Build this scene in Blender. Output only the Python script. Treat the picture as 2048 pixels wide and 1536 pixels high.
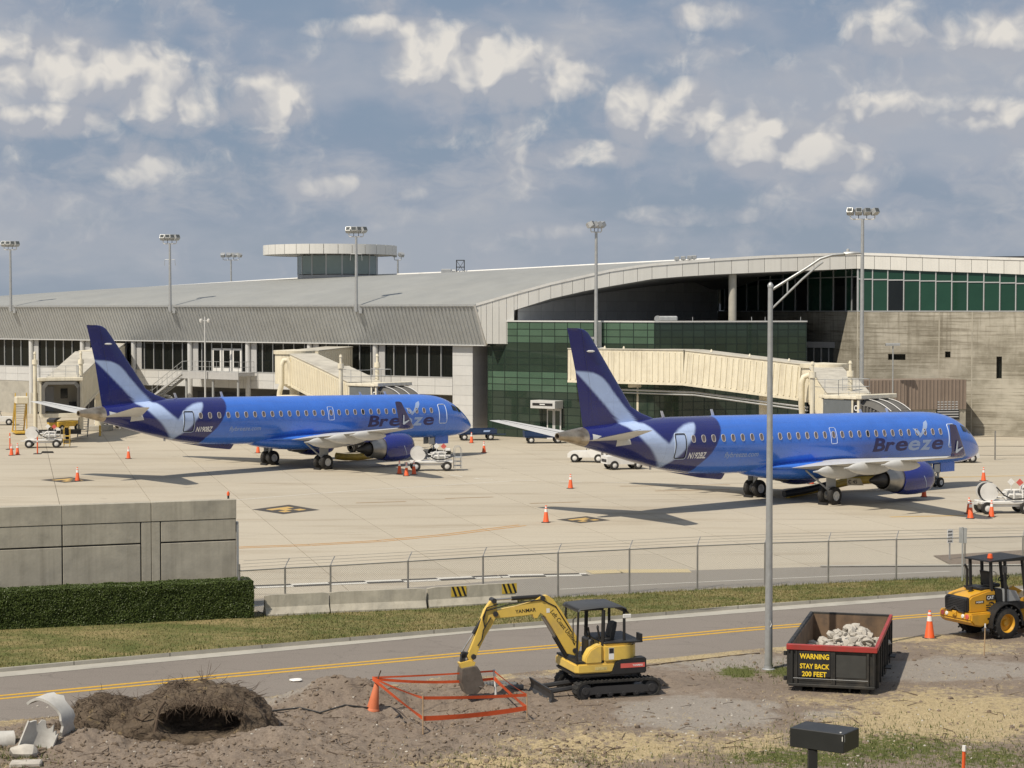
import bpy, bmesh, math, random
from mathutils import Vector, Matrix, noise
PI = math.pi
S = bpy.context.scene
COL = S.collection
for o in list(bpy.data.objects): bpy.data.objects.remove(o)

# ------------------------------------------------------------------ camera
F_PX, Y_HOR, CAM_H = 3846.0, 622.0, 11.26
TH = math.atan((768 - Y_HOR) / F_PX)
cam = bpy.data.cameras.new('camera')
cam.sensor_fit = 'HORIZONTAL'; cam.sensor_width = 36.0
cam.lens = F_PX / 2048 * 36.0
cam.clip_start = 0.5; cam.clip_end = 6000
camo = bpy.data.objects.new('camera', cam); COL.objects.link(camo)
camo.location = (0, 0, CAM_H); camo.rotation_euler = (PI / 2 - TH, 0, 0)
S.camera = camo
S.render.resolution_x = 1024; S.render.resolution_y = 768

# survey: where a sight line meets a level (G) or a distance (D)
def ray(px, py):
    a = (px - 1024) / F_PX; b = (768 - py) / F_PX
    return Vector((a, math.cos(TH) + b * math.sin(TH), -math.sin(TH) + b * math.cos(TH)))
def G(px, py, z=0.0):
    d = ray(px, py); t = (z - CAM_H) / d.z
    return Vector((d.x * t, d.y * t, z))
def D(px, py, Y):
    d = ray(px, py); t = Y / d.y
    return Vector((d.x * t, Y, CAM_H + d.z * t))

# ------------------------------------------------------------------ light
SUN_EL = math.radians(53)
SUN_AZ = (0.69, 0.724)                       # horizontal travel of the light
sd = Vector((SUN_AZ[0] * math.cos(SUN_EL), SUN_AZ[1] * math.cos(SUN_EL), -math.sin(SUN_EL))).normalized()
sun = bpy.data.lights.new('sun', 'SUN'); sun.energy = 4.4; sun.angle = math.radians(0.53)
sun.color = (1.0, 0.91, 0.77)
suno = bpy.data.objects.new('sun', sun); COL.objects.link(suno)
suno.rotation_euler = sd.to_track_quat('-Z', 'Y').to_euler(); suno.location = (-60, -60, 90)
S.cycles.max_bounces = 7; S.cycles.diffuse_bounces = 3; S.cycles.glossy_bounces = 3; S.cycles.transmission_bounces = 2; S.cycles.caustics_reflective = False; S.cycles.caustics_refractive = False
S.view_settings.view_transform = 'Standard'; S.view_settings.look = 'None'
S.view_settings.exposure = 0.0; S.view_settings.gamma = 1.0

class NT:
    """small node-graph helper"""
    def __init__(s, tree): s.t = tree; s.n = tree.nodes; s.l = tree.links
    def new(s, kind, **kw):
        n = s.n.new(kind)
        for k, v in kw.items(): setattr(n, k, v)
        return n
    def inp(s, sock, v):
        if isinstance(v, bpy.types.NodeSocket): s.l.new(v, sock)
        elif v is not None: sock.default_value = v
    def math(s, op, a, b=None, c=None, clamp=False):
        n = s.new('ShaderNodeMath', operation=op, use_clamp=clamp)
        s.inp(n.inputs[0], a)
        if b is not None: s.inp(n.inputs[1], b)
        if c is not None: s.inp(n.inputs[2], c)
        return n.outputs[0]
    def vmath(s, op, a, b=None, out=0):
        n = s.new('ShaderNodeVectorMath', operation=op); s.inp(n.inputs[0], a)
        if b is not None: s.inp(n.inputs[1], b)
        return n.outputs[out]
    def noise(s, vec, scale, detail=4, rough=0.55, dist=0.0, out=0):
        n = s.new('ShaderNodeTexNoise'); s.inp(n.inputs['Vector'], vec); n.inputs['Scale'].default_value = scale
        n.inputs['Detail'].default_value = detail; n.inputs['Roughness'].default_value = rough
        n.inputs['Distortion'].default_value = dist; return n.outputs[out]
    def ramp(s, fac, *stops, interp='LINEAR'):
        n = s.new('ShaderNodeValToRGB'); s.inp(n.inputs[0], fac); cr = n.color_ramp; cr.interpolation = interp
        while len(cr.elements) < len(stops): cr.elements.new(0.5)
        for e, (p, c) in zip(cr.elements, stops):
            e.position = p; e.color = (c, c, c, 1) if isinstance(c, (int, float)) else (*c[:3], 1)
        return n.outputs[0]
    def mix(s, fac, a, b, blend='MIX'):
        n = s.new('ShaderNodeMix', data_type='RGBA', blend_type=blend); s.inp(n.inputs[0], fac)
        s.inp(n.inputs[6], (*a, 1) if isinstance(a, tuple) and len(a) == 3 else a)
        s.inp(n.inputs[7], (*b, 1) if isinstance(b, tuple) and len(b) == 3 else b)
        return n.outputs[2]
    def xyz(s, v):
        n = s.new('ShaderNodeSeparateXYZ'); s.inp(n.inputs[0], v); return n.outputs
    def comb(s, x, y, z):
        n = s.new('ShaderNodeCombineXYZ')
        for i, v in enumerate((x, y, z)): s.inp(n.inputs[i], v)
        return n.outputs[0]
    def smooth(s, v, a, b):
        n = s.new('ShaderNodeMapRange', interpolation_type='SMOOTHSTEP'); s.inp(n.inputs[0], v)
        n.inputs[1].default_value = a; n.inputs[2].default_value = b; return n.outputs[0]

# ------------------------------------------------------------------ sky with broken cumulus
world = bpy.data.worlds.new('World'); S.world = world; world.use_nodes = True
world.cycles.sampling_method = 'MANUAL'; world.cycles.sample_map_resolution = 256
w = NT(world.node_tree); w.n.clear()
wo = w.new('ShaderNodeOutputWorld'); bg = w.new('ShaderNodeBackground'); w.l.new(bg.outputs[0], wo.inputs[0])
sky = w.new('ShaderNodeTexSky', sky_type='NISHITA'); sky.sun_disc = False
sky.sun_elevation = SUN_EL; sky.sun_rotation = math.atan2(-SUN_AZ[0], -SUN_AZ[1])
sky.air_density = 1.2; sky.dust_density = 1.6; sky.ozone_density = 1.2
tc = w.new('ShaderNodeTexCoord')
dx, dy, dz = w.xyz(tc.outputs['Generated'])
az = w.math('MULTIPLY', w.math('ARCTAN2', dx, dy), 180 / PI)             # degrees, right of the view
el = w.math('MULTIPLY', w.math('ARCSINE', dz), 180 / PI)                  # degrees above the horizon
elc = w.math('MAXIMUM', el, 0.0)
elw = w.math('POWER', w.math('ADD', elc, 1.0), 0.80)                       # far clouds crowd towards the horizon
def cvec(sx, sy, z): return w.comb(w.math('MULTIPLY', az, sx), w.math('MULTIPLY', elw, sy), z)
def fbm(sx, sy, z, scale, detail, rough, warp=0.0):
    v = cvec(sx, sy, z)
    if warp: v = w.vmath('ADD', v, w.vmath('MULTIPLY', w.vmath('SUBTRACT', w.noise(v, scale * 1.7, 2, 0.5, out=1), (0.5, 0.5, 0.5)), (warp, warp, warp)))
    return w.noise(v, scale, detail, rough), v
bank, _ = fbm(0.16, 0.62, 3.7, 0.9, 4, 0.5, 0.5)                          # broad grey banks
soft, _ = fbm(0.30, 1.05, 8.2, 1.0, 5, 0.58, 0.6)                         # soft mottled layer
puffn, pv = fbm(0.50, 0.92, 1.4, 0.95, 7, 0.58, 0.5)                     # cumulus billows
b1 = w.noise(pv, 1.5, 3, 0.5); b2 = w.noise(w.vmath('ADD', pv, (-0.13, 0.20, 0.0)), 1.5, 3, 0.5)      # the same heaps a little sunwards, for their lit side
# heaps of cumulus: (azimuth, elevation of base, half width, height, weight) in degrees
HEAPS = [(-1.0, 6.3, 3.2, 2.3, 1.0), (1.4, 6.4, 1.4, 1.2, 0.7), (3.7, 5.1, 1.0, 1.9, 1.0), (5.2, 5.2, 1.3, 1.7, 1.0), (7.0, 4.2, 1.3, 1.7, 0.9), (9.0, 4.1, 1.7, 1.1, 0.95),
         (-9.9, 5.4, 1.9, 1.9, 1.0), (-7.6, 5.3, 1.9, 1.9, 0.8), (-12.0, 6.2, 3.6, 1.7, 0.72), (-13.3, 5.1, 1.9, 0.9, 0.75), (-14.9, 6.8, 1.6, 1.2, 0.6), (-4.4, 3.35, 2.7, 0.75, 0.62), (12.0, 7.6, 2.9, 1.6, 0.72), (14.2, 7.4, 2.2, 1.6, 0.70),
         (11.5, 5.5, 2.6, 0.9, 0.50), (13.6, 5.2, 2.0, 1.0, 0.5), (-3.9, 8.0, 2.6, 0.7, 0.5), (6.0, 8.3, 1.5, 0.8, 0.42), (2.1, 4.3, 2.2, 0.8, 0.5), (15.2, 3.6, 1.4, 1.1, 0.55), (9.4, 3.3, 1.6, 0.8, 0.45), (5.3, 2.6, 2.4, 0.6, 0.42),
         (11.6, 2.4, 1.8, 0.7, 0.42), (-11.2, 3.7, 1.1, 0.9, 0.42), (1.2, 2.2, 1.6, 0.5, 0.38), (-25, 6, 6, 3, 0.8), (24, 6, 6, 3, 0.8), (-40, 9, 9, 5, 0.8), (42, 10, 9, 5, 0.8)]
heap = under = None
for k, (a0, e0, ra, re, wt_) in enumerate(HEAPS):
    u = w.math('DIVIDE', w.math('SUBTRACT', az, a0), ra); u2 = w.math('MULTIPLY', u, u); v = w.math('DIVIDE', w.math('SUBTRACT', el, e0 + re * 0.40), re * 0.62)
    g = w.math('MULTIPLY', w.math('SUBTRACT', 1.0, w.math('MULTIPLY_ADD', v, v, u2), clamp=True), wt_); heap = g if heap is None else w.math('MAXIMUM', heap, g)
    if k < 16:
        v = w.math('ADD', v, 0.55); g = w.math('MULTIPLY', w.math('SUBTRACT', 1.0, w.math('MULTIPLY_ADD', v, v, u2), clamp=True), wt_); under = g if under is None else w.math('MAXIMUM', under, g)
gloom = w.math('SUBTRACT', under, heap)
heap = w.math('POWER', heap, 0.70)
dens = w.math('ADD', heap, w.math('MULTIPLY', w.math('SUBTRACT', puffn, 0.5), 3.3))
cum = w.smooth(dens, -0.12, 0.78)
body = w.smooth(dens, 0.15, 2.0)
side = w.math('MULTIPLY', w.math('SUBTRACT', b1, b2), 4.2)
lit = w.math('SUBTRACT', w.math('ADD', w.math('ADD', w.math('MULTIPLY', body, 0.85), 0.04), side), w.math('MULTIPLY', gloom, 0.85), clamp=True)
low = w.smooth(el, 0.5, 6.0)
lit = w.math('MULTIPLY', lit, w.math('ADD', 0.36, w.math('MULTIPLY', low, 0.64)))
ccol = w.mix(lit, (4.05, 4.25, 4.75), (7.8, 7.4, 6.8))
skyc = w.mix(1.0, sky.outputs[0], (0.40, 0.40, 0.44), 'MULTIPLY')
clear = w.mix(0.62, skyc, (2.55, 3.70, 5.15))
greyc = w.mix(w.smooth(bank, 0.35, 0.65), (2.75, 3.30, 4.30), (3.75, 4.10, 4.75))
cov = w.smooth(w.math('ADD', w.math('MULTIPLY', bank, 0.55), w.math('MULTIPLY', soft, 0.45)), 0.38, 0.56)
base = w.mix(w.math('ADD', 0.45, w.math('MULTIPLY', cov, 0.55)), clear, greyc)
mot = w.math('MULTIPLY', w.smooth(soft, 0.50, 0.74), 0.62)
base = w.mix(mot, base, (4.9, 4.95, 5.15))
haze = w.math('MULTIPLY', w.math('SUBTRACT', 1.0, w.smooth(el, 0.0, 5.5)), 0.55)
base = w.mix(haze, base, (3.45, 3.85, 4.35))
final = w.mix(w.math('MULTIPLY', cum, w.math('ADD', 0.55, w.math('MULTIPLY', low, 0.38))), base, ccol)
w.l.new(final, bg.inputs[0]); bg.inputs[1].default_value = 0.1

# ------------------------------------------------------------------ mesh helpers
MATW = {}                                     # world matrix of every empty
def rz(a): return Matrix.Rotation(a, 4, 'Z')
def T(*v): return Matrix.Translation(Vector(v if len(v) == 3 else v[0]))
def basis(o, x, y=None, z=None):
    """matrix with origin o, x axis x, z up unless given"""
    x = Vector(x).normalized(); z = Vector(z).normalized() if z is not None else Vector((0, 0, 1))
    y = z.cross(x).normalized(); z = x.cross(y).normalized()
    return Matrix(((x.x, y.x, z.x, o[0]), (x.y, y.y, z.y, o[1]), (x.z, y.z, z.z, o[2]), (0, 0, 0, 1)))

class MB:
    def __init__(s, M=None): s.v = []; s.f = []; s.M = M or Matrix()
    def add(s, vs, fs):
        k = len(s.v); M = s.M
        s.v += [M @ Vector(p) for p in vs]; s.f += [tuple(i + k for i in f) for f in fs]; return s
    def box(s, x0, x1, y0, y1, z0, z1):
        if x0 > x1: x0, x1 = x1, x0
        if y0 > y1: y0, y1 = y1, y0
        if z0 > z1: z0, z1 = z1, z0
        return s.add([(x0, y0, z0), (x1, y0, z0), (x1, y1, z0), (x0, y1, z0), (x0, y0, z1), (x1, y0, z1), (x1, y1, z1), (x0, y1, z1)],
                     [(3, 2, 1, 0), (4, 5, 6, 7), (0, 1, 5, 4), (1, 2, 6, 5), (2, 3, 7, 6), (3, 0, 4, 7)])
    def bbox(s, x0, x1, y0, y1, z0, z1, b=0.03):
        """box with chamfered edges"""
        b = min(b, abs(x1 - x0) * .45, abs(y1 - y0) * .45, abs(z1 - z0) * .45)
        bm = bmesh.new(); bmesh.ops.create_cube(bm, size=1)
        bmesh.ops.scale(bm, vec=(x1 - x0, y1 - y0, z1 - z0), verts=bm.verts)
        bmesh.ops.translate(bm, vec=((x0 + x1) / 2, (y0 + y1) / 2, (z0 + z1) / 2), verts=bm.verts)
        bmesh.ops.bevel(bm, geom=list(bm.edges), offset=b, segments=1, affect='EDGES')
        return s.addbm(bm)
    def addbm(s, bm):
        bm.verts.index_update(); s.add([v.co.copy() for v in bm.verts], [tuple(v.index for v in f.verts) for f in bm.faces]); bm.free(); return s
    def quad(s, a, b, c, d): return s.add([a, b, c, d], [(0, 1, 2, 3)])
    def prism(s, pts, axis, a0, a1):
        """2-D outline pushed along an axis; pts are the two other axes in order"""
        n = len(pts)
        def mk(p, t): return {'x': (t, p[0], p[1]), 'y': (p[0], t, p[1]), 'z': (p[0], p[1], t)}[axis]
        area = sum(pts[i][0] * pts[(i + 1) % n][1] - pts[(i + 1) % n][0] * pts[i][1] for i in range(n))
        if area < 0: pts = list(reversed(pts))
        vs = [mk(p, a0) for p in pts] + [mk(p, a1) for p in pts]
        fs = [tuple(reversed(range(n))), tuple(range(n, 2 * n))] + [(i, (i + 1) % n, n + (i + 1) % n, n + i) for i in range(n)]
        return s.add(vs, fs)
    def cyl(s, p0, p1, r0, r1=None, n=12, cap=True):
        r1 = r0 if r1 is None else r1; p0 = Vector(p0); p1 = Vector(p1); d = (p1 - p0)
        if d.length < 1e-6: return s
        d.normalize(); u = d.orthogonal().normalized(); w_ = d.cross(u)
        vs = []
        for p, r in ((p0, r0), (p1, r1)):
            for i in range(n):
                a = 2 * PI * i / n; vs.append(p + u * (r * math.cos(a)) + w_ * (r * math.sin(a)))
        fs = [(i, (i + 1) % n, n + (i + 1) % n, n + i) for i in range(n)]
        if cap: fs += [tuple(reversed(range(n))), tuple(range(n, 2 * n))]
        return s.add(vs, fs)
    def tube(s, pts, r, n=8, cap=True):
        pts = [Vector(p) for p in pts]; rs = r if isinstance(r, (list, tuple)) else [r] * len(pts)
        vs = []; u = None
        for i, p in enumerate(pts):
            d = (pts[min(i + 1, len(pts) - 1)] - pts[max(i - 1, 0)]).normalized()
            if u is None: u = d.orthogonal().normalized()
            u = (u - d * u.dot(d)); u = u.normalized() if u.length > 1e-6 else d.orthogonal().normalized()
            w_ = d.cross(u)
            for k in range(n):
                a = 2 * PI * k / n; vs.append(p + (u * math.cos(a) + w_ * math.sin(a)) * rs[i])
        fs = []
        for i in range(len(pts) - 1):
            for k in range(n): fs.append((i * n + k, i * n + (k + 1) % n, (i + 1) * n + (k + 1) % n, (i + 1) * n + k))
        if cap: fs += [tuple(reversed(range(n))), tuple(range((len(pts) - 1) * n, len(pts) * n))]
        return s.add(vs, fs)
    def lathe(s, prof, n=24, axis='z', o=(0, 0, 0), a0=0, a1=2 * PI):
        """profile of (radius, height) turned round an axis"""
        full = abs(a1 - a0 - 2 * PI) < 1e-6; m = n if full else n + 1
        vs = []; o = Vector(o)
        for r, h in prof:
            for i in range(m):
                a = a0 + (a1 - a0) * i / n; c, q = r * math.cos(a), r * math.sin(a)
                vs.append(o + Vector({'z': (c, q, h), 'x': (h, c, q), 'y': (q, h, c)}[axis]))
        fs = []
        for j in range(len(prof) - 1):
            for i in range(n):
                k = (i + 1) % m if full else i + 1
                fs.append((j * m + i, j * m + k, (j + 1) * m + k, (j + 1) * m + i))
        return s.add(vs, fs)
    def loft(s, rings, closed=True, cap0=False, cap1=False):
        n = len(rings[0]); vs = [p for r in rings for p in r]; fs = []
        for j in range(len(rings) - 1):
            for i in range(n if closed else n - 1):
                k = (i + 1) % n; fs.append((j * n + i, j * n + k, (j + 1) * n + k, (j + 1) * n + i))
        if cap0: fs.append(tuple(reversed(range(n))))
        if cap1: fs.append(tuple(range((len(rings) - 1) * n, len(rings) * n)))
        return s.add(vs, fs)
    def mesh(s, name, mat=None, smooth=False):
        me = bpy.data.meshes.new(name); me.from_pydata([tuple(v) for v in s.v], [], s.f)
        if mat: me.materials.append(mat)
        if len(s.f) < 6000:
            bm = bmesh.new(); bm.from_mesh(me); bmesh.ops.recalc_face_normals(bm, faces=bm.faces); bm.to_mesh(me); bm.free()
        if smooth:
            me.polygons.foreach_set('use_smooth', [True] * len(me.polygons))
            me.set_sharp_from_angle(angle=math.radians(smooth if smooth > 1 else 38))
        me.update(); return me
    def build(s, name, mat, parent=None, smooth=False, world=False, kind=None):
        if world and parent is not None and parent.name in MATW:
            inv = MATW[parent.name].inverted(); s.v = [inv @ v for v in s.v]
        return link(name, s.mesh(name, mat, smooth), parent, kind)

def link(name, me, parent=None, kind=None, M=None):
    o = bpy.data.objects.new(name, me); COL.objects.link(o)
    if parent is not None: o.parent = parent
    if M is not None: o.matrix_local = M
    if kind: o['kind'] = kind
    return o
def thing(name, label, cat, loc=(0, 0, 0), rot=0.0, group=None):
    o = bpy.data.objects.new(name, None); COL.objects.link(o); o.empty_display_size = 0.3
    o.location = loc; o.rotation_euler = (0, 0, rot); o['label'] = label; o['category'] = cat
    if group: o['group'] = group
    MATW[o.name] = T(loc) @ rz(rot); return o
def tag(o, label, cat, group=None):
    o['label'] = label; o['category'] = cat
    if group: o['group'] = group
    return o
def struct(o): o['kind'] = 'structure'; return o
def dup(root, loc, rot, label, group=None):
    r = root.copy(); COL.objects.link(r); r.location = loc; r.rotation_euler = (0, 0, rot); r['label'] = label
    if group: r['group'] = group
    MATW[r.name] = T(loc) @ rz(rot)
    for ch in root.children:
        c = ch.copy(); COL.objects.link(c); c.parent = r
        for g in ch.children:
            d = g.copy(); COL.objects.link(d); d.parent = c
    return r

# ------------------------------------------------------------------ materials
MATS = {}
def pbr(name, col, rough=0.6, metal=0.0, var=0.10, scale=2.0, bump=0.0, bscale=20.0, spec=0.5, coat=0.0, dirt=None, dscale=0.6, damt=0.5,
        streak=0.0, rnd=0.0, emit=None, sub=None):
    if name in MATS: return MATS[name]
    m = bpy.data.materials.new(name); m.use_nodes = True; t = NT(m.node_tree)
    b = t.n['Principled BSDF']; tcn = t.new('ShaderNodeTexCoord'); ob = tcn.outputs['Object']
    c = (*col, 1)
    if var:
        n = t.noise(ob, scale, 5, 0.6)
        f = t.ramp(n, (0.25, 1 - var), (0.75, 1 + var))
        c = t.mix(1.0, c, f, 'MULTIPLY')
    if rnd:
        oi = t.new('ShaderNodeObjectInfo')
        c = t.mix(1.0, c, t.ramp(oi.outputs['Random'], (0, 1 - rnd), (1, 1 + rnd)), 'MULTIPLY')
    if dirt:
        dn = t.smooth(t.noise(ob, dscale, 6, 0.65), 0.45, 0.75)
        c = t.mix(t.math('MULTIPLY', dn, damt), c, dirt)
    if streak:
        x, y, z = t.xyz(ob)
        sv = t.comb(t.math('MULTIPLY', x, 2.2), t.math('MULTIPLY', y, 2.2), t.math('MULTIPLY', z, 0.10))
        sn = t.smooth(t.noise(sv, 1.6, 6, 0.65), 0.42, 0.78)
        c = t.mix(t.math('MULTIPLY', sn, streak), c, t.mix(1.0, c, (0.32, 0.30, 0.27, 1), 'MULTIPLY'))
    t.inp(b.inputs['Base Color'], c)
    if isinstance(rough, tuple): t.inp(b.inputs['Roughness'], t.ramp(t.noise(ob, scale * 1.7, 4), (0.3, rough[0]), (0.7, rough[1])))
    else: b.inputs['Roughness'].default_value = rough
    b.inputs['Metallic'].default_value = metal; b.inputs['Specular IOR Level'].default_value = spec
    if coat: b.inputs['Coat Weight'].default_value = coat; b.inputs['Coat Roughness'].default_value = 0.06
    if bump:
        bn = t.new('ShaderNodeBump'); bn.inputs['Strength'].default_value = bump; bn.inputs['Distance'].default_value = 0.02
        t.inp(bn.inputs['Height'], t.noise(ob, bscale, 6, 0.65)); t.l.new(bn.outputs[0], b.inputs['Normal'])
    if emit: b.inputs['Emission Color'].default_value = (*emit, 1); b.inputs['Emission Strength'].default_value = 1.0
    MATS[name] = m; return m

M_white = pbr('white_paint', (0.74, 0.73, 0.70), (0.35, 0.55), var=0.05, dirt=(0.42, 0.40, 0.36), damt=0.35, dscale=1.2)
M_cream = pbr('cream_paint', (0.76, 0.70, 0.55), (0.45, 0.65), var=0.06, dirt=(0.50, 0.44, 0.33), damt=0.45, dscale=0.7, streak=0.35)
M_creamr = pbr('weathered_roof_sheet', (0.50, 0.47, 0.40), 0.75, var=0.18, scale=1.1, dirt=(0.24, 0.22, 0.19), damt=0.6, dscale=0.5)
M_fascia = pbr('fascia_panel_paint', (0.70, 0.69, 0.65), (0.35, 0.5), var=0.03, scale=0.5, rnd=0.035, streak=0.12)
M_galv = pbr('galvanised_steel', (0.46, 0.47, 0.47), (0.38, 0.55), metal=0.55, var=0.12, scale=4)
M_steel = pbr('bare_steel', (0.40, 0.39, 0.37), (0.3, 0.5), metal=0.8, var=0.2, scale=3)
M_dark = pbr('dark_metal', (0.035, 0.035, 0.037), (0.4, 0.6), var=0.2)
M_black = pbr('black_plastic', (0.018, 0.018, 0.019), (0.45, 0.6), var=0.2, scale=6)
M_rubber = pbr('tyre_rubber', (0.022, 0.021, 0.020), 0.85, var=0.25, scale=6, dirt=(0.10, 0.09, 0.075), damt=0.45, dscale=4)
M_rail = pbr('grey_rail_paint', (0.40, 0.41, 0.41), 0.5, metal=0.2, var=0.1)
M_conc_wall = pbr('cast_concrete', (0.42, 0.39, 0.32), 0.88, var=0.16, scale=1.3, bump=0.35, bscale=9, dirt=(0.22, 0.21, 0.185), damt=0.5, dscale=0.8, streak=0.35)
M_conc_pale = pbr('pale_concrete', (0.40, 0.38, 0.33), 0.9, var=0.12, scale=1.5, bump=0.25, bscale=14, dirt=(0.22, 0.205, 0.18), damt=0.45, dscale=0.8)
M_clad = pbr('cladding_panel_grey', (0.50, 0.50, 0.50), (0.35, 0.5), metal=0.15, var=0.05, rnd=0.05, streak=0.1)
M_cladl = pbr('cladding_panel_light', (0.62, 0.62, 0.61), (0.35, 0.5), metal=0.1, var=0.04, rnd=0.04, streak=0.1)
M_cladd = pbr('recess_panel_grey', (0.62, 0.62, 0.62), (0.4, 0.55), metal=0.1, var=0.06, rnd=0.06)
M_ribbed = pbr('ribbed_metal_sheet', (0.47, 0.49, 0.50), (0.4, 0.55), metal=0.25, var=0.07, scale=0.6, streak=0.22)
M_roof = pbr('standing_roof_sheet', (0.31, 0.315, 0.30), (0.5, 0.7), metal=0.1, var=0.10, scale=0.25, dirt=(0.24, 0.245, 0.235), damt=0.5, dscale=0.12)
M_soffit = pbr('soffit', (0.45, 0.45, 0.45), 0.8, var=0.05)
M_mull = pbr('mullion_aluminium', (0.52, 0.53, 0.53), 0.4, metal=0.4, var=0.06)
M_mulld = pbr('mullion_dark_green', (0.02, 0.035, 0.028), 0.4, metal=0.3, var=0.06)
M_ora = pbr('cone_orange', (0.80, 0.115, 0.025), (0.4, 0.6), var=0.08, scale=5, dirt=(0.30, 0.10, 0.05), damt=0.4, dscale=5)
M_refl = pbr('reflective_white', (0.80, 0.79, 0.76), 0.4, var=0.05)
M_yel = pbr('machine_yellow', (0.76, 0.53, 0.11), (0.28, 0.5), var=0.08, scale=2, dirt=(0.40, 0.30, 0.15), damt=0.45, dscale=1.3, coat=0.15)
M_caty = pbr('loader_yellow', (0.64, 0.34, 0.025), (0.28, 0.45), var=0.07, scale=2, dirt=(0.33, 0.21, 0.08), damt=0.45, dscale=1.3, coat=0.2)
M_pyel = pbr('pipe_yellow', (0.62, 0.40, 0.05), 0.5, var=0.15, scale=3, dirt=(0.25, 0.17, 0.07), damt=0.5, dscale=2)
M_duct = pbr('grey_duct_sleeve', (0.45, 0.42, 0.36), 0.8, var=0.1)
M_soil = pbr('dug_soil', (0.20, 0.155, 0.115), 0.97, var=0.35, scale=3.5, bump=1.0, bscale=14, dirt=(0.075, 0.058, 0.043), damt=0.6, dscale=1.7)
M_root = pbr('root_bark', (0.105, 0.075, 0.052), 0.95, var=0.35, scale=6)
M_sign = pbr('sign_face_white', (0.80, 0.80, 0.78), 0.5, var=0.03)
M_txtb = pbr('lettering_black', (0.012, 0.012, 0.014), 0.5, var=0)
M_txtw = pbr('lettering_white', (0.85, 0.85, 0.84), 0.5, var=0)
M_txty = pbr('lettering_yellow', (0.85, 0.60, 0.03), 0.5, var=0.05, scale=8)
M_blue_gse = pbr('cart_blue', (0.012, 0.035, 0.10), (0.35, 0.5), var=0.1, dirt=(0.08, 0.08, 0.08), damt=0.3)
M_red = pbr('rim_red', (0.36, 0.035, 0.03), (0.4, 0.6), var=0.15, scale=3, dirt=(0.16, 0.06, 0.045), damt=0.5, dscale=2)

def glass(name, tint, inner, rough=0.05, refl=0.5):
    """dark building glass: tinted body with a clear mirror-like skin"""
    if name in MATS: return MATS[name]
    m = bpy.data.materials.new(name); m.use_nodes = True; t = NT(m.node_tree); b = t.n['Principled BSDF']
    tcn = t.new('ShaderNodeTexCoord'); oi = t.new('ShaderNodeObjectInfo')
    n = t.noise(tcn.outputs['Object'], 0.8, 3)
    base = t.mix(t.math('MULTIPLY', n, 0.8), (*inner, 1), (*tint, 1))
    base = t.mix(1.0, base, t.ramp(oi.outputs['Random'], (0, 0.85), (1, 1.15)), 'MULTIPLY')
    t.inp(b.inputs['Base Color'], base); b.inputs['Roughness'].default_value = rough
    b.inputs['IOR'].default_value = 1.5; b.inputs['Specular IOR Level'].default_value = refl
    bn = t.new('ShaderNodeBump'); bn.inputs['Strength'].default_value = 0.02; bn.inputs['Distance'].default_value = 0.05
    t.inp(bn.inputs['Height'], t.noise(t.vmath('ADD', tcn.outputs['Object'], oi.outputs['Random']), 0.7, 2)); t.l.new(bn.outputs[0], b.inputs['Normal'])
    MATS[name] = m; return m
M_gdark = glass('dark_glass', (0.012, 0.016, 0.015), (0.004, 0.005, 0.005))
M_ggreen = glass('green_spandrel_glass', (0.092, 0.155, 0.108), (0.056, 0.104, 0.070))
M_ggreend = glass('green_glass_dark', (0.036, 0.060, 0.043), (0.021, 0.036, 0.026))
M_ggreenw = glass('green_band_glass', (0.018, 0.066, 0.040), (0.011, 0.044, 0.027))
M_glight = glass('pale_tower_glass', (0.36, 0.43, 0.41), (0.22, 0.28, 0.265))
M_ggrey = glass('grey_glass', (0.10, 0.11, 0.11), (0.06, 0.065, 0.065))

# lettering turned into mesh (flat, in local x/y), 'fit' sets its width
def text_mesh(txt, height, width=None, bold=0.0, shear=0.0, space=1.0):
    cu = bpy.data.curves.new('lettering', 'FONT'); cu.body = txt; cu.size = 1.0; cu.offset = bold; cu.shear = shear; cu.space_character = space
    cu.resolution_u = 3; cu.fill_mode = 'FRONT'
    o = bpy.data.objects.new('lettering', cu); COL.objects.link(o)
    dg = bpy.context.evaluated_depsgraph_get(); me = bpy.data.meshes.new_from_object(o.evaluated_get(dg))
    bpy.data.objects.remove(o); bpy.data.curves.remove(cu)
    xs = [v.co.x for v in me.vertices]; ys = [v.co.y for v in me.vertices]
    x0, x1, y0 = min(xs), max(xs), 0.0; y1 = max(ys)
    sy = height / (y1 - y0); sx = (width / (x1 - x0)) if width else sy
    vs = [((v.co.x - x0) * sx, (v.co.y - y0) * sy) for v in me.vertices]; fs = [tuple(p.vertices) for p in me.polygons]
    bpy.data.meshes.remove(me)
    return vs, fs
def put_text(name, txt, mat, parent, M, height, width=None, bold=0.0, shear=0.0, space=1.0, world=True):
    vs, fs = text_mesh(txt, height, width, bold, shear, space)
    mb = MB(M); mb.add([(x, y, 0) for x, y in vs], fs)
    return mb.build(name, mat, parent, world=world)

# ------------------------------------------------------------------ ground, apron, roads
def lerp_tab(tab, x):
    if x <= tab[0][0]: (x0, y0), (x1, y1) = tab[0], tab[1]
    elif x >= tab[-1][0]: (x0, y0), (x1, y1) = tab[-2], tab[-1]
    else:
        for (x0, y0), (x1, y1) in zip(tab, tab[1:]):
            if x0 <= x <= x1: break
    return y0 + (y1 - y0) * (x - x0) / (x1 - x0)
def smoothstep(a, b, x):
    t = max(0.0, min(1.0, (x - a) / (b - a))); return t * t * (3 - 2 * t)

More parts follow.
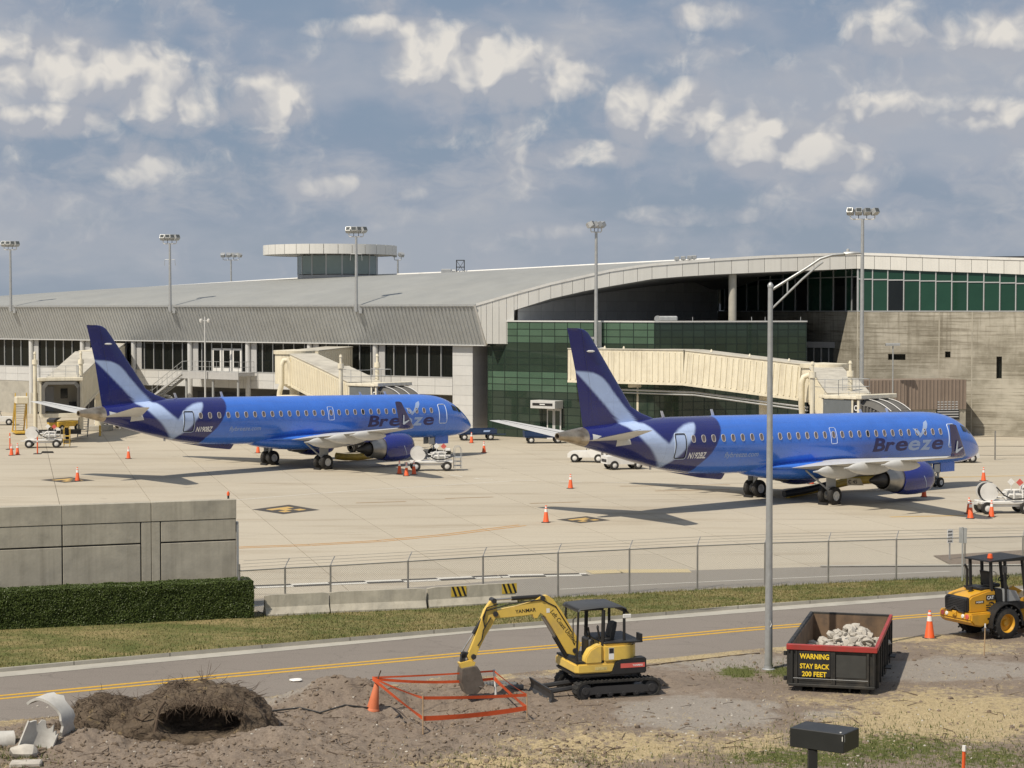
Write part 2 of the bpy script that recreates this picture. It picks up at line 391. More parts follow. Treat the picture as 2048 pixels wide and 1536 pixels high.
def ground_mat(name, build):
    m = bpy.data.materials.new(name); m.use_nodes = True; t = NT(m.node_tree); b = t.n['Principled BSDF']
    g = t.new('ShaderNodeNewGeometry'); col, rough, bump = build(t, g.outputs['Position'])
    t.inp(b.inputs['Base Color'], col); t.inp(b.inputs['Roughness'], rough); b.inputs['Specular IOR Level'].default_value = 0.3
    if bump is not None:
        bn = t.new('ShaderNodeBump'); bn.inputs['Strength'].default_value = bump[1]; bn.inputs['Distance'].default_value = bump[2]
        t.inp(bn.inputs['Height'], bump[0]); t.l.new(bn.outputs[0], b.inputs['Normal'])
    MATS[name] = m; return m
def scaled(t, pos, x, y, z=1.0): return t.vmath('MULTIPLY', pos, (x, y, z))

def b_apron(t, pos):
    oi = t.new('ShaderNodeObjectInfo')
    big = t.noise(pos, 0.05, 5, 0.55); mid = t.noise(scaled(t, pos, 0.25, 1.2), 0.35, 6, 0.65); fine = t.noise(pos, 7.0, 4, 0.7)
    c = t.mix(big, (0.415, 0.368, 0.288), (0.500, 0.452, 0.365))
    c = t.mix(1.0, c, t.ramp(oi.outputs['Random'], (0, 0.965), (1, 1.03)), 'MULTIPLY')
    c = t.mix(t.math('MULTIPLY', t.smooth(mid, 0.48, 0.74), 0.58), c, (0.29, 0.235, 0.165))
    ty = t.smooth(t.noise(scaled(t, pos, 0.05, 1.3), 0.8, 5, 0.6), 0.60, 0.74)          # tyre and water streaks
    c = t.mix(t.math('MULTIPLY', ty, 0.45), c, (0.20, 0.17, 0.135))
    oil = t.smooth(t.noise(pos, 0.55, 3, 0.5), 0.70, 0.78)
    c = t.mix(t.math('MULTIPLY', oil, 0.35), c, (0.16, 0.135, 0.105))
    c = t.mix(1.0, c, t.ramp(fine, (0.3, 0.93), (0.7, 1.06)), 'MULTIPLY')
    return c, 0.88, (fine, 0.25, 0.01)
M_apron = ground_mat('apron_concrete', b_apron)
M_joint = pbr('joint_filler', (0.13, 0.115, 0.095), 0.9, var=0.2)
def b_asph(t, pos):
    big = t.noise(pos, 0.12, 5, 0.6); fine = t.noise(pos, 22.0, 3, 0.8); mid = t.noise(scaled(t, pos, 0.5, 2.0), 0.9, 5, 0.65)
    c = t.mix(big, (0.185, 0.162, 0.142), (0.24, 0.212, 0.186))
    c = t.mix(t.math('MULTIPLY', t.smooth(mid, 0.5, 0.8), 0.40), c, (0.125, 0.110, 0.098))
    c = t.mix(1.0, c, t.ramp(fine, (0.25, 0.72), (0.75, 1.30)), 'MULTIPLY')
    crk = t.new('ShaderNodeTexVoronoi', feature='DISTANCE_TO_EDGE'); crk.inputs['Scale'].default_value = 0.33
    t.inp(crk.inputs['Vector'], t.vmath('ADD', pos, t.noise(pos, 1.2, 4, 0.6, out=1)))
    c = t.mix(t.math('MULTIPLY', t.math('SUBTRACT', 1.0, t.smooth(crk.outputs[0], 0.0, 0.008)), 0.35), c, (0.07, 0.062, 0.055))
    return c, 0.9, (fine, 0.5, 0.01)
M_asph = ground_mat('worn_asphalt', b_asph)
def b_asph2(t, pos):
    big = t.noise(pos, 0.12, 5, 0.6); fine = t.noise(pos, 14.0, 3, 0.8)
    c = t.mix(big, (0.225, 0.205, 0.178), (0.285, 0.262, 0.228)); c = t.mix(1.0, c, t.ramp(fine, (0.25, 0.85), (0.75, 1.15)), 'MULTIPLY')
    return c, 0.9, None
M_asph2 = ground_mat('perimeter_asphalt', b_asph2)
def b_grass(t, pos):
    big = t.noise(scaled(t, pos, 0.55, 1.0), 0.42, 7, 0.72, 0.6); mid = t.noise(pos, 1.3, 6, 0.75); fine = t.noise(pos, 9.0, 4, 0.8)
    c = t.mix(t.smooth(big, 0.36, 0.66), (0.100, 0.115, 0.032), (0.285, 0.225, 0.105))
    c = t.mix(t.smooth(mid, 0.5, 0.75), c, (0.085, 0.115, 0.026))
    c = t.mix(1.0, c, t.ramp(fine, (0.25, 0.55), (0.75, 1.45)), 'MULTIPLY')
    return c, 0.95, (fine, 0.8, 0.05)
M_grass = ground_mat('verge_grass', b_grass)
def b_far(t, pos):
    c = t.mix(t.noise(pos, 0.05, 5), (0.17, 0.14, 0.085), (0.24, 0.20, 0.125)); return c, 0.95, None
M_far = ground_mat('outer_ground', b_far)
def b_dirt(t, pos):
    at = t.new('ShaderNodeAttribute', attribute_name='cover'); r_, g_, b_ = t.new('ShaderNodeSeparateColor').outputs[:3]
    sc = [n for n in t.n if n.bl_idname == 'ShaderNodeSeparateColor'][0]; t.l.new(at.outputs['Color'], sc.inputs[0])
    n1 = t.noise(pos, 0.7, 6, 0.68); n2 = t.noise(pos, 4.0, 6, 0.72); n3 = t.noise(pos, 17.0, 4, 0.8)
    soil = t.mix(n1, (0.165, 0.130, 0.102), (0.29, 0.236, 0.188))
    soil = t.mix(t.smooth(n2, 0.5, 0.72), soil, (0.135, 0.102, 0.077))
    sand = t.mix(n2, (0.25, 0.222, 0.195), (0.34, 0.305, 0.262))
    c = t.mix(t.smooth(t.math('ADD', b_, t.math('MULTIPLY', t.math('SUBTRACT', n1, 0.5), 1.2)), 0.40, 0.65), soil, sand)
    straw = t.mix(n3, (0.26, 0.195, 0.105), (0.60, 0.495, 0.30))
    c = t.mix(t.smooth(t.math('ADD', r_, t.math('ADD', t.math('MULTIPLY', t.math('SUBTRACT', n2, 0.5), 1.5), t.math('MULTIPLY', t.math('SUBTRACT', n1, 0.5), 1.0))), 0.40, 0.78), c, straw)
    green = t.mix(n3, (0.055, 0.075, 0.018), (0.15, 0.155, 0.045))
    c = t.mix(t.smooth(t.math('ADD', g_, t.math('MULTIPLY', t.math('SUBTRACT', n2, 0.5), 1.7)), 0.45, 0.70), c, green)
    c = t.mix(1.0, c, t.ramp(n3, (0.22, 0.62), (0.78, 1.32)), 'MULTIPLY')
    return c, 0.97, (n3, 0.9, 0.035)
M_dirt = ground_mat('churned_dirt', b_dirt)

mb = MB(); mb.quad((-3000, -400, -0.8), (3000, -400, -0.8), (3000, 5000, -0.8), (-3000, 5000, -0.8))
struct(mb.build('ground', M_far))

# apron: joint bed, then slabs with open joints
mb = MB(); mb.quad((-110, 73, -0.045), (110, 73, -0.045), (110, 262, -0.045), (-110, 262, -0.045))
apron = struct(mb.build('apron', M_joint))
A_DIR = Vector((0.25, -0.968, 0)); B_DIR = Vector((0.968, 0.25, 0)); A_ST, B_ST, GAP = 6.1, 5.25, 0.032
ORG = G(481, 1000)
mb = MB(); mb.box(GAP / 2, B_ST - GAP / 2, GAP / 2, A_ST - GAP / 2, -0.05, 0.0); slab_me = mb.mesh('slab', M_apron)
far_slabs = MB(); cand = []
for i in range(-26, 27):
    for j in range(-28, 12):
        o = ORG + B_DIR * (i * B_ST) + A_DIR * (j * A_ST); c = o + B_DIR * (B_ST / 2) + A_DIR * (A_ST / 2)
        if not (70 < c.y < 255 and abs(c.x) < 100): continue
        inview = abs(c.x) < 0.275 * c.y + 4 and c.y < 190
        cand.append((c.y if inview else 1e6 + c.y, o))
cand.sort(key=lambda q: q[0])
BAS = basis((0, 0, 0), B_DIR); 
for k, (key, o) in enumerate(cand):
    M = Matrix(((B_DIR.x, A_DIR.x, 0, o.x), (B_DIR.y, A_DIR.y, 0, o.y), (0, 0, -1, 0), (0, 0, 0, 1)))
    if k < 300 and key < 1e5:
        M = basis((o + A_DIR * A_ST), B_DIR); link('slab', slab_me, apron, M=M)
    else:
        far_slabs.M = basis((o + A_DIR * A_ST), B_DIR); far_slabs.box(GAP / 2, B_ST - GAP / 2, GAP / 2, A_ST - GAP / 2, -0.05, 0.0)
fs_ = far_slabs.build('slab_field', M_apron, apron, kind='stuff')

def strip(name, mat, tabA, tabB, x0, x1, zA, zB, step=60, parent=None):
    ps = []; x = x0
    while x <= x1 + 1e-6: ps.append((G(x, lerp_tab(tabA, x), zA), G(x, lerp_tab(tabB, x), zB))); x += step
    m_ = MB(); vs = [p for pr in ps for p in pr]
    m_.add(vs, [(2 * i, 2 * i + 1, 2 * i + 3, 2 * i + 2) for i in range(len(ps) - 1)])
    # face upwards
    a, b_, c = m_.v[m_.f[0][0]], m_.v[m_.f[0][1]], m_.v[m_.f[0][2]]
    if (b_ - a).cross(c - a).z < 0: m_.f = [tuple(reversed(q)) for q in m_.f]
    return m_.build(name, mat, parent)

FE = [(-260, 1378), (0, 1354), (440, 1313), (560, 1302), (960, 1264), (1380, 1234), (1480, 1226), (1880, 1195.6), (2300, 1166)]
NE = [(-260, 1467), (0, 1443), (65, 1437.6), (514, 1396), (669, 1381), (1012, 1349), (1380, 1312), (1480, 1301), (1850, 1272), (2300, 1238)]
GE = [(-260, 1360), (0, 1336), (200, 1318), (440, 1297), (900, 1257.5), (1380, 1220), (1480, 1211), (1880, 1183), (2300, 1154)]
YL = [(-260, 1419), (0, 1395), (440, 1353), (940, 1307.6), (1275, 1279), (1480, 1260), (1880, 1229), (2300, 1196)]
VF = [(-260, 1222), (0, 1205), (470, 1190), (500, 1226), (560, 1229), (660, 1224.5), (815, 1214), (966, 1203), (1116, 1195), (1259, 1187), (1395, 1180), (1530, 1173), (1657, 1166.5), (1793, 1160), (2048, 1148), (2300, 1137)]
PF = [(420, 1206), (600, 1190), (795, 1177), (1000, 1161), (1180, 1149), (1400, 1140), (1650, 1133), (1900, 1131), (2300, 1130)]
struct(strip('front_road', M_asph, FE, [(x, y + 6) for x, y in NE], -260, 2300, 0.004, 0.004))
struct(strip('perimeter_road', M_asph2, PF, [(x, y + 4) for x, y in VF], 480, 2300, 0.008, 0.008))
verge = struct(strip('grass_verge', M_grass, GE, VF, -260, 2300, 0.13, 0.05, 40))
# kerb and gutter in cast lengths
kerb = struct(strip('gutter', M_conc_pale, FE, [(x, y * 0.58 + lerp_tab(FE, x) * 0.42) for x, y in GE], -260, 2300, 0.012, 0.016))
pts_top = []; x = -260.0
prev = None; acc = 0
samples_ = [(G(x, lerp_tab(GE, x) * 0.52 + lerp_tab(FE, x) * 0.48, 0.01), G(x, lerp_tab(GE, x), 0.14)) for x in [(-260 + 8 * i) for i in range(321)]]
cut = 0; i0 = 0; acc = 0
for i in range(1, len(samples_)):
    acc += (samples_[i][1] - samples_[i - 1][1]).length
    if acc > 3.05 or i == len(samples_) - 1:
        (f0, b0), (f1, b1) = samples_[i0], samples_[i]
        d = (b1 - b0).normalized() * 0.012; f0 = f0 + d; b0 = b0 + d; f1 = f1 - d; b1 = b1 - d
        up = lambda p, z: Vector((p.x, p.y, z))
        t0 = f0.lerp(b0, 0.32); t1 = f1.lerp(b1, 0.32)
        m_ = MB(); ring0 = [up(f0, -.02), up(f0, .03), up(f0.lerp(t0, .5), .12), up(t0, .138), up(b0, .15), up(b0, -.02)]
        ring1 = [up(f1, -.02), up(f1, .03), up(f1.lerp(t1, .5), .12), up(t1, .138), up(b1, .15), up(b1, -.02)]
        m_.loft([ring0, ring1], cap0=True, cap1=True); m_.build('kerb_stone', M_conc_pale, kerb)
        i0 = i; acc = 0

def b_paint(base, worn, amt):
    def f(t, pos):
        n = t.noise(pos, 9.0, 5, 0.75); c = t.mix(t.math('MULTIPLY', t.smooth(n, 0.42, 0.68), amt), base, worn)
        return c, 0.7, None
    return f
M_lyel = ground_mat('road_paint_yellow', b_paint((0.62, 0.36, 0.03), (0.26, 0.20, 0.12), 0.5))
M_lora = ground_mat('apron_paint_orange', b_paint((0.52, 0.25, 0.045), (0.42, 0.34, 0.24), 0.6))
M_lwht = ground_mat('road_paint_white', b_paint((0.68, 0.66, 0.60), (0.42, 0.38, 0.32), 0.4))
M_lblk = ground_mat('apron_paint_black', b_paint((0.06, 0.055, 0.05), (0.16, 0.14, 0.11), 0.5))
M_lbrn = ground_mat('apron_paint_brown', b_paint((0.30, 0.20, 0.11), (0.40, 0.33, 0.24), 0.6))
M_lyap = ground_mat('apron_paint_yellow', b_paint((0.56, 0.36, 0.10), (0.44, 0.36, 0.25), 0.6))

M_lpale = ground_mat('faded_yellow_paint', b_paint((0.56, 0.46, 0.26), (0.40, 0.35, 0.27), 0.6))
def ribbon(name, mat, pts, width, z, kindname='structure', dash=None, offset=0.0, parent=None):
    """painted line along ground points; dash=(on, off, start)"""
    P = [Vector((p.x, p.y, z)) for p in pts]; segs = []
    m_ = MB(); s = 0.0
    def emit(a, b_):
        d = (b_ - a); n = Vector((-d.y, d.x, 0)).normalized(); a2 = a + n * offset; b2 = b_ + n * offset
        m_.quad(a2 - n * width / 2, b2 - n * width / 2, b2 + n * width / 2, a2 + n * width / 2)
    for a, b_ in zip(P, P[1:]):
        L = (b_ - a).length; d = (b_ - a) / L
        if not dash: emit(a, b_)
        else:
            on, off, st = dash; per = on + off; k = math.floor((s - st) / per) - 1
            while True:
                u0 = st + k * per; u1 = u0 + on; k += 1
                if u0 > s + L: break
                q0, q1 = max(u0, s), min(u1, s + L)
                if q1 - q0 > 0.02: emit(a + d * (q0 - s), a + d * (q1 - s))
        s += L
    o = m_.build(name, mat, parent); o['kind'] = kindname; return o
yl = [G(x, lerp_tab(YL, x)) for x in range(-260, 2301, 40)]
ribbon('centre_line', M_lyel, yl, 0.20, 0.009, offset=0.22); ribbon('centre_line', M_lyel, yl, 0.20, 0.009, offset=-0.22)
zl = [G(x, y) for x, y in [(440, 1180), (505, 1174), (560, 1172), (700, 1166), (850, 1160), (1000, 1153), (1175, 1149)]]
ribbon('roadway_marking', M_lwht, zl, 0.42, 0.013, dash=(1.55, 1.55, 0), offset=0.22)
ribbon('roadway_marking', M_lwht, zl, 0.42, 0.013, dash=(1.55, 1.55, 1.55), offset=-0.22)
ribbon('roadway_marking', M_lblk, zl, 0.42, 0.013, dash=(1.55, 1.55, 1.55), offset=0.22)
ribbon('roadway_marking', M_lblk, zl, 0.42, 0.013, dash=(1.55, 1.55, 0), offset=-0.22)
ol = [G(x, y) for x, y in [(300, 1100), (470, 1095.5), (620, 1090), (760, 1082), (890, 1070), (1045, 1050.5)]]
ribbon('taxi_line', M_lora, ol, 0.17, 0.006, offset=0.24); ribbon('taxi_line', M_lora, ol, 0.17, 0.006, offset=-0.24)
ribbon('edge_line', M_lwht, [G(1120, 1179), G(1300, 1169.5), G(1500, 1160), G(1900, 1143)], 0.10, 0.014)
ribbon('edge_line', M_lwht, [G(500, 1213), G(540, 1210)], 0.10, 0.014)
ribbon('kerb_paint', M_lpale, [G(1178, 1145), G(1240, 1143), G(1380, 1142)], 1.1, 0.015)
for x0, y0, x1, y1 in [(712, 1006, 812, 1003), (890, 997, 986, 994), (1060, 1007, 1160, 1004), (1240, 972.5, 1460, 969.5), (1310, 982, 1460, 979)]:
    ribbon('stand_dash', M_lbrn, [G(x0, y0), G(x1, y1)], 0.30, 0.006)
ribbon('service_line', M_lwht, [G(900, 950), G(960, 958), G(1160, 964), G(1400, 967), G(1800, 960)], 0.16, 0.006, dash=(1.6, 1.5, 0))
ribbon('service_line', M_lwht, [G(470, 1000), G(700, 982), G(1024, 962)], 0.14, 0.006)
ribbon('service_line', M_lyap, [G(1780, 1034), G(1930, 1031)], 0.30, 0.006)
ribbon('service_line', M_lyap, [G(1870, 955), G(2060, 951)], 0.30, 0.006)
# chequered stand markers
for cx, cy, sx, sy in [(572, 1019, 68, 9.5), (135, 960, 55, 5.5), (1167, 1039.5, 54, 7)]:
    a = G(cx - sx, cy); b_ = G(cx - 6, cy + sy); c = G(cx + sx, cy + 1); d = G(cx + 6, cy - sy)
    m1 = MB(); m2 = MB(); N = 5
    for i in range(N):
        for j in range(N):
            q = []
            for u, v in ((i, j), (i + 1, j), (i + 1, j + 1), (i, j + 1)):
                u /= N; v /= N; p = a.lerp(b_, u).lerp(d.lerp(c, u), v); q.append(Vector((p.x, p.y, 0.006)))
            yel = (i in (1, 2, 3) and j in (1, 2, 3) and (i + j) % 2 == 0) or (i, j) in ((1, 2), (3, 1))
            (m2 if yel else m1).quad(*q)
    struct(m1.build('stand_marker', M_lblk)); struct(m2.build('stand_marker', M_lyap))
# dirt island and kerb on the far right
m_ = MB(); pl_ = [G(1866, 1111, .03), G(1905, 1131, .03), G(2300, 1129, .03), G(2300, 1085, .03), G(2060, 1099, .03)]
m_.add(pl_, [tuple(range(5))]); struct(m_.build('dirt_island', M_dirt))
k_ = MB(); 
ribbon('island_kerb', M_conc_pale, [G(1640, 1134), G(1905, 1132.5), G(2300, 1130.5)], 0.35, 0.06)

# ------------------------------------------------------------------ dug-up foreground
rng = random.Random(7)
MOUNDS = [(690, 1402, 1.9, 0.95, 0.62), (620, 1415, 1.4, 0.6, 0.25), (930, 1374, 2.3, 0.45, 0.26), (1000, 1385, 1.0, 0.4, 0.16),
          (170, 1494, 2.0, 0.7, 0.26), (560, 1492, 1.6, 0.9, 0.50), (120, 1500, 2.0, 0.9, 0.16), (430, 1520, 1.9, 0.7, 0.20), (760, 1470, 2.0, 0.5, 0.14),
          (1130, 1470, 1.9, 0.6, 0.20), (960, 1485, 2.2, 0.5, 0.16), (1330, 1372, 0.7, 0.4, 0.22), (1400, 1385, 1.6, 0.6, 0.14), (1990, 1370, 1.6, 0.9, 0.10)]
PITS = [(820, 1432, 1.1, 0.55, 0.55), (880, 1412, 1.6, 0.7, 0.30), (960, 1415, 1.3, 0.5, 0.22), (400, 1478, 1.3, 0.9, 0.42)]
MW = [(G(a, b_), r, q, h) for a, b_, r, q, h in MOUNDS]; PW = [(G(a, b_), r, q, h) for a, b_, r, q, h in PITS]
LOADED = [(G(1235, 1398), 2.6), (G(1655, 1375), 2.6), (G(1700, 1330), 3.0), (G(1985, 1280), 2.6), (G(1537, 1340), 0.5)]
def dirt_h(x, y, px, py):
    h = 0.0
    for c, r, q, hh in MW:
        d = ((x - c.x) / r) ** 2 + ((y - c.y) / q) ** 2
        if d < 4: h += hh * math.exp(-d * 1.6)
    for c, r, q, hh in PW:
        d = ((x - c.x) / r) ** 2 + ((y - c.y) / q) ** 2
        if d < 4: h -= hh * math.exp(-d * 1.8)
    rough = 0.45 + 1.15 * smoothstep(1350, 1000, px)
    p = Vector((x * 0.8, y * 0.8, 1.3)); h += 0.07 * noise.noise(p) * rough
    p = Vector((x * 2.6, y * 2.6, 4.1)); h += 0.060 * noise.noise(p) * rough
    p = Vector((x * 7.0, y * 7.0, 9.1)); h += 0.040 * noise.noise(p) * rough
    for c, r in LOADED:
        d = math.hypot(x - c.x, y - c.y); h *= smoothstep(r * 0.55, r, d) * 0.9 + 0.1
    edge = smoothstep(0, 16, py - lerp_tab(NE, px))
    return 0.012 + (h + 0.03) * edge
STRAW = [(1900, 1440, 260, 60, 1.0), (1760, 1470, 200, 40, 0.8), (1650, 1400, 130, 25, 0.55), (1240, 1500, 260, 40, 0.8), (1150, 1450, 130, 22, 0.5), (1500, 1500, 200, 40, 0.7),
         (1960, 1298, 150, 16, 0.7), (1330, 1440, 90, 14, 0.35), (1000, 1530, 220, 25, 0.8), (20, 1530, 60, 40, 0.5), (2040, 1400, 60, 30, 0.2)]
GREEN = [(1480, 1348, 45, 11, 1.0), (1565, 1345, 40, 12, 0.9), (1780, 1500, 190, 40, 0.75), (1960, 1520, 140, 35, 0.7), (1600, 1520, 180, 25, 0.8), (1000, 1530, 120, 16, 0.4), (20, 1515, 60, 26, 0.5), (1860, 1470, 70, 12, 0.4), (1180, 1530, 120, 18, .4)]
SAND = [(1400, 1430, 170, 36, 1.0), (1450, 1325, 160, 20, 0.9), (1900, 1345, 240, 26, 0.9), (2000, 1300, 120, 14, 0.6), (1680, 1330, 120, 20, 0.6), (560, 1405, 70, 16, 0.8), (1080, 1355, 120, 10, 0.6), (1660, 1430, 100, 16, 0.7), (650, 1440, 180, 16, 0.35)]
def blob(tab, px, py):
    v = 0.0
    for a, b_, r, q, s in tab:
        d = ((px - a) / r) ** 2 + ((py - b_) / q) ** 2
        if d < 6: v = max(v, s * math.exp(-d * 0.7))
    return v
NX, NY = 500, 190
vs = []; cov = []; COVER = {}
for j in range(NY + 1):
    t_ = (j / NY)
    for i in range(NX + 1):
        px = -260 + 2580 * i / NX; e = lerp_tab(NE, px); py = e + (1640 - e) * t_
        g = G(px, py); vs.append((g.x, g.y, dirt_h(g.x, g.y, px, py)))
        st = max(blob(STRAW, px, py), (.62 + 1.1 * noise.noise(Vector((px * .011, py * .02, 7.0)))) * math.exp(-((py - e - 4) / 11.0) ** 2))
        cov.append((st, blob(GREEN, px, py), blob(SAND, px, py), 1.0))
fs = [(j * (NX + 1) + i, (j + 1) * (NX + 1) + i, (j + 1) * (NX + 1) + i + 1, j * (NX + 1) + i + 1) for j in range(NY) for i in range(NX)]
m_ = MB(); m_.v = [Vector(v) for v in vs]; m_.f = fs
dirt = struct(m_.build('dirt_ground', M_dirt, smooth=60))
ca = dirt.data.color_attributes.new('cover', 'FLOAT_COLOR', 'POINT'); ca.data.foreach_set('color', [c for q in cov for c in q])
def dirt_at(px, py):
    g = G(px, py); g.z = dirt_h(g.x, g.y, px, py); return g
near = MB(); near.quad((-60, -10, -0.03), (60, -10, -0.03), (60, 42.6, -0.03), (-60, 42.6, -0.03)); struct(near.build('near_lawn', M_grass))

# grass blades, straw, clods, twigs: nobody could count these
def blades(name, mats, spots, kind='stuff'):
    vs = []; fs = []
    for g, h, wd, lean in spots:
        a = rng.uniform(0, 2 * PI); dx_, dy_ = math.cos(a) * wd, math.sin(a) * wd; lx, ly = rng.uniform(-lean, lean), rng.uniform(-lean, lean)
        k = len(vs); vs += [(g.x - dx_, g.y - dy_, g.z - .01), (g.x + dx_, g.y + dy_, g.z - .01), (g.x + lx, g.y + ly, g.z + h)]; fs.append((k, k + 1, k + 2))
    me = bpy.data.meshes.new(name); me.from_pydata(vs, [], fs); me.materials.append(mats); o = link(name, me, None, kind); return o
def b_blade(c0, c1, c2):
    def f(t, pos):
        n = t.noise(pos, 0.9, 5, 0.7); n2 = t.noise(pos, 12, 2); c = t.mix(t.smooth(n, 0.38, 0.62), c0, c1); c = t.mix(t.math('MULTIPLY', n2, 0.7), c, c2); return c, 0.85, None
    return f
M_blade = ground_mat('verge_blades', b_blade((0.085, 0.115, 0.028), (0.27, 0.215, 0.095), (0.125, 0.135, 0.042)))
M_strawb = ground_mat('straw_blades', b_blade((0.36, 0.28, 0.15), (0.60, 0.49, 0.29), (0.24, 0.18, 0.095)))
M_greenb = ground_mat('green_blades', b_blade((0.06, 0.09, 0.022), (0.14, 0.15, 0.045), (0.09, 0.11, 0.03)))
sp = []
for _ in range(52000):
    px = rng.uniform(-60, 2110); a, b_ = lerp_tab(VF, px), lerp_tab(GE, px); u = rng.random(); py = a + (b_ - a) * u
    g = G(px, py, 0.05 + 0.08 * u); edge = 1.6 if (u < 0.06 or u > 0.95) else 1.0
    sp.append((g, rng.uniform(0.03, 0.085) * edge, rng.uniform(0.010, 0.022), 0.05))
o = blades('grass', M_blade, sp); tag(o, 'short patchy grass on the verge between kerb and fence', 'grass')
sp = []; spg = []
for _ in range(90000):
    px = rng.uniform(-60, 2110); e = lerp_tab(NE, px); py = rng.uniform(e, 1570)
    st = max(blob(STRAW, px, py), 0.95 * math.exp(-((py - e - 4) / 11.0) ** 2)); gr = blob(GREEN, px, py); r_ = rng.random()
    if r_ < gr * 0.9: spg.append((dirt_at(px, py), rng.uniform(0.04, 0.13), rng.uniform(0.008, 0.016), 0.06))
    elif r_ < gr * 0.9 + st * 0.75 or r_ > 0.985: sp.append((dirt_at(px, py), rng.uniform(0.01, 0.05), rng.uniform(0.006, 0.013), 0.10))
o = blades('dry_grass', M_strawb, sp); tag(o, 'dry straw-coloured grass over the dug ground', 'dry grass')
o = blades('green_grass', M_greenb, spg); tag(o, 'tufts of green grass in the foreground dirt', 'grass')
ico = bmesh.new(); bmesh.ops.create_icosphere(ico, subdivisions=1, radius=1); ICO = ([v.co.copy() for v in ico.verts], [tuple(v.index for v in f.verts) for f in ico.faces]); ico.free()
def rocks(name, mat, spots, parent=None, kind='stuff'):
    m_ = MB()
    for g, r in spots:
        a = Matrix.Rotation(rng.uniform(0, 6), 3, 'Z') @ Matrix.Rotation(rng.uniform(0, 3), 3, 'X'); s_ = Vector((rng.uniform(.7, 1.4), rng.uniform(.6, 1.2), rng.uniform(.45, .9))) * r
        m_.add([g + a @ Vector((v.x * s_.x, v.y * s_.y, v.z * s_.z)) * rng.uniform(.8, 1.15) for v in ICO[0]], ICO[1])
    return m_.build(name, mat, parent, kind=kind)
sp = []
for _ in range(4200):
    px = rng.uniform(0, 1250) if rng.random() < 0.85 else rng.uniform(1250, 2060); py = rng.uniform(lerp_tab(NE, px) + 16, 1560)
    sp.append((dirt_at(px, py), abs(rng.gauss(0, 0.035)) + 0.012))
o = rocks('soil_clods', M_soil, sp); tag(o, 'loose brown clods of soil across the dug ground', 'soil')
M_stone = pbr('pale_rubble', (0.46, 0.43, 0.38), 0.9, var=0.25, scale=4, dirt=(0.24, 0.21, 0.17), damt=0.5, dscale=3)
sp = [(dirt_at(px, py), rng.uniform(.012, .045)) for px, py in [(rng.uniform(60, 2040), rng.uniform(1400, 1540)) for _ in range(420)]]
o = rocks('pebbles', M_stone, sp); tag(o, 'small pale stones scattered over the dirt', 'stones')
m_ = MB()
for _ in range(420):
    px = rng.uniform(0, 2040); py = rng.uniform(lerp_tab(NE, px) + 25, 1550)
    if px > 1250 and rng.random() < 0.6: continue
    g = dirt_at(px, py); a = rng.uniform(0, 2 * PI); L = rng.uniform(.15, .9); d = Vector((math.cos(a), math.sin(a), 0)); q = Vector((-d.y, d.x, 0)) * rng.uniform(-.2, .2) * L
    m_.tube([g + Vector((0, 0, .01)), g + d * L * .5 + q + Vector((0, 0, rng.uniform(.0, .10))), g + d * L + Vector((0, 0, rng.uniform(-.01, .08)))], [rng.uniform(.008, .02), .010, .004], 4)
o = m_.build('twigs', M_root, kind='stuff'); tag(o, 'thin broken roots and twigs strewn on the dirt', 'twigs')

# ------------------------------------------------------------------ terminal: concourse wing
DC = Vector((0.8, -0.6, 0)); NI = Vector((0.6, 0.8, 0)); PF0 = Vector((-3.5, 174.2, 0))
def Fp(t, off, z): p = PF0 - DC * t - NI * off; return Vector((p.x, p.y, z))
def fac_t(px, off=0.0):
    b = PF0 - NI * off; x = (px - 1024) / F_PX; return (b.x - x * b.y) / (0.8 + 0.6 * x)
conc = thing('terminal_concourse', 'long grey concourse wing with ribbed metal fascia and dark window band', 'building', Fp(35, 0, 0))
FB = basis((0, 0, 0), -DC)                   # local x runs leftwards along the facade, y outwards
def FM(t, off, z): p = Fp(t, off, z); return Matrix(((-DC.x, -NI.x, 0, p.x), (-DC.y, -NI.y, 0, p.y), (0, 0, 1, p.z), (0, 0, 0, 1)))
def wl(p, root):                              # matrix of a part placed in the world under a root
    return MATW[root.name].inverted() @ p
def fbox(name, mat, root, t0, t1, o0, o1, z0, z1, smooth=False, kind=None):
    m_ = MB(FM(0, 0, 0)); m_.box(t0, t1, o0, o1, z0, z1)
    return m_.build(name, mat, root, world=True, kind=kind)
tB0, tT0, tL = fac_t(973, 0.4), fac_t(952, 2.0), 84.0
# ribbed overhanging fascia
m_ = MB(); RP = 0.43; n = int(tL / RP) + 6; row0 = []; row1 = []; m_.v = []
fv = []; ff = []
prof = [(0.0, 0.0), (0.17, 0.0), (0.21, 0.075), (0.39, 0.075)]
for i in range(n):
    for dx_, dy_ in prof:
        u = i * RP + dx_
        a = Fp(tB0 + u, 0.4 + dy_, 8.2); b_ = Fp(tT0 + u, 2.0 + dy_, 11.7); fv += [a, b_]
ff = [(2 * k, 2 * k + 2, 2 * k + 3, 2 * k + 1) for k in range(len(fv) // 2 - 1)]
m_.add(fv, ff); m_.build('ribbed_fascia', M_ribbed, conc, world=True)
fbox('gutter', M_galv, conc, tT0 - 0.02, tL, 1.5, 2.12, 11.68, 11.86)
fbox('fascia_trim', M_cladl, conc, tB0, tL, 0.28, 0.50, 8.12, 8.2)
fbox('soffit', M_soffit, conc, tB0, tL, -2.0, 0.27, 8.10, 8.16)
m_ = MB(); a, b_, c, d = Fp(tB0 - .1, .5, 8.12), Fp(tB0 + .12, .5, 8.12), Fp(tT0 + .12, 2.16, 11.8), Fp(tT0 - .1, 2.16, 11.8)
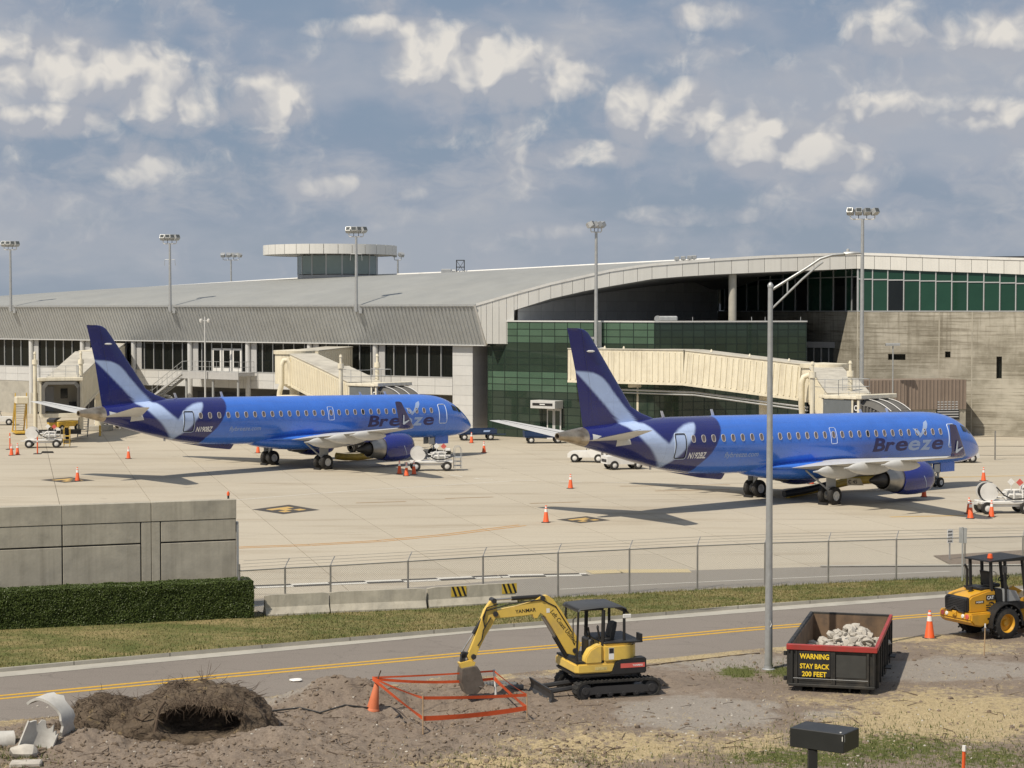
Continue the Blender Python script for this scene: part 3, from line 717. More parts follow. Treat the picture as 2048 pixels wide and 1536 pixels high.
nn = Vector((0, 0, 0)) - NI * .05; m_.loft([[a, b_, c, d], [a + nn, b_ + nn, c + nn, d + nn]], cap0=True, cap1=True); m_.build('corner_trim', M_cladl, conc, world=True)
# window band
COLS = [-60, 62.5, 165, 267.5, 380, 496, 619.5, 751]
tp0 = fac_t(905); PW_ = 1.42
mp = MB(); mp.box(-PW_ / 2 + .03, PW_ / 2 - .03, -.02, .02, 5.26, 8.08); pane_me = mp.mesh('pane', M_gdark)
mm = MB(); mm.box(-.04, .04, -.10, .08, 5.2, 8.11); mull_me = mm.mesh('mullion', M_mull)
npan = int((tL - tp0) / PW_); d0, d1 = fac_t(489), fac_t(421)
DOORT = []
for i in range(npan):
    t_ = tp0 + (i + .5) * PW_
    link('mullion', mull_me, conc, M=wl(FM(t_ + PW_ / 2, -.15, 0), conc))
    if d0 - .1 < t_ < d1 + .1: DOORT.append(t_); continue
    link('pane', pane_me, conc, M=wl(FM(t_, -.2, 0), conc))
fbox('window_sill', M_mull, conc, tp0, tL, -.3, .06, 5.14, 5.22)
fbox('back_wall', M_black, conc, tp0, tL, -.8, -.6, 3.6, 8.1)
# glazed doors on the upper landing
for k, t_ in enumerate(DOORT):
    m_ = MB(FM(t_, -.16, 0)); m_.box(-.62, .62, -.05, .05, 5.22, 7.5); dr = m_.build('door', M_white, conc, world=True)
    m_ = MB(FM(t_, -.16, 0)); m_.box(-.42, .42, .052, .07, 5.55, 7.3)
    q = m_; inv = MATW[conc.name].inverted(); q.v = [inv @ v for v in q.v]; link('door_glass', q.mesh('door_glass', M_gdark), dr)
    m_ = MB(FM(t_, -.16, 0)); m_.box(-.66, .66, -.02, .02, 7.55, 8.08); m_.build('transom_pane', M_gdark, conc, world=True)
# sill cladding, two rows of panels
PWc = 2.05
mp = MB(); mp.bbox(-PWc / 2 + .012, PWc / 2 - .012, -.06, .03, 0, .77, .008); clad_me = mp.mesh('cladding_panel', M_cladl)
i = 0
while tp0 + (i + .5) * PWc < tL:
    t_ = tp0 + (i + .5) * PWc
    for z in (3.58, 4.37): link('cladding_panel', clad_me, conc, M=wl(FM(t_, 0, z), conc))
    i += 1
fbox('spandrel_backing', M_soffit, conc, tp0, tL, -.5, -.07, 3.56, 5.14)
# open service level below
fbox('service_wall', M_clad if False else pbr('service_wall_grey', (.13, .128, .12), .85, var=.2, scale=.6), conc, tp0, tL, -3.4, -3.2, 0, 3.56)  # shade of the open level put into the wall's dark grey
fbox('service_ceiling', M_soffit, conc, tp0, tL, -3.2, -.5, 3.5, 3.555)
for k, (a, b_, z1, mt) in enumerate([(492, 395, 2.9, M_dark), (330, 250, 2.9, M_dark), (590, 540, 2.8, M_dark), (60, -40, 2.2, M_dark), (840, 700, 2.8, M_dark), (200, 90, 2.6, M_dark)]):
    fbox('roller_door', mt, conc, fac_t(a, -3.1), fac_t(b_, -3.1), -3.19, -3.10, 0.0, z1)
fbox('low_wall', M_conc_pale, conc, fac_t(75), fac_t(-60), -.02, .35, 0, 2.3)
fbox('low_wall', M_conc_pale, conc, fac_t(75), fac_t(-60), -.3, .02, 2.302, 3.55)
for px in COLS:
    m_ = MB(); p = Fp(fac_t(px, .1), .1, 0); m_.cyl((p.x, p.y, 0), (p.x, p.y, 8.12), .27, .27, 18); m_.build('column', M_cladl, conc, smooth=True, world=True)
    fbox('column_back', M_clad, conc, fac_t(px, .1) - 1.05, fac_t(px, .1) - .30, -.12, -.02, 5.2, 8.11)
# panelled end pier
t0, t1 = fac_t(945), fac_t(905)
fbox('pier_core', M_clad, conc, t0 + .02, t1, -2.4, -.05, 0, 8.12)
for k in range(9):
    z0 = k * .9; z1 = min(8.1, z0 + .885)
    fbox('cladding_panel', M_cladl, conc, t0, t1 - .01, -.05, .0, z0, z1)
    fbox('cladding_panel', M_clad, conc, t0 - .02, t0 + .02, -2.35, -.01, z0, z1)  # side face in darker grey than the lit front: shade put into colour
# roof
RIDGE = [(-120, 609), (0, 603.7), (75, 595), (277, 578), (512, 563.7), (594, 559), (757, 552.5), (882, 547.5), (1024, 540.5), (1174, 532.5), (1304, 526), (1420, 520)]
OFFR = -26.0
rings = []
for k in range(8):
    u = k / 7; off = 1.9 + (OFFR - 1.9) * u; ring = []
    for px, py in RIDGE:
        t_ = fac_t(px, OFFR); P = Fp(t_, OFFR, 0); zr = D(px, py, P.y).z
        ring.append(Fp(t_, off, 11.78 + (zr - 11.78) * math.sin(u * PI / 2) ** 0.9 if u > 0 else 11.78))
    rings.append(ring)
ring = [Vector((p.x, p.y, p.z - 2.5)) + NI * 14 for p in rings[-1]]; rings.append(ring)
_P0, _K = Vector((-3.2, 171.5, 0)), Vector((32.0, 178.5, 0)); _n = Vector((-(_K - _P0).y, (_K - _P0).x, 0)).normalized()
for rg_ in rings:                             # the sheet stops behind the arched fascia
    for i, q in enumerate(rg_):
        s_ = (q - _P0).dot(_n)
        if s_ < .35: rg_[i] = q - DC * ((.35 - s_) / -DC.dot(_n))
m_ = MB(); m_.loft(rings, closed=False); m_.build('roof_sheet', M_roof, conc, smooth=60, world=True)
m_ = MB(); m_.tube([p + Vector((0, 0, .06)) for p in rings[7]], .16, 6); m_.build('ridge_highlight', M_white, conc, world=True)  # white tube added along the ridge, painting in its sunlit edge
# roof plant: small fan box and steel frame near the ridge
def roof_pt(px, off):
    u = (1.9 - off) / (1.9 - OFFR); t_ = fac_t(px, off); P = Fp(fac_t(px, OFFR), OFFR, 0); zr = D(px, lerp_tab(RIDGE, px), P.y).z
    return Fp(t_, off, 11.78 + (zr - 11.78) * math.sin(u * PI / 2) ** 0.9)
p = roof_pt(893, -24); m_ = MB(T(p)); m_.bbox(-.55, .55, -.5, .5, -.3, .45, .06); m_.cyl((.6, -.1, .2), (1.0, -.1, .2), .22, .22, 12)
tag(m_.build('roof_fan', M_galv, smooth=30), 'small grey fan unit on the concourse roof ridge', 'fan unit')
p = roof_pt(921, -25.5); m_ = MB(T(p))
for x in (-.42, .42):
    for y in (-.3, .3): m_.box(x - .04, x + .04, y - .04, y + .04, -.4, 1.35)
for z in (.6, 1.33): m_.box(-.46, .46, -.34, -.28, z - .04, z + .04); m_.box(-.46, .46, .28, .34, z - .04, z + .04)
m_.tube([(-.42, -.3, 0), (.42, -.3, 1.3)], .03, 4); m_.tube([(.42, .3, 0), (-.42, .3, 1.3)], .03, 4)
tag(m_.build('roof_frame', M_dark), 'dark open steel frame standing on the roof ridge', 'steel frame')

# ------------------------------------------------------------------ round look-out tower on the roof
tC = fac_t(676, -24.0); RC = Fp(tC, -24.0, 0); RY = RC.y; kx = RY / F_PX
zt, zb = D(676, 492, RY).z, D(676, 511, RY).z; zw0, zw1 = D(676, 551, RY).z, D(676, 512, RY).z
rot = thing('rotunda_tower', 'round glazed look-out tower with wide pale disc roof', 'tower', (RC.x, RC.y, 10.5))
RD, RR = 80 * kx, 133 * kx; OX = -15 * kx
m_ = MB(T(RC.x + OX, RC.y, 0)); m_.lathe([(0.01, zt + .02), (RR - .35, zt + .02), (RR - .3, zt - .02)], 64); m_.build('roof_top', M_roof, rot, smooth=True, world=True)
m_ = MB(T(RC.x + OX, RC.y, 0)); m_.lathe([(RR - .3, zb + .04), (RD * .6, zb + .30), (0.01, zb + .3)], 64); m_.build('soffit', M_fascia, rot, smooth=True, world=True)
mp = MB(); NP = 30; a = PI / NP - .004
pts = [(RR * math.cos(-a + 2 * a * k / 4), RR * math.sin(-a + 2 * a * k / 4)) for k in range(5)]
pin = [((RR - .25) * math.cos(-a + 2 * a * k / 4), (RR - .25) * math.sin(-a + 2 * a * k / 4)) for k in range(5)]
mp.prism(pts + list(reversed(pin)), 'z', zb - 0.0, zt); dp_me = mp.mesh('fascia_panel', M_fascia, smooth=30)
for k in range(NP): link('fascia_panel', dp_me, rot, M=wl(T(RC.x + OX, RC.y, 0) @ rz(2 * PI * k / NP), rot))
NP = 16; a = PI / NP
m_ = MB(T(RC.x, RC.y, 0)); m_.lathe([(RD - .35, 10.5), (RD - .35, zb + .3)], 32); m_.build('drum_core', M_soffit, rot, smooth=True, world=True)
m_ = MB(T(RC.x, RC.y, 0)); m_.lathe([(RD, 10.5), (RD, zw0), (RD - .15, zw0 + .02)], NP, a0=a, a1=a + 2 * PI); m_.build('drum_base', M_clad, rot, world=True)
wd = 2 * RD * math.sin(a) * .5
mp = MB(); mp.box(RD * math.cos(a) - .06, RD * math.cos(a) - .01, -wd + .07, wd - .07, zw0 + .1, zw1 - .05); tp_me = mp.mesh('pane', M_glight)
mp = MB(); mp.box(-.06, .06, -.07, .07, zw0, zw1 + .2); tm_me = mp.mesh('mullion', M_mull)
for k in range(NP):
    b_ = 2 * a * k + a
    link('pane', tp_me, rot, M=wl(T(RC.x, RC.y, 0) @ rz(b_ + a), rot))
    link('mullion', tm_me, rot, M=wl(T(RC.x, RC.y, 0) @ rz(b_) @ T(RD - .04, 0, 0), rot))

# ------------------------------------------------------------------ main hall under the arched fascia
P0 = Vector((-3.2, 171.5, 0)); K = Vector((32.0, 178.5, 0)); R2 = Vector((48.0, 171.5, 0)); R2 = K + (R2 - K) * 1.35
def on_line(a, b_, px):
    x = (px - 1024) / F_PX; d = b_ - a; t = (x * a.y - a.x) / (d.x - x * d.y); return a + d * t
hall = thing('terminal_hall', 'main terminal hall with arched pale fascia, green window band and board-marked concrete wall', 'building', (20, 185, 0))
TOPF = [(952, 607), (1024, 586), (1101, 565), (1169, 550), (1219, 539), (1275, 530.5), (1304, 527), (1365, 522), (1429, 517), (1529, 511), (1628, 507), (1713, 505), (1781, 507), (1911, 512), (2041, 515.5), (2300, 523)]
BOTF = [(952, 614), (973, 687.5), (1027.9, 688), (1028, 620.5), (1101, 597.5), (1169, 582), (1219, 572.5), (1275, 563), (1304, 558), (1365, 553), (1429, 549), (1529, 544.5), (1691, 538), (1713, 537), (1846, 542), (1976, 546), (2048, 549), (2300, 559)]
SEAMS = [952, 962, 973, 985, 998, 1013, 1028, 1035, 1057, 1078, 1101.5, 1124, 1145, 1169, 1193, 1219, 1246.5, 1275, 1304, 1334, 1365, 1397, 1429, 1463, 1496.5, 1529, 1562, 1595, 1628, 1660, 1691, 1713, 1749, 1781, 1813, 1845, 1878, 1911, 1943, 1975, 2008, 2040, 2075, 2110]
def hall_line(px): return on_line(P0, K, px) if px <= 1713 else on_line(K, R2, px)
back = Vector((0.19, 0.98, 0))
for s0, s1 in zip(SEAMS, SEAMS[1:]):
    g = .35; q = []
    for px in (s0 + g, s1 - g):
        L = hall_line(px); q += [D(px, lerp_tab(BOTF, px), L.y), D(px, lerp_tab(TOPF, px) + 5.5, L.y)]
    m_ = MB(); m_.loft([[q[0], q[2], q[3], q[1]], [v + back * .10 for v in (q[0], q[2], q[3], q[1])]], cap0=True, cap1=True)
    m_.build('fascia_panel', M_fascia, hall, world=True)
# cap flashing and roof shell
capr = []; shell = []; sof = []
for i in range(len(SEAMS)):
    px = SEAMS[i]; L = hall_line(px); t_, b_ = D(px, lerp_tab(TOPF, px), L.y), D(px, lerp_tab(BOTF, px), L.y)
    lo = D(px, lerp_tab(TOPF, px) + 5.2, L.y); f_ = -back * .06
    capr.append([lo + f_, t_ + f_, t_ + back * .5, lo + back * .5]); shell.append(t_); sof.append(b_)
m_ = MB(); m_.loft(capr, cap0=True, cap1=True); m_.build('cap_flashing', M_white, hall, world=True)
m_ = MB(); n = len(shell); DEEP = back * 46
m_.add([p + back * .1 for p in shell] + [p + DEEP for p in shell], [(i, i + 1, n + i + 1, n + i) for i in range(n - 1)]); m_.build('roof_shell', M_roof, hall, world=True)
m_ = MB(); m_.add([p + back * .1 + Vector((0, 0, .05)) for p in sof] + [p + DEEP for p in sof], [(i, n + i, n + i + 1, i + 1) for i in range(n - 1)]); m_.build('soffit', M_soffit, hall, world=True)
# walls: shaded recess, left return with windows, right concrete face
LW = Vector((22.1, 206.8, 0)); RW0 = Vector((0.55, 172.7, 0))
def wall_M(a, b_): d = (b_ - a); return basis((a.x, a.y, 0), d), d.length
Mr, Lr = wall_M(RW0, LW)
def soffit_z(p):
    d = K - P0; den = d.x * back.y - d.y * back.x; v = p - P0; u = (v.x * back.y - v.y * back.x) / den; q = P0 + d * u
    px = 1024 + F_PX * q.x / q.y; return D(px, lerp_tab(BOTF, px), q.y).z
XD = Vector((Mr[0][0], Mr[1][0], 0))
m_ = MB(Mr); n = 24; zs_ = [soffit_z(RW0 + XD * (Lr * i / n)) + .1 for i in range(n + 1)]
m_.add([(Lr * i / n, .05, 0) for i in range(n + 1)] + [(Lr * i / n, .05, zs_[i]) for i in range(n + 1)], [(i, i + 1, n + 2 + i, n + 1 + i) for i in range(n)]); m_.build('recess_wall', M_soffit, hall, world=True)
for i in range(20):
    w_ = Lr / 20; zl, zr_ = soffit_z(RW0 + XD * (i * w_)), soffit_z(RW0 + XD * ((i + 1) * w_))
    for k in range(6):
        z0 = 10.2 + k * 1.0; za, zb2 = min(z0 + .985, zl), min(z0 + .985, zr_)
        if max(za, zb2) < z0 + .1: continue
        m_ = MB(Mr); m_.prism([(i * w_ + .015, z0 + .015), ((i + 1) * w_ - .015, z0 + .015), ((i + 1) * w_ - .015, max(z0 + .02, zb2)), (i * w_ + .015, max(z0 + .02, za))], 'y', -.02, .04); m_.build('recess_panel', M_cladd, hall, world=True)
ZB = 11.2
def b_board(t, pos):
    tcn = t.new('ShaderNodeTexCoord'); x, y, z = t.xyz(tcn.outputs['Object'])
    brd = t.noise(t.comb(t.math('MULTIPLY', x, .16), t.math('MULTIPLY', y, .16), t.math('MULTIPLY', z, 5.0)), 1.0, 5, 0.75)
    n1 = t.noise(tcn.outputs['Object'], 0.35, 6, 0.6); n2 = t.noise(tcn.outputs['Object'], 2.2, 6, 0.7)
    ver = t.noise(t.comb(t.math('MULTIPLY', x, 3.0), t.math('MULTIPLY', y, 3.0), t.math('MULTIPLY', z, .22)), 1.0, 5, 0.65)
    c = t.mix(t.smooth(n1, .3, .7), (0.235, 0.215, 0.168), (0.46, 0.43, 0.36))
    c = t.mix(t.math('MULTIPLY', t.smooth(brd, 0.50, 0.66), .75), c, (0.16, 0.14, 0.105)); c = t.mix(t.math('MULTIPLY', t.smooth(brd, 0.46, 0.34), .6), c, (0.52, 0.485, 0.40)); c = t.mix(t.math('MULTIPLY', t.smooth(brd, 0.28, 0.42), -1.0), c, c)
    c = t.mix(t.math('MULTIPLY', t.smooth(brd, 0.56, 0.40), 0.0), c, c)
    wet = t.math('MULTIPLY', t.smooth(ver, 0.45, 0.70), t.math('MULTIPLY', t.smooth(z, 3.5, 10.5), 0.6))     # run-off stains from the sill
    c = t.mix(wet, c, (0.155, 0.135, 0.10)); c = t.mix(t.math('MULTIPLY', t.smooth(n2, 0.52, 0.75), 0.4), c, (0.46, 0.43, 0.365))
    return c, 0.92, (brd, 0.6, 0.03)
M_board = ground_mat('board_marked_concrete', b_board)
Ml, Ll = wall_M(LW, K); Mk, Lk = wall_M(K, R2)
def wbox(name, mat, M, x0, x1, y0, y1, z0, z1, root=None): m_ = MB(M); m_.box(x0, x1, y0, y1, z0, z1); return m_.build(name, mat, root or hall, world=True)
def wall_x(a, M, px): p = on_line(a, a + Vector((M[0][0], M[1][0], 0)), px); return (p - a).dot(Vector((M[0][0], M[1][0], 0)))
wbox('return_wall', M_board, Ml, 0, Ll - .02, 0, .5, 0, ZB)
# concrete face with deep slots: build the wall in pieces round the openings
xs = {px: wall_x(K, Mk, px) for px in (1776, 1811, 1890, 1901, 1993, 2004)}
def zf(px, py): return D(px, py, on_line(K, R2, px).y).z
slots = [(xs[1776], xs[1811], zf(1793, 720), zf(1793, 708)), (xs[1890], xs[1901], zf(1895, 715), zf(1895, 703)), (xs[1993], xs[2004], zf(1998, 757), zf(1998, 713))]
edges = [0] + [v for s_ in slots for v in s_[:2]] + [Lk]
jn = [wall_x(K, Mk, px) for px in (1878, 1944)]
for k in range(0, len(edges) - 1):
    x0, x1 = edges[k], edges[k + 1]
    if k % 2 == 0: wbox('wall_slab', M_board, Mk, x0 + (.004 if k else 0), x1 - .004, 0, .6, 0, ZB)
    else:
        s_ = slots[k // 2]; wbox('wall_slab', M_board, Mk, x0, x1, 0.002, .6, 0, s_[2]); wbox('wall_slab', M_board, Mk, x0, x1, 0.002, .6, s_[3], ZB)
        wbox('slot_window', M_gdark, Mk, x0, x1, .45, .5, s_[2], s_[3])
for j in jn: wbox('joint_cover', M_conc_wall, Mk, j - .05, j + .05, -.012, 0, 0, ZB - .02)
wbox('joint_cover', M_conc_wall, Mk, .0, .12, -.014, 0, 0, ZB - .02)
# green window bands
def band(M, L, a0, pxl, zt_fn, darks):
    xl = [wall_x(a0, M, px) for px in pxl]
    for k, (x0, x1) in enumerate(zip(xl, xl[1:])):
        zt0 = zt_fn((pxl[k] + pxl[k + 1]) / 2); zt_ = ZB + (zt0 - ZB) * .76
        wbox('pane', M_gdark if k in darks else M_ggreenw, M, x0 + .05, x1 - .05, .18, .22, ZB + .1, zt_ - .05)
        wbox('pane', M_ggreenw, M, x0 + .05, x1 - .05, .18, .22, zt_ + .05, zt0 + .3)
        wbox('mullion', M_mull, M, x0 - .05, x0 + .05, .10, .26, ZB, zt0 + .3)
        wbox('transom', M_mull, M, x0 + .05, x1 - .05, .11, .25, zt_ - .05, zt_ + .05)
    wbox('mullion', M_mull, M, xl[-1] - .05, xl[-1] + .05, .10, .26, ZB, zt_fn(pxl[-1]) + .3)
    wbox('window_sill', M_mull, M, xl[0], xl[-1], -.03, .5, ZB, ZB + .09)
    wbox('band_back', M_black, M, xl[0], xl[-1], .9, 1.0, ZB, zt_fn(pxl[0]) + 1)
zb_right = lambda px: D(px, lerp_tab(BOTF, px), on_line(K, R2, px).y).z
zb_left = lambda px: D(px, lerp_tab(BOTF, 1700), K.y).z + .3
band(Ml, Ll, LW, [1433, 1446, 1468, 1490, 1513, 1537, 1562, 1587, 1612, 1637, 1663, 1688, 1700, 1712.5], zb_left, (7, 10, 12))
band(Mk, Lk, K, [1713.5, 1724, 1743.5, 1774, 1806, 1838, 1870, 1902, 1933.5, 1966, 1998, 2030, 2063, 2096], zb_right, (3,))
# free-standing column under the arch
c = on_line(P0 + back * 1.0, K + back * 1.0, 1464.5); m_ = MB(); m_.cyl((c.x, c.y, 0), (c.x, c.y, D(1464, 548, c.y).z), .36, .36, 20); m_.build('column', M_conc_pale, hall, smooth=True, world=True)
# ventilation hood seen above the glass block
c = D(1338, 640, 172.5); m_ = MB(T(c.x, c.y, 10.33)); m_.bbox(-.9, .75, -.4, .4, 0, .48, .1); m_.cyl((-1.0, 0, .22), (-1.0, .5, .22), .30, .30, 14)
tag(m_.build('roof_duct', M_galv, smooth=30), 'squat grey duct on the glass block roof under the arch', 'duct')
# roof lamps on top of the arch
for k, px in enumerate((1345, 1358, 1371, 1380)):
    L = hall_line(px); z = D(px, lerp_tab(TOPF, px), L.y).z; p = Vector((L.x, L.y, 0)) + back * 3.5
    m_ = MB(T(p.x, p.y, z + .15)); m_.box(-.05, .05, -.05, .05, -.6, .1); m_.bbox(-.22, .22, -.2, .2, .05, .42, .05)
    tag(m_.build('roof_lamp', M_galv), ['leftmost of four small floodlights on the arch roof', 'second from left of four small floodlights on the arch roof', 'third from left of four small floodlights on the arch roof', 'rightmost of four small floodlights on the arch roof'][k], 'floodlight', 'floodlights on the arch roof')

# ------------------------------------------------------------------ green glass block
gb = thing('glass_block', 'green glass curtain-wall block with dark gridded panes under the arch', 'building', (12, 168, 0))
GA = Vector((-2.2, 173.4, 0)); GB_ = on_line(GA, GA + DC, 1309); GC = Vector((GB_.x, GB_.y, 0)) + Vector((.94, .34, 0)) * 14.5; GZ = 10.30
rowsz = [0, .72, 1.42, 2.12, 2.82, 3.52, 4.12, 4.72, 5.32, 5.9, 6.5, 7.1, 7.7, 8.45, 9.05, 9.65, GZ]
def curtain(a, b_, pxs, lo_px, dark_face):
    M, L = wall_M(a, b_); xl = [wall_x(a, M, p) for p in pxs]
    m_ = MB(M); m_.box(xl[0], xl[-1], .12, .5, 0, GZ - .02); m_.build('wall_core', M_black, gb, world=True)
    for k, (x0, x1) in enumerate(zip(xl, xl[1:])):
        for j, (z0, z1) in enumerate(zip(rowsz, rowsz[1:])):
            bright = (3.6 < z0 < 5.6) or z0 > 8.0
            if z1 - z0 < .3: continue
            m_ = MB(M); m_.box(x0 + .03, x1 - .03, 0, .03, z0 + .03, z1 - .03)
            m_.build('pane', (M_ggreend if (dark_face or not bright) else M_ggreen), gb, world=True)
        m_ = MB(M); m_.box(x0 - .03, x0 + .03, -.02, .12, 0, GZ); m_.build('mullion', M_mulld, gb, world=True)
    m_ = MB(M)
    for z in rowsz[1:-1]: m_.box(xl[0], xl[-1], -.012, .10, z - .03, z + .03)
    m_.build('transoms', M_mulld, gb, world=True)
    m_ = MB(M); m_.box(xl[0] - .08, xl[-1] + .08, -.08, .5, GZ, GZ + .12); m_.build('coping', M_cladl, gb, world=True)
curtain(GA, GB_, [975.5, 985, 1009.5, 1034.5, 1059, 1084, 1109.5, 1135, 1161, 1187, 1213, 1240, 1267, 1295, 1309], None, False)
curtain(GB_, GC, [1309, 1320, 1343, 1365, 1387, 1409, 1430.5, 1452, 1473, 1494, 1514.5, 1535, 1555.5, 1576, 1596, 1612], None, True)  # darker glass over the whole right face, its duller reflection put into colour
m_ = MB(); far = [LW - Vector((-1, 0, 0)), Vector((29, 188, 0))]
m_.add([Vector((p.x, p.y, GZ - .01)) for p in (GA, GB_, GC, Vector((28.5, 188, 0)), Vector((22, 205, 0)), Vector((1.5, 174, 0)))], [(0, 1, 2, 3, 4, 5)]); m_.build('roof', M_roof, gb, world=True)
Mg, Lg = wall_M(GC, Vector((28.6, 187.6, 0))); m_ = MB(Mg); m_.box(0, Lg, 0, .1, 0, GZ); m_.build('side_wall', M_mulld, gb, world=True)
for px in (1311, 1385, 1459, 1503, 1530, 1601):
    p = on_line(GB_ + Vector((0, .25, 0)), GC + Vector((0, .25, 0)), px); m_ = MB(); m_.cyl((p.x, p.y, GZ), (p.x, p.y, GZ + .45), .025, .025, 6); m_.build('rail_post', M_galv, gb, world=True)
# porch over the apron door
Mg, Lg = wall_M(GA, GB_); xa, xb = wall_x(GA, Mg, 1078), wall_x(GA, Mg, 1127)
pr = thing('door_porch', 'pale box canopy with dark sign strip over the apron door', 'porch', (on_line(GA, GB_, 1100).x, on_line(GA, GB_, 1100).y, 0))
m_ = MB(Mg); m_.bbox(xa, xb, -1.3, -.03, 2.72, 3.42, .02); m_.build('canopy', M_cladl, pr, world=True)
m_ = MB(Mg); m_.box(xa + .25, xb - .25, -1.33, -1.301, 2.98, 3.2); sg = m_.build('sign_strip', M_black, pr, world=True)
m_ = MB(Mg @ T((xa + xb) / 2 - .28, -1.335, 3.04))
for k in range(6): m_.box(k * .095, k * .095 + .075, 0, .003, 0, .10)
m_.v = [MATW[pr.name].inverted() @ v for v in m_.v]; link('pale_marks', m_.mesh('pale_marks', M_txtw), sg)
for k in range(2):
    x0 = wall_x(GA, Mg, 1096) + k * .78
    m_ = MB(Mg); m_.box(x0, x0 + .74, -.16, -.06, 0, 2.68); dr = m_.build('door_leaf', M_cladl, pr, world=True)
    m_ = MB(Mg); m_.box(x0 + .13, x0 + .61, -.18, -.162, .3, 2.5); m_.v = [MATW[pr.name].inverted() @ v for v in m_.v]; link('door_glass', m_.mesh('door_glass', M_ggreend), dr)
# grey glazed vestibule and ribbed service enclosure in front of the concrete face
vb = thing('vestibule', 'grey glazed vestibule beside the green glass block', 'vestibule', (28.3, 184, 0))
va, vc = D(1613, 700, 184.5), D(1688, 700, 182.0); va.z = vc.z = 0; Mv, Lv = wall_M(va, vc)
zt = D(1640, 684, 183).z
m_ = MB(Mv); m_.box(-.05, Lv + .05, -.15, 3.0, zt - .55, zt); m_.build('roof_slab', M_clad, vb, world=True)
for k in range(5):
    m_ = MB(Mv); w_ = Lv / 5; m_.box(k * w_ + .06, (k + 1) * w_ - .06, 0, .05, 0.2, zt - .6); m_.build('pane', M_ggrey, vb, world=True)
    m_ = MB(Mv); m_.box(k * w_ - .06, k * w_ + .06, -.05, .1, 0, zt - .552); m_.build('mullion', M_clad, vb, world=True)
m_ = MB(Mv); m_.box(Lv - .06, Lv + .04, -.05, 2.9, 0, zt - .552); m_.build('side_panel', M_clad, vb, world=True)
en = thing('service_enclosure', 'brown ribbed metal enclosure with louvred vent against the concrete wall', 'enclosure', (36, 171, 0))
ea, ec = D(1690, 760, 169.0), D(1933, 760, 171.5); ea.z = ec.z = 0; Me, Le = wall_M(ea, ec); ze = D(1933, 759, 171.5).z; ze0 = D(1933, 818, 171.5).z
M_brown = pbr('brown_ribbed_sheet', (0.235, 0.185, 0.150), 0.7, var=0.10, scale=0.8, streak=0.3)
m_ = MB(Me); n = int(Le / .34); pts = []
for i in range(n):
    for dx_, dy_ in ((0, 0), (.2, 0), (.23, -.05), (.31, -.05)): pts.append((i * Le / n + dx_ * Le / n / .34, dy_))
m_.add([(x, y, ze0) for x, y in pts] + [(x, y, ze) for x, y in pts], [(i, i + 1, len(pts) + i + 1, len(pts) + i) for i in range(len(pts) - 1)]); m_.build('ribbed_sheet', M_brown, en, world=True)
m_ = MB(Me); m_.box(0, Le, .06, 4.0, ze0, ze - .02); m_.build('enclosure_body', M_brown, en, world=True)
m_ = MB(Me); m_.box(0, Le, .1, 4.0, 0, ze0 - .01); m_.build('base_wall', M_conc_wall, en, world=True)
lx0, lx1 = wall_x(ea, Me, 1876), wall_x(ea, Me, 1918)
for k in range(7): m_ = MB(Me); z0 = 0.9 + k * .22; m_.box(lx0, lx1, -.03, .1, z0 + .9, z0 + 1.0); m_.build('louvre_slat', M_clad, en, world=True)
m_ = MB(Me); m_.box(lx0 - .08, lx1 + .08, .02, .09, 1.6, ze0 - .05); m_.build('louvre_recess', M_black, en, world=True)

# ------------------------------------------------------------------ floodlight masts
MAST_N = 0
def mast(label, base, top_z, r0, r1, heads, hz, face, spread, extra=None, yaw=0.0):
    o = thing('light_mast', label, 'light mast', base, yaw, 'floodlight masts round the terminal'); h = top_z - base[2]
    m_ = MB(); m_.cyl((0, 0, 0), (0, 0, h), r0, r1, 12); m_.build('pole', M_galv, o, smooth=True)
    m_ = MB(); w_ = spread / 2; m_.tube([(-w_, 0, .45), (-w_, 0, .1), (-w_ * .86, 0, 0), (w_ * .86, 0, 0), (w_, 0, .1), (w_, 0, .45)], .05, 6); m_.v = [v + Vector((0, 0, h)) for v in m_.v]; m_.build('crossbar', M_white, o, smooth=True)
    for k in range(heads):
        x = -w_ + spread * k / max(1, heads - 1); a = (k - (heads - 1) / 2) * .35
        f = MB(T(x, 0, h + .62) @ rz(a + face) @ Matrix.Rotation(math.radians(-28), 4, 'X'))
        f.loft([[(-.24, -.30, -.20), (.24, -.30, -.20), (.24, -.30, .20), (-.24, -.30, .20)], [(-.30, .12, -.25), (.30, .12, -.25), (.30, .12, .25), (-.30, .12, .25)], [(-.2, .36, -.16), (.2, .36, -.16), (.2, .36, .18), (-.2, .36, .18)]], cap0=True, cap1=True)
        hd = f.build('floodlight', M_galv, o, smooth=25)
        f = MB(T(x, 0, h + .62) @ rz(a + face) @ Matrix.Rotation(math.radians(-28), 4, 'X')); f.quad((-.21, -.305, -.17), (.21, -.305, -.17), (.21, -.305, .17), (-.21, -.305, .17)); link('lens', f.mesh('lens', M_ggrey), hd)
        f = MB(); f.tube([(x, 0, h + .05), (x, 0, h + .35), (x, .05, h + .55)], .03, 5); f.build('yoke', M_dark, o)
    return o
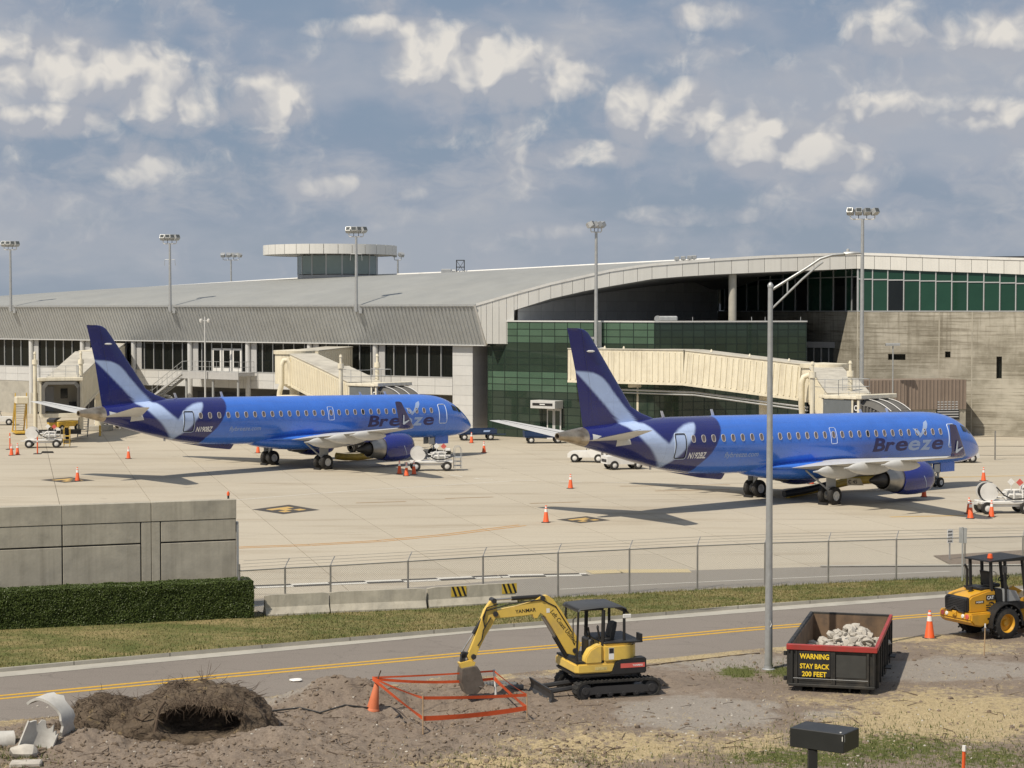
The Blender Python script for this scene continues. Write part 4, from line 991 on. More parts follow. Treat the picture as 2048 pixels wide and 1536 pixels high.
def fmast(px, ybar, label, aer=False):
    t_ = fac_t(px, 2.2); p = Fp(t_, 2.2, 11.2); z = D(px, ybar, p.y).z; o = mast(label, p, z, .16, .11, 4, z, 0.25, 1.35)
    m_ = MB(); m_.box(-.22, .22, -.05, .25, .1, .7); m_.build('bracket', M_galv, o); m_ = MB(); m_.bbox(.22, .55, -.1, .2, -.2, .5, .03); m_.build('control_box', M_galv, o)
    if aer: m_ = MB(); m_.tube([(-.55, 0, h_ - .6), (-.5, 0, h_), (.5, 0, h_), (.55, 0, h_ - .6)], .03, 5) if False else m_.tube([(-.55, 0, z - 11.2 - 2.2), (-.5, 0, z - 11.2 - 1.6), (.5, 0, z - 11.2 - 1.6), (.55, 0, z - 11.2 - 2.2)], .03, 5); m_.build('aerial_bracket', M_galv, o)
    return o
fmast(22.5, 499.5, 'floodlight mast on the fascia at the far left edge')
fmast(341, 487.5, 'floodlight mast with aerial bracket above the left aircraft tail', True)
fmast(713, 473.5, 'floodlight mast standing in front of the round tower', True)
for px, yb, ybar, lab in ((463, 565, 520, 'small floodlight mast behind the roof ridge left of the round tower'), (796, 552, 520, 'small floodlight mast behind the roof ridge right of the round tower')):
    t_ = fac_t(px, -34); p = Fp(t_, -34, 9.0); z = D(px, ybar, p.y).z; mast(lab, p, z, .13, .10, 4 if px < 500 else 2, z, PI + .5, 2.0 if px < 500 else .8)
p = on_line(GA - NI * .9, GB_ - NI * .9, 1192); o = mast('floodlight mast fixed to the green glass block', (p.x, p.y, D(1192, 690, p.y).z), D(1192, 464, p.y).z, .17, .12, 4, 0, 1.1, 1.15, yaw=.6)
m_ = MB(); m_.box(.25, .75, .2, .5, -.6, 2.0); m_.build('cable_panel', M_cladl, o); m_ = MB(); m_.bbox(.25, .85, -.1, .25, -.9, -.2, .03); m_.build('control_box', M_white, o)
m_ = MB(); m_.box(-.1, .1, .1, .8, .5, .7); m_.build('bracket', M_galv, o)
p = D(1723, 757, 158); mast('tall floodlight mast in front of the concrete wall', (p.x, p.y, 0), D(1722, 438.5, 158).z, .21, .13, 4, 0, .1, 2.0)

# ------------------------------------------------------------------ the two airliners
import numpy as np
MG = 17.8; SLOPE = 0.021
TOPL = [(0, 2.62), (.12, 2.84), (.3, 3.02), (.8, 3.45), (1.5, 3.98), (2.2, 4.42), (3, 4.78), (4, 5.02), (5.2, 5.13), (6.5, 5.15), (24, 5.15), (28, 5.12), (30, 5.02), (32, 4.86), (34.4, 4.66), (35.4, 4.52), (36.24, 4.38)]
BOTL = [(0, 2.5), (.12, 2.34), (.3, 2.22), (.8, 2.02), (1.5, 1.90), (2.2, 1.84), (3, 1.81), (4, 1.8), (24, 1.8), (26.3, 1.88), (28.8, 2.2), (31, 2.72), (33.2, 3.3), (34.6, 3.64), (35.4, 3.85), (36.24, 4.02)]
HWL = [(0, .06), (.12, .25), (.3, .43), (.8, .76), (1.5, 1.06), (2.2, 1.25), (3, 1.38), (4, 1.46), (5.2, 1.5), (6.5, 1.505), (24, 1.505), (26.3, 1.48), (28.8, 1.38), (31, 1.16), (33.2, .84), (34.6, .58), (35.4, .4), (36.24, .2)]
def ni(tab, x): return float(np.interp(x, [a for a, b in tab], [b for a, b in tab]))
def sm(tab, x, w_=.5): return sum(ni(tab, min(36.24, max(0, x + d * min(w_, x * .6, (36.24 - x) * .6)))) for d in (-1, -.5, 0, .5, 1)) / 5
def fus(x): t_, b_, h = sm(TOPL, x), sm(BOTL, x), sm(HWL, x); return (t_ + b_) / 2, (t_ - b_) / 2, h
def ysurf(x, z): c, h, w_ = fus(x); return w_ * math.sqrt(max(0.0, 1 - ((z - c) / h) ** 2))
def L_(x, y, z): return Vector((MG - x, -y, z + SLOPE * (x - MG)))       # aft of nose, starboard, up -> local

def poly_mask(pts, X, Z, soft):
    P = np.array(pts); n = len(P); inside = np.zeros(X.shape, bool); dist = np.full(X.shape, 1e9)
    for i in range(n):
        x0, z0 = P[i]; x1, z1 = P[(i + 1) % n]
        cond = ((z0 > Z) != (z1 > Z)); xi = x0 + (Z - z0) * (x1 - x0) / (z1 - z0 if abs(z1 - z0) > 1e-9 else 1e-9); inside ^= cond & (X < xi)
        dx_, dz_ = x1 - x0, z1 - z0; t_ = np.clip(((X - x0) * dx_ + (Z - z0) * dz_) / (dx_ * dx_ + dz_ * dz_ + 1e-12), 0, 1)
        dist = np.minimum(dist, np.hypot(X - x0 - t_ * dx_, Z - z0 - t_ * dz_))
    sd_ = np.where(inside, dist, -dist); return np.clip(sd_ / soft * .5 + .5, 0, 1)
CHECK = [(31.98, 4.77), (31.98, 5.2), (30.74, 5.2), (30.74, 4.86), (30.48, 4.82), (30.25, 4.62), (29.98, 4.31), (29.61, 3.98), (29.22, 3.7), (29.05, 3.89), (28.76, 4.21), (28.35, 4.48), (27.74, 4.71), (27.25, 4.8), (26.86, 4.82), (26.97, 4.61), (27.18, 4.34), (27.44, 4.02), (27.72, 3.71), (28.01, 3.39), (28.29, 3.1), (28.64, 2.82), (28.97, 2.55), (29.12, 2.24), (29.57, 2.62), (29.85, 2.88), (30.16, 3.18), (30.51, 3.52), (30.95, 3.89), (31.25, 4.17), (31.49, 4.41), (31.76, 4.64)]
NAVY = [(1.7, 26.9), (2.03, 26.85), (2.39, 26.74), (2.72, 26.43), (3.13, 26.01), (3.58, 25.64), (4.06, 25.29), (4.38, 25.09), (4.74, 24.95), (5.01, 24.84), (5.2, 24.8)]
FIN = [(34.99, 7.68), (34.2, 7.64), (33.75, 7.59), (33.39, 7.47), (33.1, 7.33), (32.84, 7.12), (32.6, 6.88), (32.38, 6.62), (31.45, 5.70), (30.46, 4.80), (31.63, 4.62), (32.37, 5.36), (33.29, 6.18), (34.2, 7.0)]
C_NAVY, C_BLUE, C_LIGHT = (0.0085, 0.013, 0.145), (0.042, 0.175, 0.69), (0.48, 0.61, 0.90)

def livery_mat():
    m = bpy.data.materials.new('airliner_livery'); m.use_nodes = True; t = NT(m.node_tree); b = t.n['Principled BSDF']
    at = t.new('ShaderNodeAttribute', attribute_name='livery'); tcn = t.new('ShaderNodeTexCoord')
    n = t.noise(tcn.outputs['Object'], 1.2, 5); x, y, z = t.xyz(tcn.outputs['Object'])
    c = t.mix(1.0, at.outputs['Color'], t.ramp(n, (.3, .94), (.7, 1.05)), 'MULTIPLY')
    frame = t.math('ABSOLUTE', t.math('SUBTRACT', t.math('FRACT', t.math('DIVIDE', x, 2.9)), .5))                  # skin joints
    c = t.mix(t.math('MULTIPLY', t.smooth(frame, .4965, .499), .35), c, (0.02, 0.03, 0.08))
    grime = t.math('MULTIPLY', t.smooth(t.noise(t.comb(t.math('MULTIPLY', x, .12), y, t.math('MULTIPLY', z, 1.5)), 1.4, 5, .65), .5, .8), .22)
    c = t.mix(grime, c, (0.06, 0.06, 0.08))
    t.inp(b.inputs['Base Color'], c); t.inp(b.inputs['Roughness'], t.ramp(n, (.3, .20), (.7, .32))); b.inputs['Coat Weight'].default_value = .6; b.inputs['Coat Roughness'].default_value = .08
    bn = t.new('ShaderNodeBump'); bn.inputs['Strength'].default_value = .05; bn.inputs['Distance'].default_value = .05
    t.inp(bn.inputs['Height'], t.noise(t.comb(t.math('MULTIPLY', x, .9), y, t.math('MULTIPLY', z, .5)), 1.0, 2)); t.l.new(bn.outputs[0], b.inputs['Normal'])
    return m
M_liv = livery_mat()
M_navy = pbr('navy_paint', C_NAVY, (.2, .32), var=.05, coat=.6)
M_nac = pbr('nacelle_blue', (0.012, 0.022, 0.20), (.2, .3), var=.06, coat=.6)
M_blue = pbr('fairing_blue', C_BLUE, (.22, .34), var=.06, coat=.5, dirt=(0.03, 0.06, 0.2), damt=.3)
M_wing = pbr('wing_grey_white', (0.60, 0.60, 0.585), (.35, .5), var=.05, dirt=(.40, .39, .36), damt=.4, dscale=1.2)
M_tailm = pbr('heat_stained_steel', (0.42, 0.36, 0.28), (.28, .42), metal=.85, var=.25, scale=2.2, dirt=(.16, .11, .07), damt=.7, dscale=1.3)
M_core = pbr('exhaust_steel', (0.36, 0.34, 0.31), (.3, .42), metal=.85, var=.15, scale=3)
M_plug = pbr('exhaust_plug', (0.085, 0.08, 0.075), (.4, .55), metal=.7, var=.2)
M_wframe = pbr('lit_window_reveal', (0.62, 0.58, 0.54), .35, metal=.3, var=.05)  # pale ring round each cabin window: sunlit reveal put into the colour
M_wpane = pbr('cabin_window_shade', (0.15, 0.115, 0.11), .18, var=.2, scale=1.0, coat=.5)
M_outl = pbr('door_outline', (0.62, 0.72, 0.88), .4, var=.05)
M_tdark = pbr('lettering_navy', (0.016, 0.017, 0.13), .35, var=0)
M_tlite = pbr('lettering_pale_blue', (0.36, 0.48, 0.74), .35, var=0)
M_tblue = pbr('lettering_soft_blue', (0.30, 0.41, 0.68), .4, var=0)

def set_liv(o, cols):
    a = o.data.color_attributes.new('livery', 'FLOAT_COLOR', 'POINT'); c4 = np.ones((len(cols), 4), np.float32); c4[:, :3] = cols; a.data.foreach_set('color', c4.ravel())
def airfoil(n=12, th=.12):
    up = []; lo = []
    for i in range(n + 1):
        c = .5 * (1 - math.cos(PI * i / n)); y = 5 * th * (.2969 * math.sqrt(c) - .126 * c - .3516 * c * c + .2843 * c ** 3 - .1036 * c ** 4)
        up.append((c, y)); lo.append((c, -y * .85))
    return up + list(reversed(lo[1:-1]))
def make_airliner():
    root = thing('airliner', 'x', 'airliner', (0, 0, 0), 0, 'blue airliners parked on the apron')
    # fuselage skin
    XE = 34.45; xs = [0.0] + [.02 * 1.35 ** k for k in range(1, 12)]; xs = [x for x in xs if x < .45]
    x = xs[-1]
    while x < XE - .09: x += .088; xs.append(x)
    xs.append(XE); NR = 112; rings = []; XX = []; ZZ = []
    for x in xs:
        c, h, w_ = fus(x); ring = []
        for k in range(NR):
            a = 2 * PI * k / NR; y = w_ * math.sin(a); z = c + h * math.cos(a); ring.append(L_(x, y, z)); XX.append(x); ZZ.append(z)
        rings.append(ring)
    m_ = MB(); m_.loft(rings, cap0=True); o = m_.build('fuselage', M_liv, root, smooth=60)
    X = np.array(XX); Z = np.array(ZZ); xb = np.interp(Z, [a for a, b in NAVY], [b for a, b in NAVY]); nm = np.clip((X - xb) / .07 + .5, 0, 1)[:, None]
    ck = poly_mask(CHECK, X, Z, .07)[:, None]; col = np.array(C_BLUE) * (1 - nm) + np.array(C_NAVY) * nm; col = col * (1 - ck) + np.array(C_LIGHT) * ck; set_liv(o, col)
    fz = o
    # bare tail cone with exhaust
    rings = []
    for i in range(24):
        x = XE + (36.24 - XE) * i / 23; c, h, w_ = fus(x); rings.append([L_(x, (w_ + .004) * math.sin(2 * PI * k / 40), c + (h + .004) * math.cos(2 * PI * k / 40)) for k in range(40)])
    c, h, w_ = fus(36.24)
    for x, s_ in ((36.24, .78), (35.8, .7)): rings.append([L_(x, w_ * s_ * math.sin(2 * PI * k / 40), c + h * s_ * math.cos(2 * PI * k / 40)) for k in range(40)])
    m_ = MB(); m_.loft(rings); tc_ = m_.build('tail_cone', M_tailm, root, smooth=50)
    m_ = MB(); m_.add([L_(35.85, w_ * .72 * math.sin(2 * PI * k / 24), c + h * .72 * math.cos(2 * PI * k / 24)) for k in range(24)], [tuple(range(24))]); link('exhaust', m_.mesh('exhaust', M_black), tc_)
    # fin
    LE = [(4.3, 28.6), (4.95, 28.75), (5.10, 29.3), (5.35, 30.1), (5.72, 30.86), (9.45, 33.78), (9.75, 34.05), (9.92, 34.35), (9.98, 34.75)]; TE = [(4.3, 34.35), (7.7, 34.96), (9.98, 35.55)]
    zs = [4.45 + (9.98 - 4.45) * k / 110 for k in range(111)]; af = airfoil(34, .1); rings = []; XX = []; ZZ = []
    for z in zs:
        l, e = ni([(a, b) for a, b in LE], z), ni(TE, z); th = .40 - .24 * (z - 4.45) / 5.5
        rg = []
        for c, y in af:
            x = l + (e - l) * c; rg.append(L_(x, y / .1 * th * .92, z)); XX.append(x); ZZ.append(z)
        rings.append(rg)
    m_ = MB(); m_.loft(rings, cap1=True); fin = m_.build('tail_fin', M_liv, root, smooth=50)
    ck = poly_mask(FIN, np.array(XX), np.array(ZZ), .06)[:, None]; set_liv(fin, np.array(C_NAVY) * (1 - ck) + np.array(C_LIGHT) * ck)
    for s_ in (1, -1):
        m_ = MB(); p = L_(33.95, s_ * .12, 8.75); m_.lathe([(.01, -.3), (.06, -.15), (.06, .15), (.01, .3)], 8, 'x', p); link('fin_light', m_.mesh('fin_light', M_white, smooth=True), fin)
    m_ = MB(); m_.tube([L_(33.9, .19, 5.2), L_(34.05, .16, 7.0), L_(34.6, .09, 9.9)], .005, 4); link('rudder_hinge_line', m_.mesh('rudder_hinge_line', M_dark), fin)
    # horizontal stabilisers
    af = airfoil(14, .1)
    for s_ in (1, -1):
        rings = []
        for y, l, e, z, th in ((.35, 31.7, 34.9, 3.92, .1), (1.0, 32.0, 34.95, 3.98, .1), (5.7, 34.72, 36.0, 4.74, .09), (5.95, 34.95, 36.05, 4.78, .05), (6.03, 35.25, 36.0, 4.79, .02)):
            rings.append([L_(l + (e - l) * c, s_ * y, z + q / .1 * th * (e - l) * .1 * 1.0) for c, q in af])
        m_ = MB(); m_.loft(rings, cap0=True, cap1=True); st = m_.build('tailplane', M_wing, root, smooth=40)
        m_ = MB(); m_.tube([L_(34.0, s_ * 1.0, 4.13), L_(35.6, s_ * 5.8, 4.83)], .012, 4); link('elevator_hinge_line', m_.mesh('elevator_hinge_line', M_dark), st)
        # rubbing plate round the root
        m_ = MB(); pts = []
        if s_ == 1: wrap_poly(root, 'root_plate', [[(32.75, 3.62), (32.75, 4.22), (32.3, 4.25), (31.95, 4.12), (31.8, 3.72)], [(34.25, 3.92), (34.25, 4.32), (33.7, 4.2)]], M_wing)
        for x, z in () and ((31.6, 3.65), (31.75, 4.2), (32.6, 4.32), (34.0, 4.22), (34.35, 4.05), (34.3, 3.78), (33.5, 3.66), (32.5, 3.55)): pts.append(L_(x, s_ * (ysurf(x, z) + .012), z))
        
    # wings, winglets, flap fairings
    af = airfoil(16, .12)
    def wsec(y, l, e, z, th, cant=0.0):
        ch = e - l; out = []
        for c, q in af: out.append((l + ch * c, y - math.sin(cant) * q / .12 * th * ch, z + math.cos(cant) * q / .12 * th * ch))
        return out
    for s_ in (1, -1):
        secs = [wsec(.9, 12.7, 19.9, 2.02, .12), wsec(1.6, 13.0, 19.6, 2.10, .12), wsec(4.9, 14.62, 19.05, 2.50, .115), wsec(9.0, 16.62, 19.5, 2.96, .11), wsec(13.1, 18.62, 20.05, 3.40, .10)]
        m_ = MB(); m_.loft([[L_(x, s_ * y, z) for x, y, z in r] for r in secs], cap0=True, cap1=True); wg = m_.build('wing', M_wing, root, smooth=40)
        for q0, q1 in (((16.0, 1.9), (17.6, 8.4)), ):
            m_ = MB(); m_.tube([L_(17.9, s_ * 2.0, 2.52), L_(17.75, s_ * 4.9, 2.82), L_(18.75, s_ * 9.2, 3.13), L_(19.7, s_ * 13.0, 3.46)], .014, 4); link('flap_gap', m_.mesh('flap_gap', M_dark), wg)
        secs = [wsec(13.1, 18.64, 20.06, 3.40, .10), wsec(13.45, 18.9, 20.2, 3.50, .095, .5), wsec(13.72, 19.35, 20.45, 3.80, .09, 1.05), wsec(13.95, 20.0, 20.85, 4.45, .08, 1.2), wsec(14.2, 20.72, 21.28, 5.18, .07, 1.25), wsec(14.22, 20.95, 21.26, 5.24, .03, 1.25)]
        m_ = MB(); m_.loft([[L_(x, s_ * y, z) for x, y, z in r] for r in secs], cap0=True, cap1=True); wl_ = m_.build('winglet', M_navy, root, smooth=40)
        for sg in (1,):
            m_ = MB(); q = [(20.35, 4.05), (20.22, 4.05), (20.0, 3.72), (19.72, 3.93), (19.68, 3.86), (20.02, 3.56), (20.12, 3.66)]
            def wy(z): return 13.72 + (z - 3.8) * .36
            q = [(20.36, 4.35), (20.24, 4.30), (20.08, 3.86), (19.72, 4.0), (19.66, 3.94), (20.06, 3.66), (20.18, 3.72)]
            m_.add([L_(x, s_ * (wy(z) + .075), z) for x, z in q] + [L_(x, s_ * (wy(z) - .075), z) for x, z in q], [(0, 1, 2, 6), (2, 5, 6), (2, 3, 4, 5), (13, 9, 8, 7), (13, 12, 9), (12, 11, 10, 9)]); link('winglet_tick', m_.mesh('winglet_tick', M_outl), wl_)
        for y, x0, x1, z, r in ((4.0, 16.2, 20.4, 2.05, .42), (6.7, 17.0, 20.9, 2.44, .38), (9.5, 17.8, 21.1, 2.80, .33)):
            rings = []
            for k in range(12):
                u = k / 11; rr = r * math.sin(PI * min(1, u * 1.05 + .02)) ** .55 * (1.0 if u < .8 else 1.0 - (u - .8) * 2.2); rr = max(.03, rr)
                rings.append([L_(x0 + (x1 - x0) * u, s_ * y + rr * .55 * math.cos(2 * PI * j / 12), z - .12 * (1 - u) + rr * math.sin(2 * PI * j / 12)) for j in range(12)])
            m_ = MB(); m_.loft(rings, cap0=True, cap1=True); m_.build('flap_fairing', M_wing, root, smooth=40)
        # engine
        ec = L_(0, 0, 0); ey, ez = s_ * 4.35, 1.46
        def EX(prof, n=40, chev=0): 
            m_ = MB(); o_ = L_(0, ey, ez); m_.lathe([(r, -x) for r, x in prof], n, 'x', (MG, -ey, ez + SLOPE * (13 - MG))); return m_
        en_ = EX([(.72, 11.6), (.74, 11.05), (.82, 10.92), (.90, 10.98), (.985, 11.3), (1.02, 11.9), (1.01, 12.6), (.95, 13.2), (.86, 13.62), (.80, 13.6)]).build('engine_nacelle', M_nac, root, smooth=50)
        m_ = EX([(.745, 11.04), (.82, 10.915), (.905, 10.985), (.93, 11.08)]); link('intake_lip', m_.mesh('intake_lip', M_steel, smooth=50), en_)
        m_ = EX([(.01, 11.5), (.74, 11.6)]); link('fan_face', m_.mesh('fan_face', M_plug), en_)
        EX([(.80, 13.4), (.77, 13.75), (.70, 14.2), (.60, 14.75), (.56, 14.75), (.5, 14.4)]).build('core_cowl', M_core, root, smooth=50)
        EX([(.82, 13.45), (.6, 13.6)]).build('fan_duct', M_black, root)
        EX([(.48, 14.4), (.45, 14.8), (.33, 15.2), (.14, 15.75), (.01, 15.95)]).build('exhaust_cone', M_plug, root, smooth=50)
        m_ = MB(); m_.add([L_(11.45 + .10 * math.cos(k), ey + s_ * (1.022 * math.cos(a)), ez + 1.022 * math.sin(a) - SLOPE * 0) for k, a in ()], [])
        m_ = MB(); dzp = SLOPE * (13 - MG); pts = []
        for u in range(9):
            a = -.55 + .7 * u / 8; pts.append(Vector((MG - 11.75 - .05 * u, -(ey + s_ * 1.026 * math.cos(a)), ez + dzp + 1.026 * math.sin(a))))
        m_.tube(pts, .014, 4); link('cowl_stripe', m_.mesh('cowl_stripe', M_outl), en_)
        m_ = MB(); m_.prism([(11.9, 2.35), (14.4, 2.75), (16.6, 2.35), (16.2, 2.0), (14.8, 1.9), (13.2, 2.2)], 'y', -.16, .16); m_.v = [L_(v.x, v.y + ey, v.z) for v in m_.v]; m_.build('pylon', M_nac, root)
        # main gear
        gy = s_ * 2.97
        m_ = MB(); m_.cyl((0, -gy, .55), (.05, -gy * .98, 2.2), .13, .17, 12); m_.cyl((0, -gy - .42, .52), (0, -gy + .42, .52), .09, .09, 10); m_.tube([(-.05, -gy, .8), (-.75, -gy * .6, 1.95)], .06, 8); m_.tube([(.05, -gy, 1.0), (.55, -gy * .9, 2.1)], .05, 8)
        m_.box(-.45, .35, -gy - s_ * .12, -gy - s_ * .16, 1.0, 2.0); gr = m_.build('main_gear_leg', M_rail, root, smooth=30)
        for q in (-.36, .36): wheel(root, (0, -gy + q, .53), .53, .32, 'main_wheel')
        m_ = MB(); m_.box(-.62, -.45, -gy - .30, -gy + .35, 0, .14); m_.box(.45, .62, -gy - .30, -gy + .35, 0, .14); m_.build('wheel_chock', M_black, root)
    # belly and wing-root fairing
    rings = []
    for k in range(30):
        u = k / 29; x = 11.0 + 11.3 * u; e = math.sin(PI * u) ** .5; zz = []
        rings.append([L_(x, (1.25 + .62 * e) * math.cos(2 * PI * j / 40) * (.2 + .8 * e), 2.0 + .02 + (.10 + .60 * e) * math.sin(2 * PI * j / 40) - .08 * e) for j in range(40)])
    m_ = MB(); m_.loft(rings, cap0=True, cap1=True); m_.build('belly_fairing', M_blue, root, smooth=60)
    for s_ in (1, -1):
        m_ = MB(); rings = []
        for k in range(14):
            u = k / 13; x = 17.0 + 4.6 * u; r = .55 * (1 - u) ** .8 + .02
            rings.append([L_(x, s_ * (1.25 + (.75 * (1 - u) + .05) * (.5 + .5 * math.cos(2 * PI * j / 16))), 2.15 + r * .5 * math.sin(2 * PI * j / 16)) for j in range(16)])
        m_.loft(rings, cap0=True, cap1=True); m_.build('root_fillet', M_blue, root, smooth=60)
    # ventral tail guard, nose gear, antennas
    m_ = MB(); m_.prism([(28.2, 2.06), (25.5, 1.62), (23.9, 1.47), (23.75, 1.52), (23.5, 1.82), (25.0, 1.84), (26.5, 1.9)], 'y', -.05, .05); m_.v = [L_(v.x, v.y, v.z) for v in m_.v]; m_.build('ventral_fin', M_navy, root)
    m_ = MB(); nx = MG - 4.0; m_.cyl((nx, 0, .32), (nx + .12, 0, 1.7), .075, .10, 12); m_.cyl((nx, -.32, .31), (nx, .32, .31), .05, .05, 8); m_.tube([(nx, 0, .8), (nx + .8, 0, 1.5)], .045, 8); m_.tube([(nx - .02, 0, .5), (nx - .28, 0, .8), (nx, 0, 1.05)], .035, 6); m_.build('nose_gear_leg', M_rail, root, smooth=30)
    for q in (-.22, .22): wheel(root, (nx, q, .32), .32, .19, 'nose_wheel')
    for s_ in (1, -1):
        m_ = MB(); m_.box(nx - .1, nx + 1.3, s_ * .30, s_ * .33, .98, 1.55); m_.build('nose_gear_door', M_blue, root)
        m_ = MB(); m_.box(nx - .75, nx - .2, s_ * .30, s_ * .33, 1.0, 1.5); m_.build('nose_gear_door', M_rail, root)
    for x, z, h in ((28.4, 5.12, .34), (24.45, 5.15, .36), (9.0, 5.15, .25), (11.5, 5.15, .22)):
        m_ = MB(); m_.prism([(x + .08, z - .05), (x - .12, z - .05), (x + .06, z + h), (x + .22, z + h)], 'y', -.02, .02); m_.v = [L_(v.x, v.y, v.z) for v in m_.v]; m_.build('antenna', M_white, root)
    for x in (25.9, 29.4, 33.0):
        c, h, w_ = fus(x); m_ = MB(); m_.box(-.06, .06, -.04, .04, -.14, .02); m_.v = [L_(x, 0, c - h) + v for v in m_.v]; m_.build('drain_mast', M_white, root)
    # cabin windows (the side we see)
    rg = MB(); n = 20
    def el(a, b_, zz): return [(a * math.copysign(abs(math.cos(2 * PI * k / n)) ** .75, math.cos(2 * PI * k / n)), b_ * math.copysign(abs(math.sin(2 * PI * k / n)) ** .75, math.sin(2 * PI * k / n)), zz) for k in range(n)]
    rg.loft([el(.158, .222, .0), el(.152, .216, .016), el(.125, .185, .016), el(.115, .175, -.03)]); fr_me = rg.mesh('window', M_wframe, smooth=30)
    pn = MB(); pn.add(el(.122, .183, .004), [tuple(range(n))]); pn_me = pn.mesh('pane', M_wpane); pk = MB(); pk.add(el(.122, .183, .004), [tuple(range(n))]); pk_me = pk.mesh('pane', M_black)
    def skinM(x, z):
        y = ysurf(x, z); e = .05; p = L_(x, y, z); tx = (L_(x - e, ysurf(x - e, z), z) - L_(x + e, ysurf(x + e, z), z)).normalized(); tz = (L_(x, ysurf(x, z + e), z + e) - L_(x, ysurf(x, z - e), z - e)).normalized(); nz = tx.cross(tz).normalized(); ty = nz.cross(tx)
        return Matrix(((tx.x, ty.x, nz.x, p.x), (tx.y, ty.y, nz.y, p.y), (tx.z, ty.z, nz.z, p.z), (0, 0, 0, 1)))
    for i in range(29):
        x = 5.6 + i * .7786
        wo_ = link('window', fr_me, root, M=skinM(x, 3.95)); link('pane', pk_me if i == 9 else pn_me, wo_)
    # doors as proud outlines
    def door(x0, x1, z0, z1, r, w_, mat, name):
        path = []
        for cx, cz, a0 in ((x1 + r, z1 - r, 0), (x0 - r, z1 - r, 90), (x0 - r, z0 + r, 180), (x1 + r, z0 + r, 270)):
            for k in range(5):
                a = math.radians(a0 + 90 * k / 4); path.append((cx - r * math.cos(a), cz + r * math.sin(a)))
        P = []
        N = len(path)
        for i in range(N):
            (xa, za), (xb, zb_) = path[i], path[(i + 1) % N]; st = max(1, int(abs(zb_ - za) / .12))
            for k in range(st): u = k / st; P.append((xa + (xb - xa) * u, za + (zb_ - za) * u))
        m_ = MB(); m_.tube([L_(x, ysurf(x, z) + .004, z) for x, z in P + [P[0]]], w_, 5, cap=False); return m_.build(name, mat, root)
    door(4.78, 3.95, 2.95, 4.38, .14, .035, M_outl, 'service_door'); door(28.74, 27.98, 2.88, 4.22, .12, .030, M_black, 'service_door'); door(28.80, 27.92, 2.83, 4.28, .14, .022, M_outl, 'door_surround')
    door(15.98, 15.46, 3.42, 4.36, .09, .020, M_outl, 'overwing_exit')
    # windscreen panes
    for s_ in (1, -1):
        for q in ([(3.10, 4.32), (2.52, 4.16), (2.58, 3.84), (3.12, 3.90)], [(2.46, 4.20), (1.98, 4.06), (1.98, 3.72), (2.46, 3.80)]):
            m_ = MB(); pts = []
            for u in range(5):
                for v in range(5):
                    a, b_, c, d = q; x = (a[0] * (1 - u / 4) + b_[0] * u / 4) * (1 - v / 4) + (d[0] * (1 - u / 4) + c[0] * u / 4) * v / 4; z = (a[1] * (1 - u / 4) + b_[1] * u / 4) * (1 - v / 4) + (d[1] * (1 - u / 4) + c[1] * u / 4) * v / 4
                    pts.append(L_(x - .01, s_ * (ysurf(x, z) + .012), z + .006))
            m_.add(pts, [(5 * u + v, 5 * u + v + 1, 5 * u + v + 6, 5 * u + v + 5) for u in range(4) for v in range(4)]); m_.build('windscreen_pane', M_gdark, root, smooth=60)
    # lettering
    wrap_text(root, 'title', 'Br', M_tdark, 12.10, 2.86, .80, 2.0, .03, .12); wrap_text(root, 'title', 'e', M_tdark, 10.0, 2.86, .60, 1.15, .022, .10, xh=True)
    wrap_text(root, 'title', 'e', M_tlite, 8.80, 2.86, .60, 1.15, .022, .10, xh=True); wrap_text(root, 'title', 'z', M_tlite, 7.58, 2.86, .60, 1.05, .03, .10, xh=True); wrap_text(root, 'title', 'e', M_tdark, 6.48, 2.86, .60, 1.12, .022, .10, xh=True)
    wrap_text(root, 'web_address', 'flybreeze.com', M_tblue, 24.95, 2.84, .30, 2.75, .012, .15)
    tick = [(8.28, 4.20), (8.0, 4.16), (7.72, 4.02), (7.58, 3.86), (7.30, 4.18), (7.02, 4.52), (6.80, 4.60), (6.60, 4.66), (6.66, 4.45), (6.85, 4.20), (7.2, 3.95), (7.70, 3.60), (7.92, 3.86), (8.10, 4.02)]
    wrap_poly(root, 'title_tick', [tick], M_tlite)
    return root, door
def wheel(root, c, r, w_, name):
    m_ = MB(); m_.lathe([(r * .52, -w_ / 2), (r * .85, -w_ / 2), (r * .97, -w_ * .36), (r, -w_ * .15), (r, w_ * .15), (r * .97, w_ * .36), (r * .85, w_ / 2), (r * .52, w_ / 2)], 28, 'y', c); wh = m_.build(name, M_rubber, root, smooth=40)
    m_ = MB(); m_.lathe([(.01, -w_ * .42), (r * .2, -w_ * .44), (r * .24, -w_ * .30), (r * .46, -w_ * .32), (r * .56, -w_ * .46), (r * .56, w_ * .46), (r * .46, w_ * .32), (r * .24, w_ * .30), (r * .2, w_ * .44), (.01, w_ * .42)], 24, 'y', c); link('rim', m_.mesh('rim', M_wing, smooth=30), wh)
    return wh
def wrap_poly(root, name, polys, mat, vs=None, fs=None):
    bm = bmesh.new()
    if vs is None:
        for P in polys: bm.faces.new([bm.verts.new((x, z, 0)) for x, z in P])
        bmesh.ops.triangulate(bm, faces=bm.faces)
    else:
        V = [bm.verts.new((x, z, 0)) for x, z in vs]
        for f in fs:
            try: bm.faces.new([V[i] for i in f])
            except ValueError: pass
    zz = [v.co.y for v in bm.verts]; z = min(zz) + .06
    while z < max(zz):
        bmesh.ops.bisect_plane(bm, geom=list(bm.verts) + list(bm.edges) + list(bm.faces), plane_co=(0, z, 0), plane_no=(0, 1, 0)); z += .06
    for v in bm.verts: x, z = v.co.x, v.co.y; v.co = L_(x, ysurf(x, z) + .009, z)
    m_ = MB(); m_.addbm(bm); return m_.build(name, mat, root)
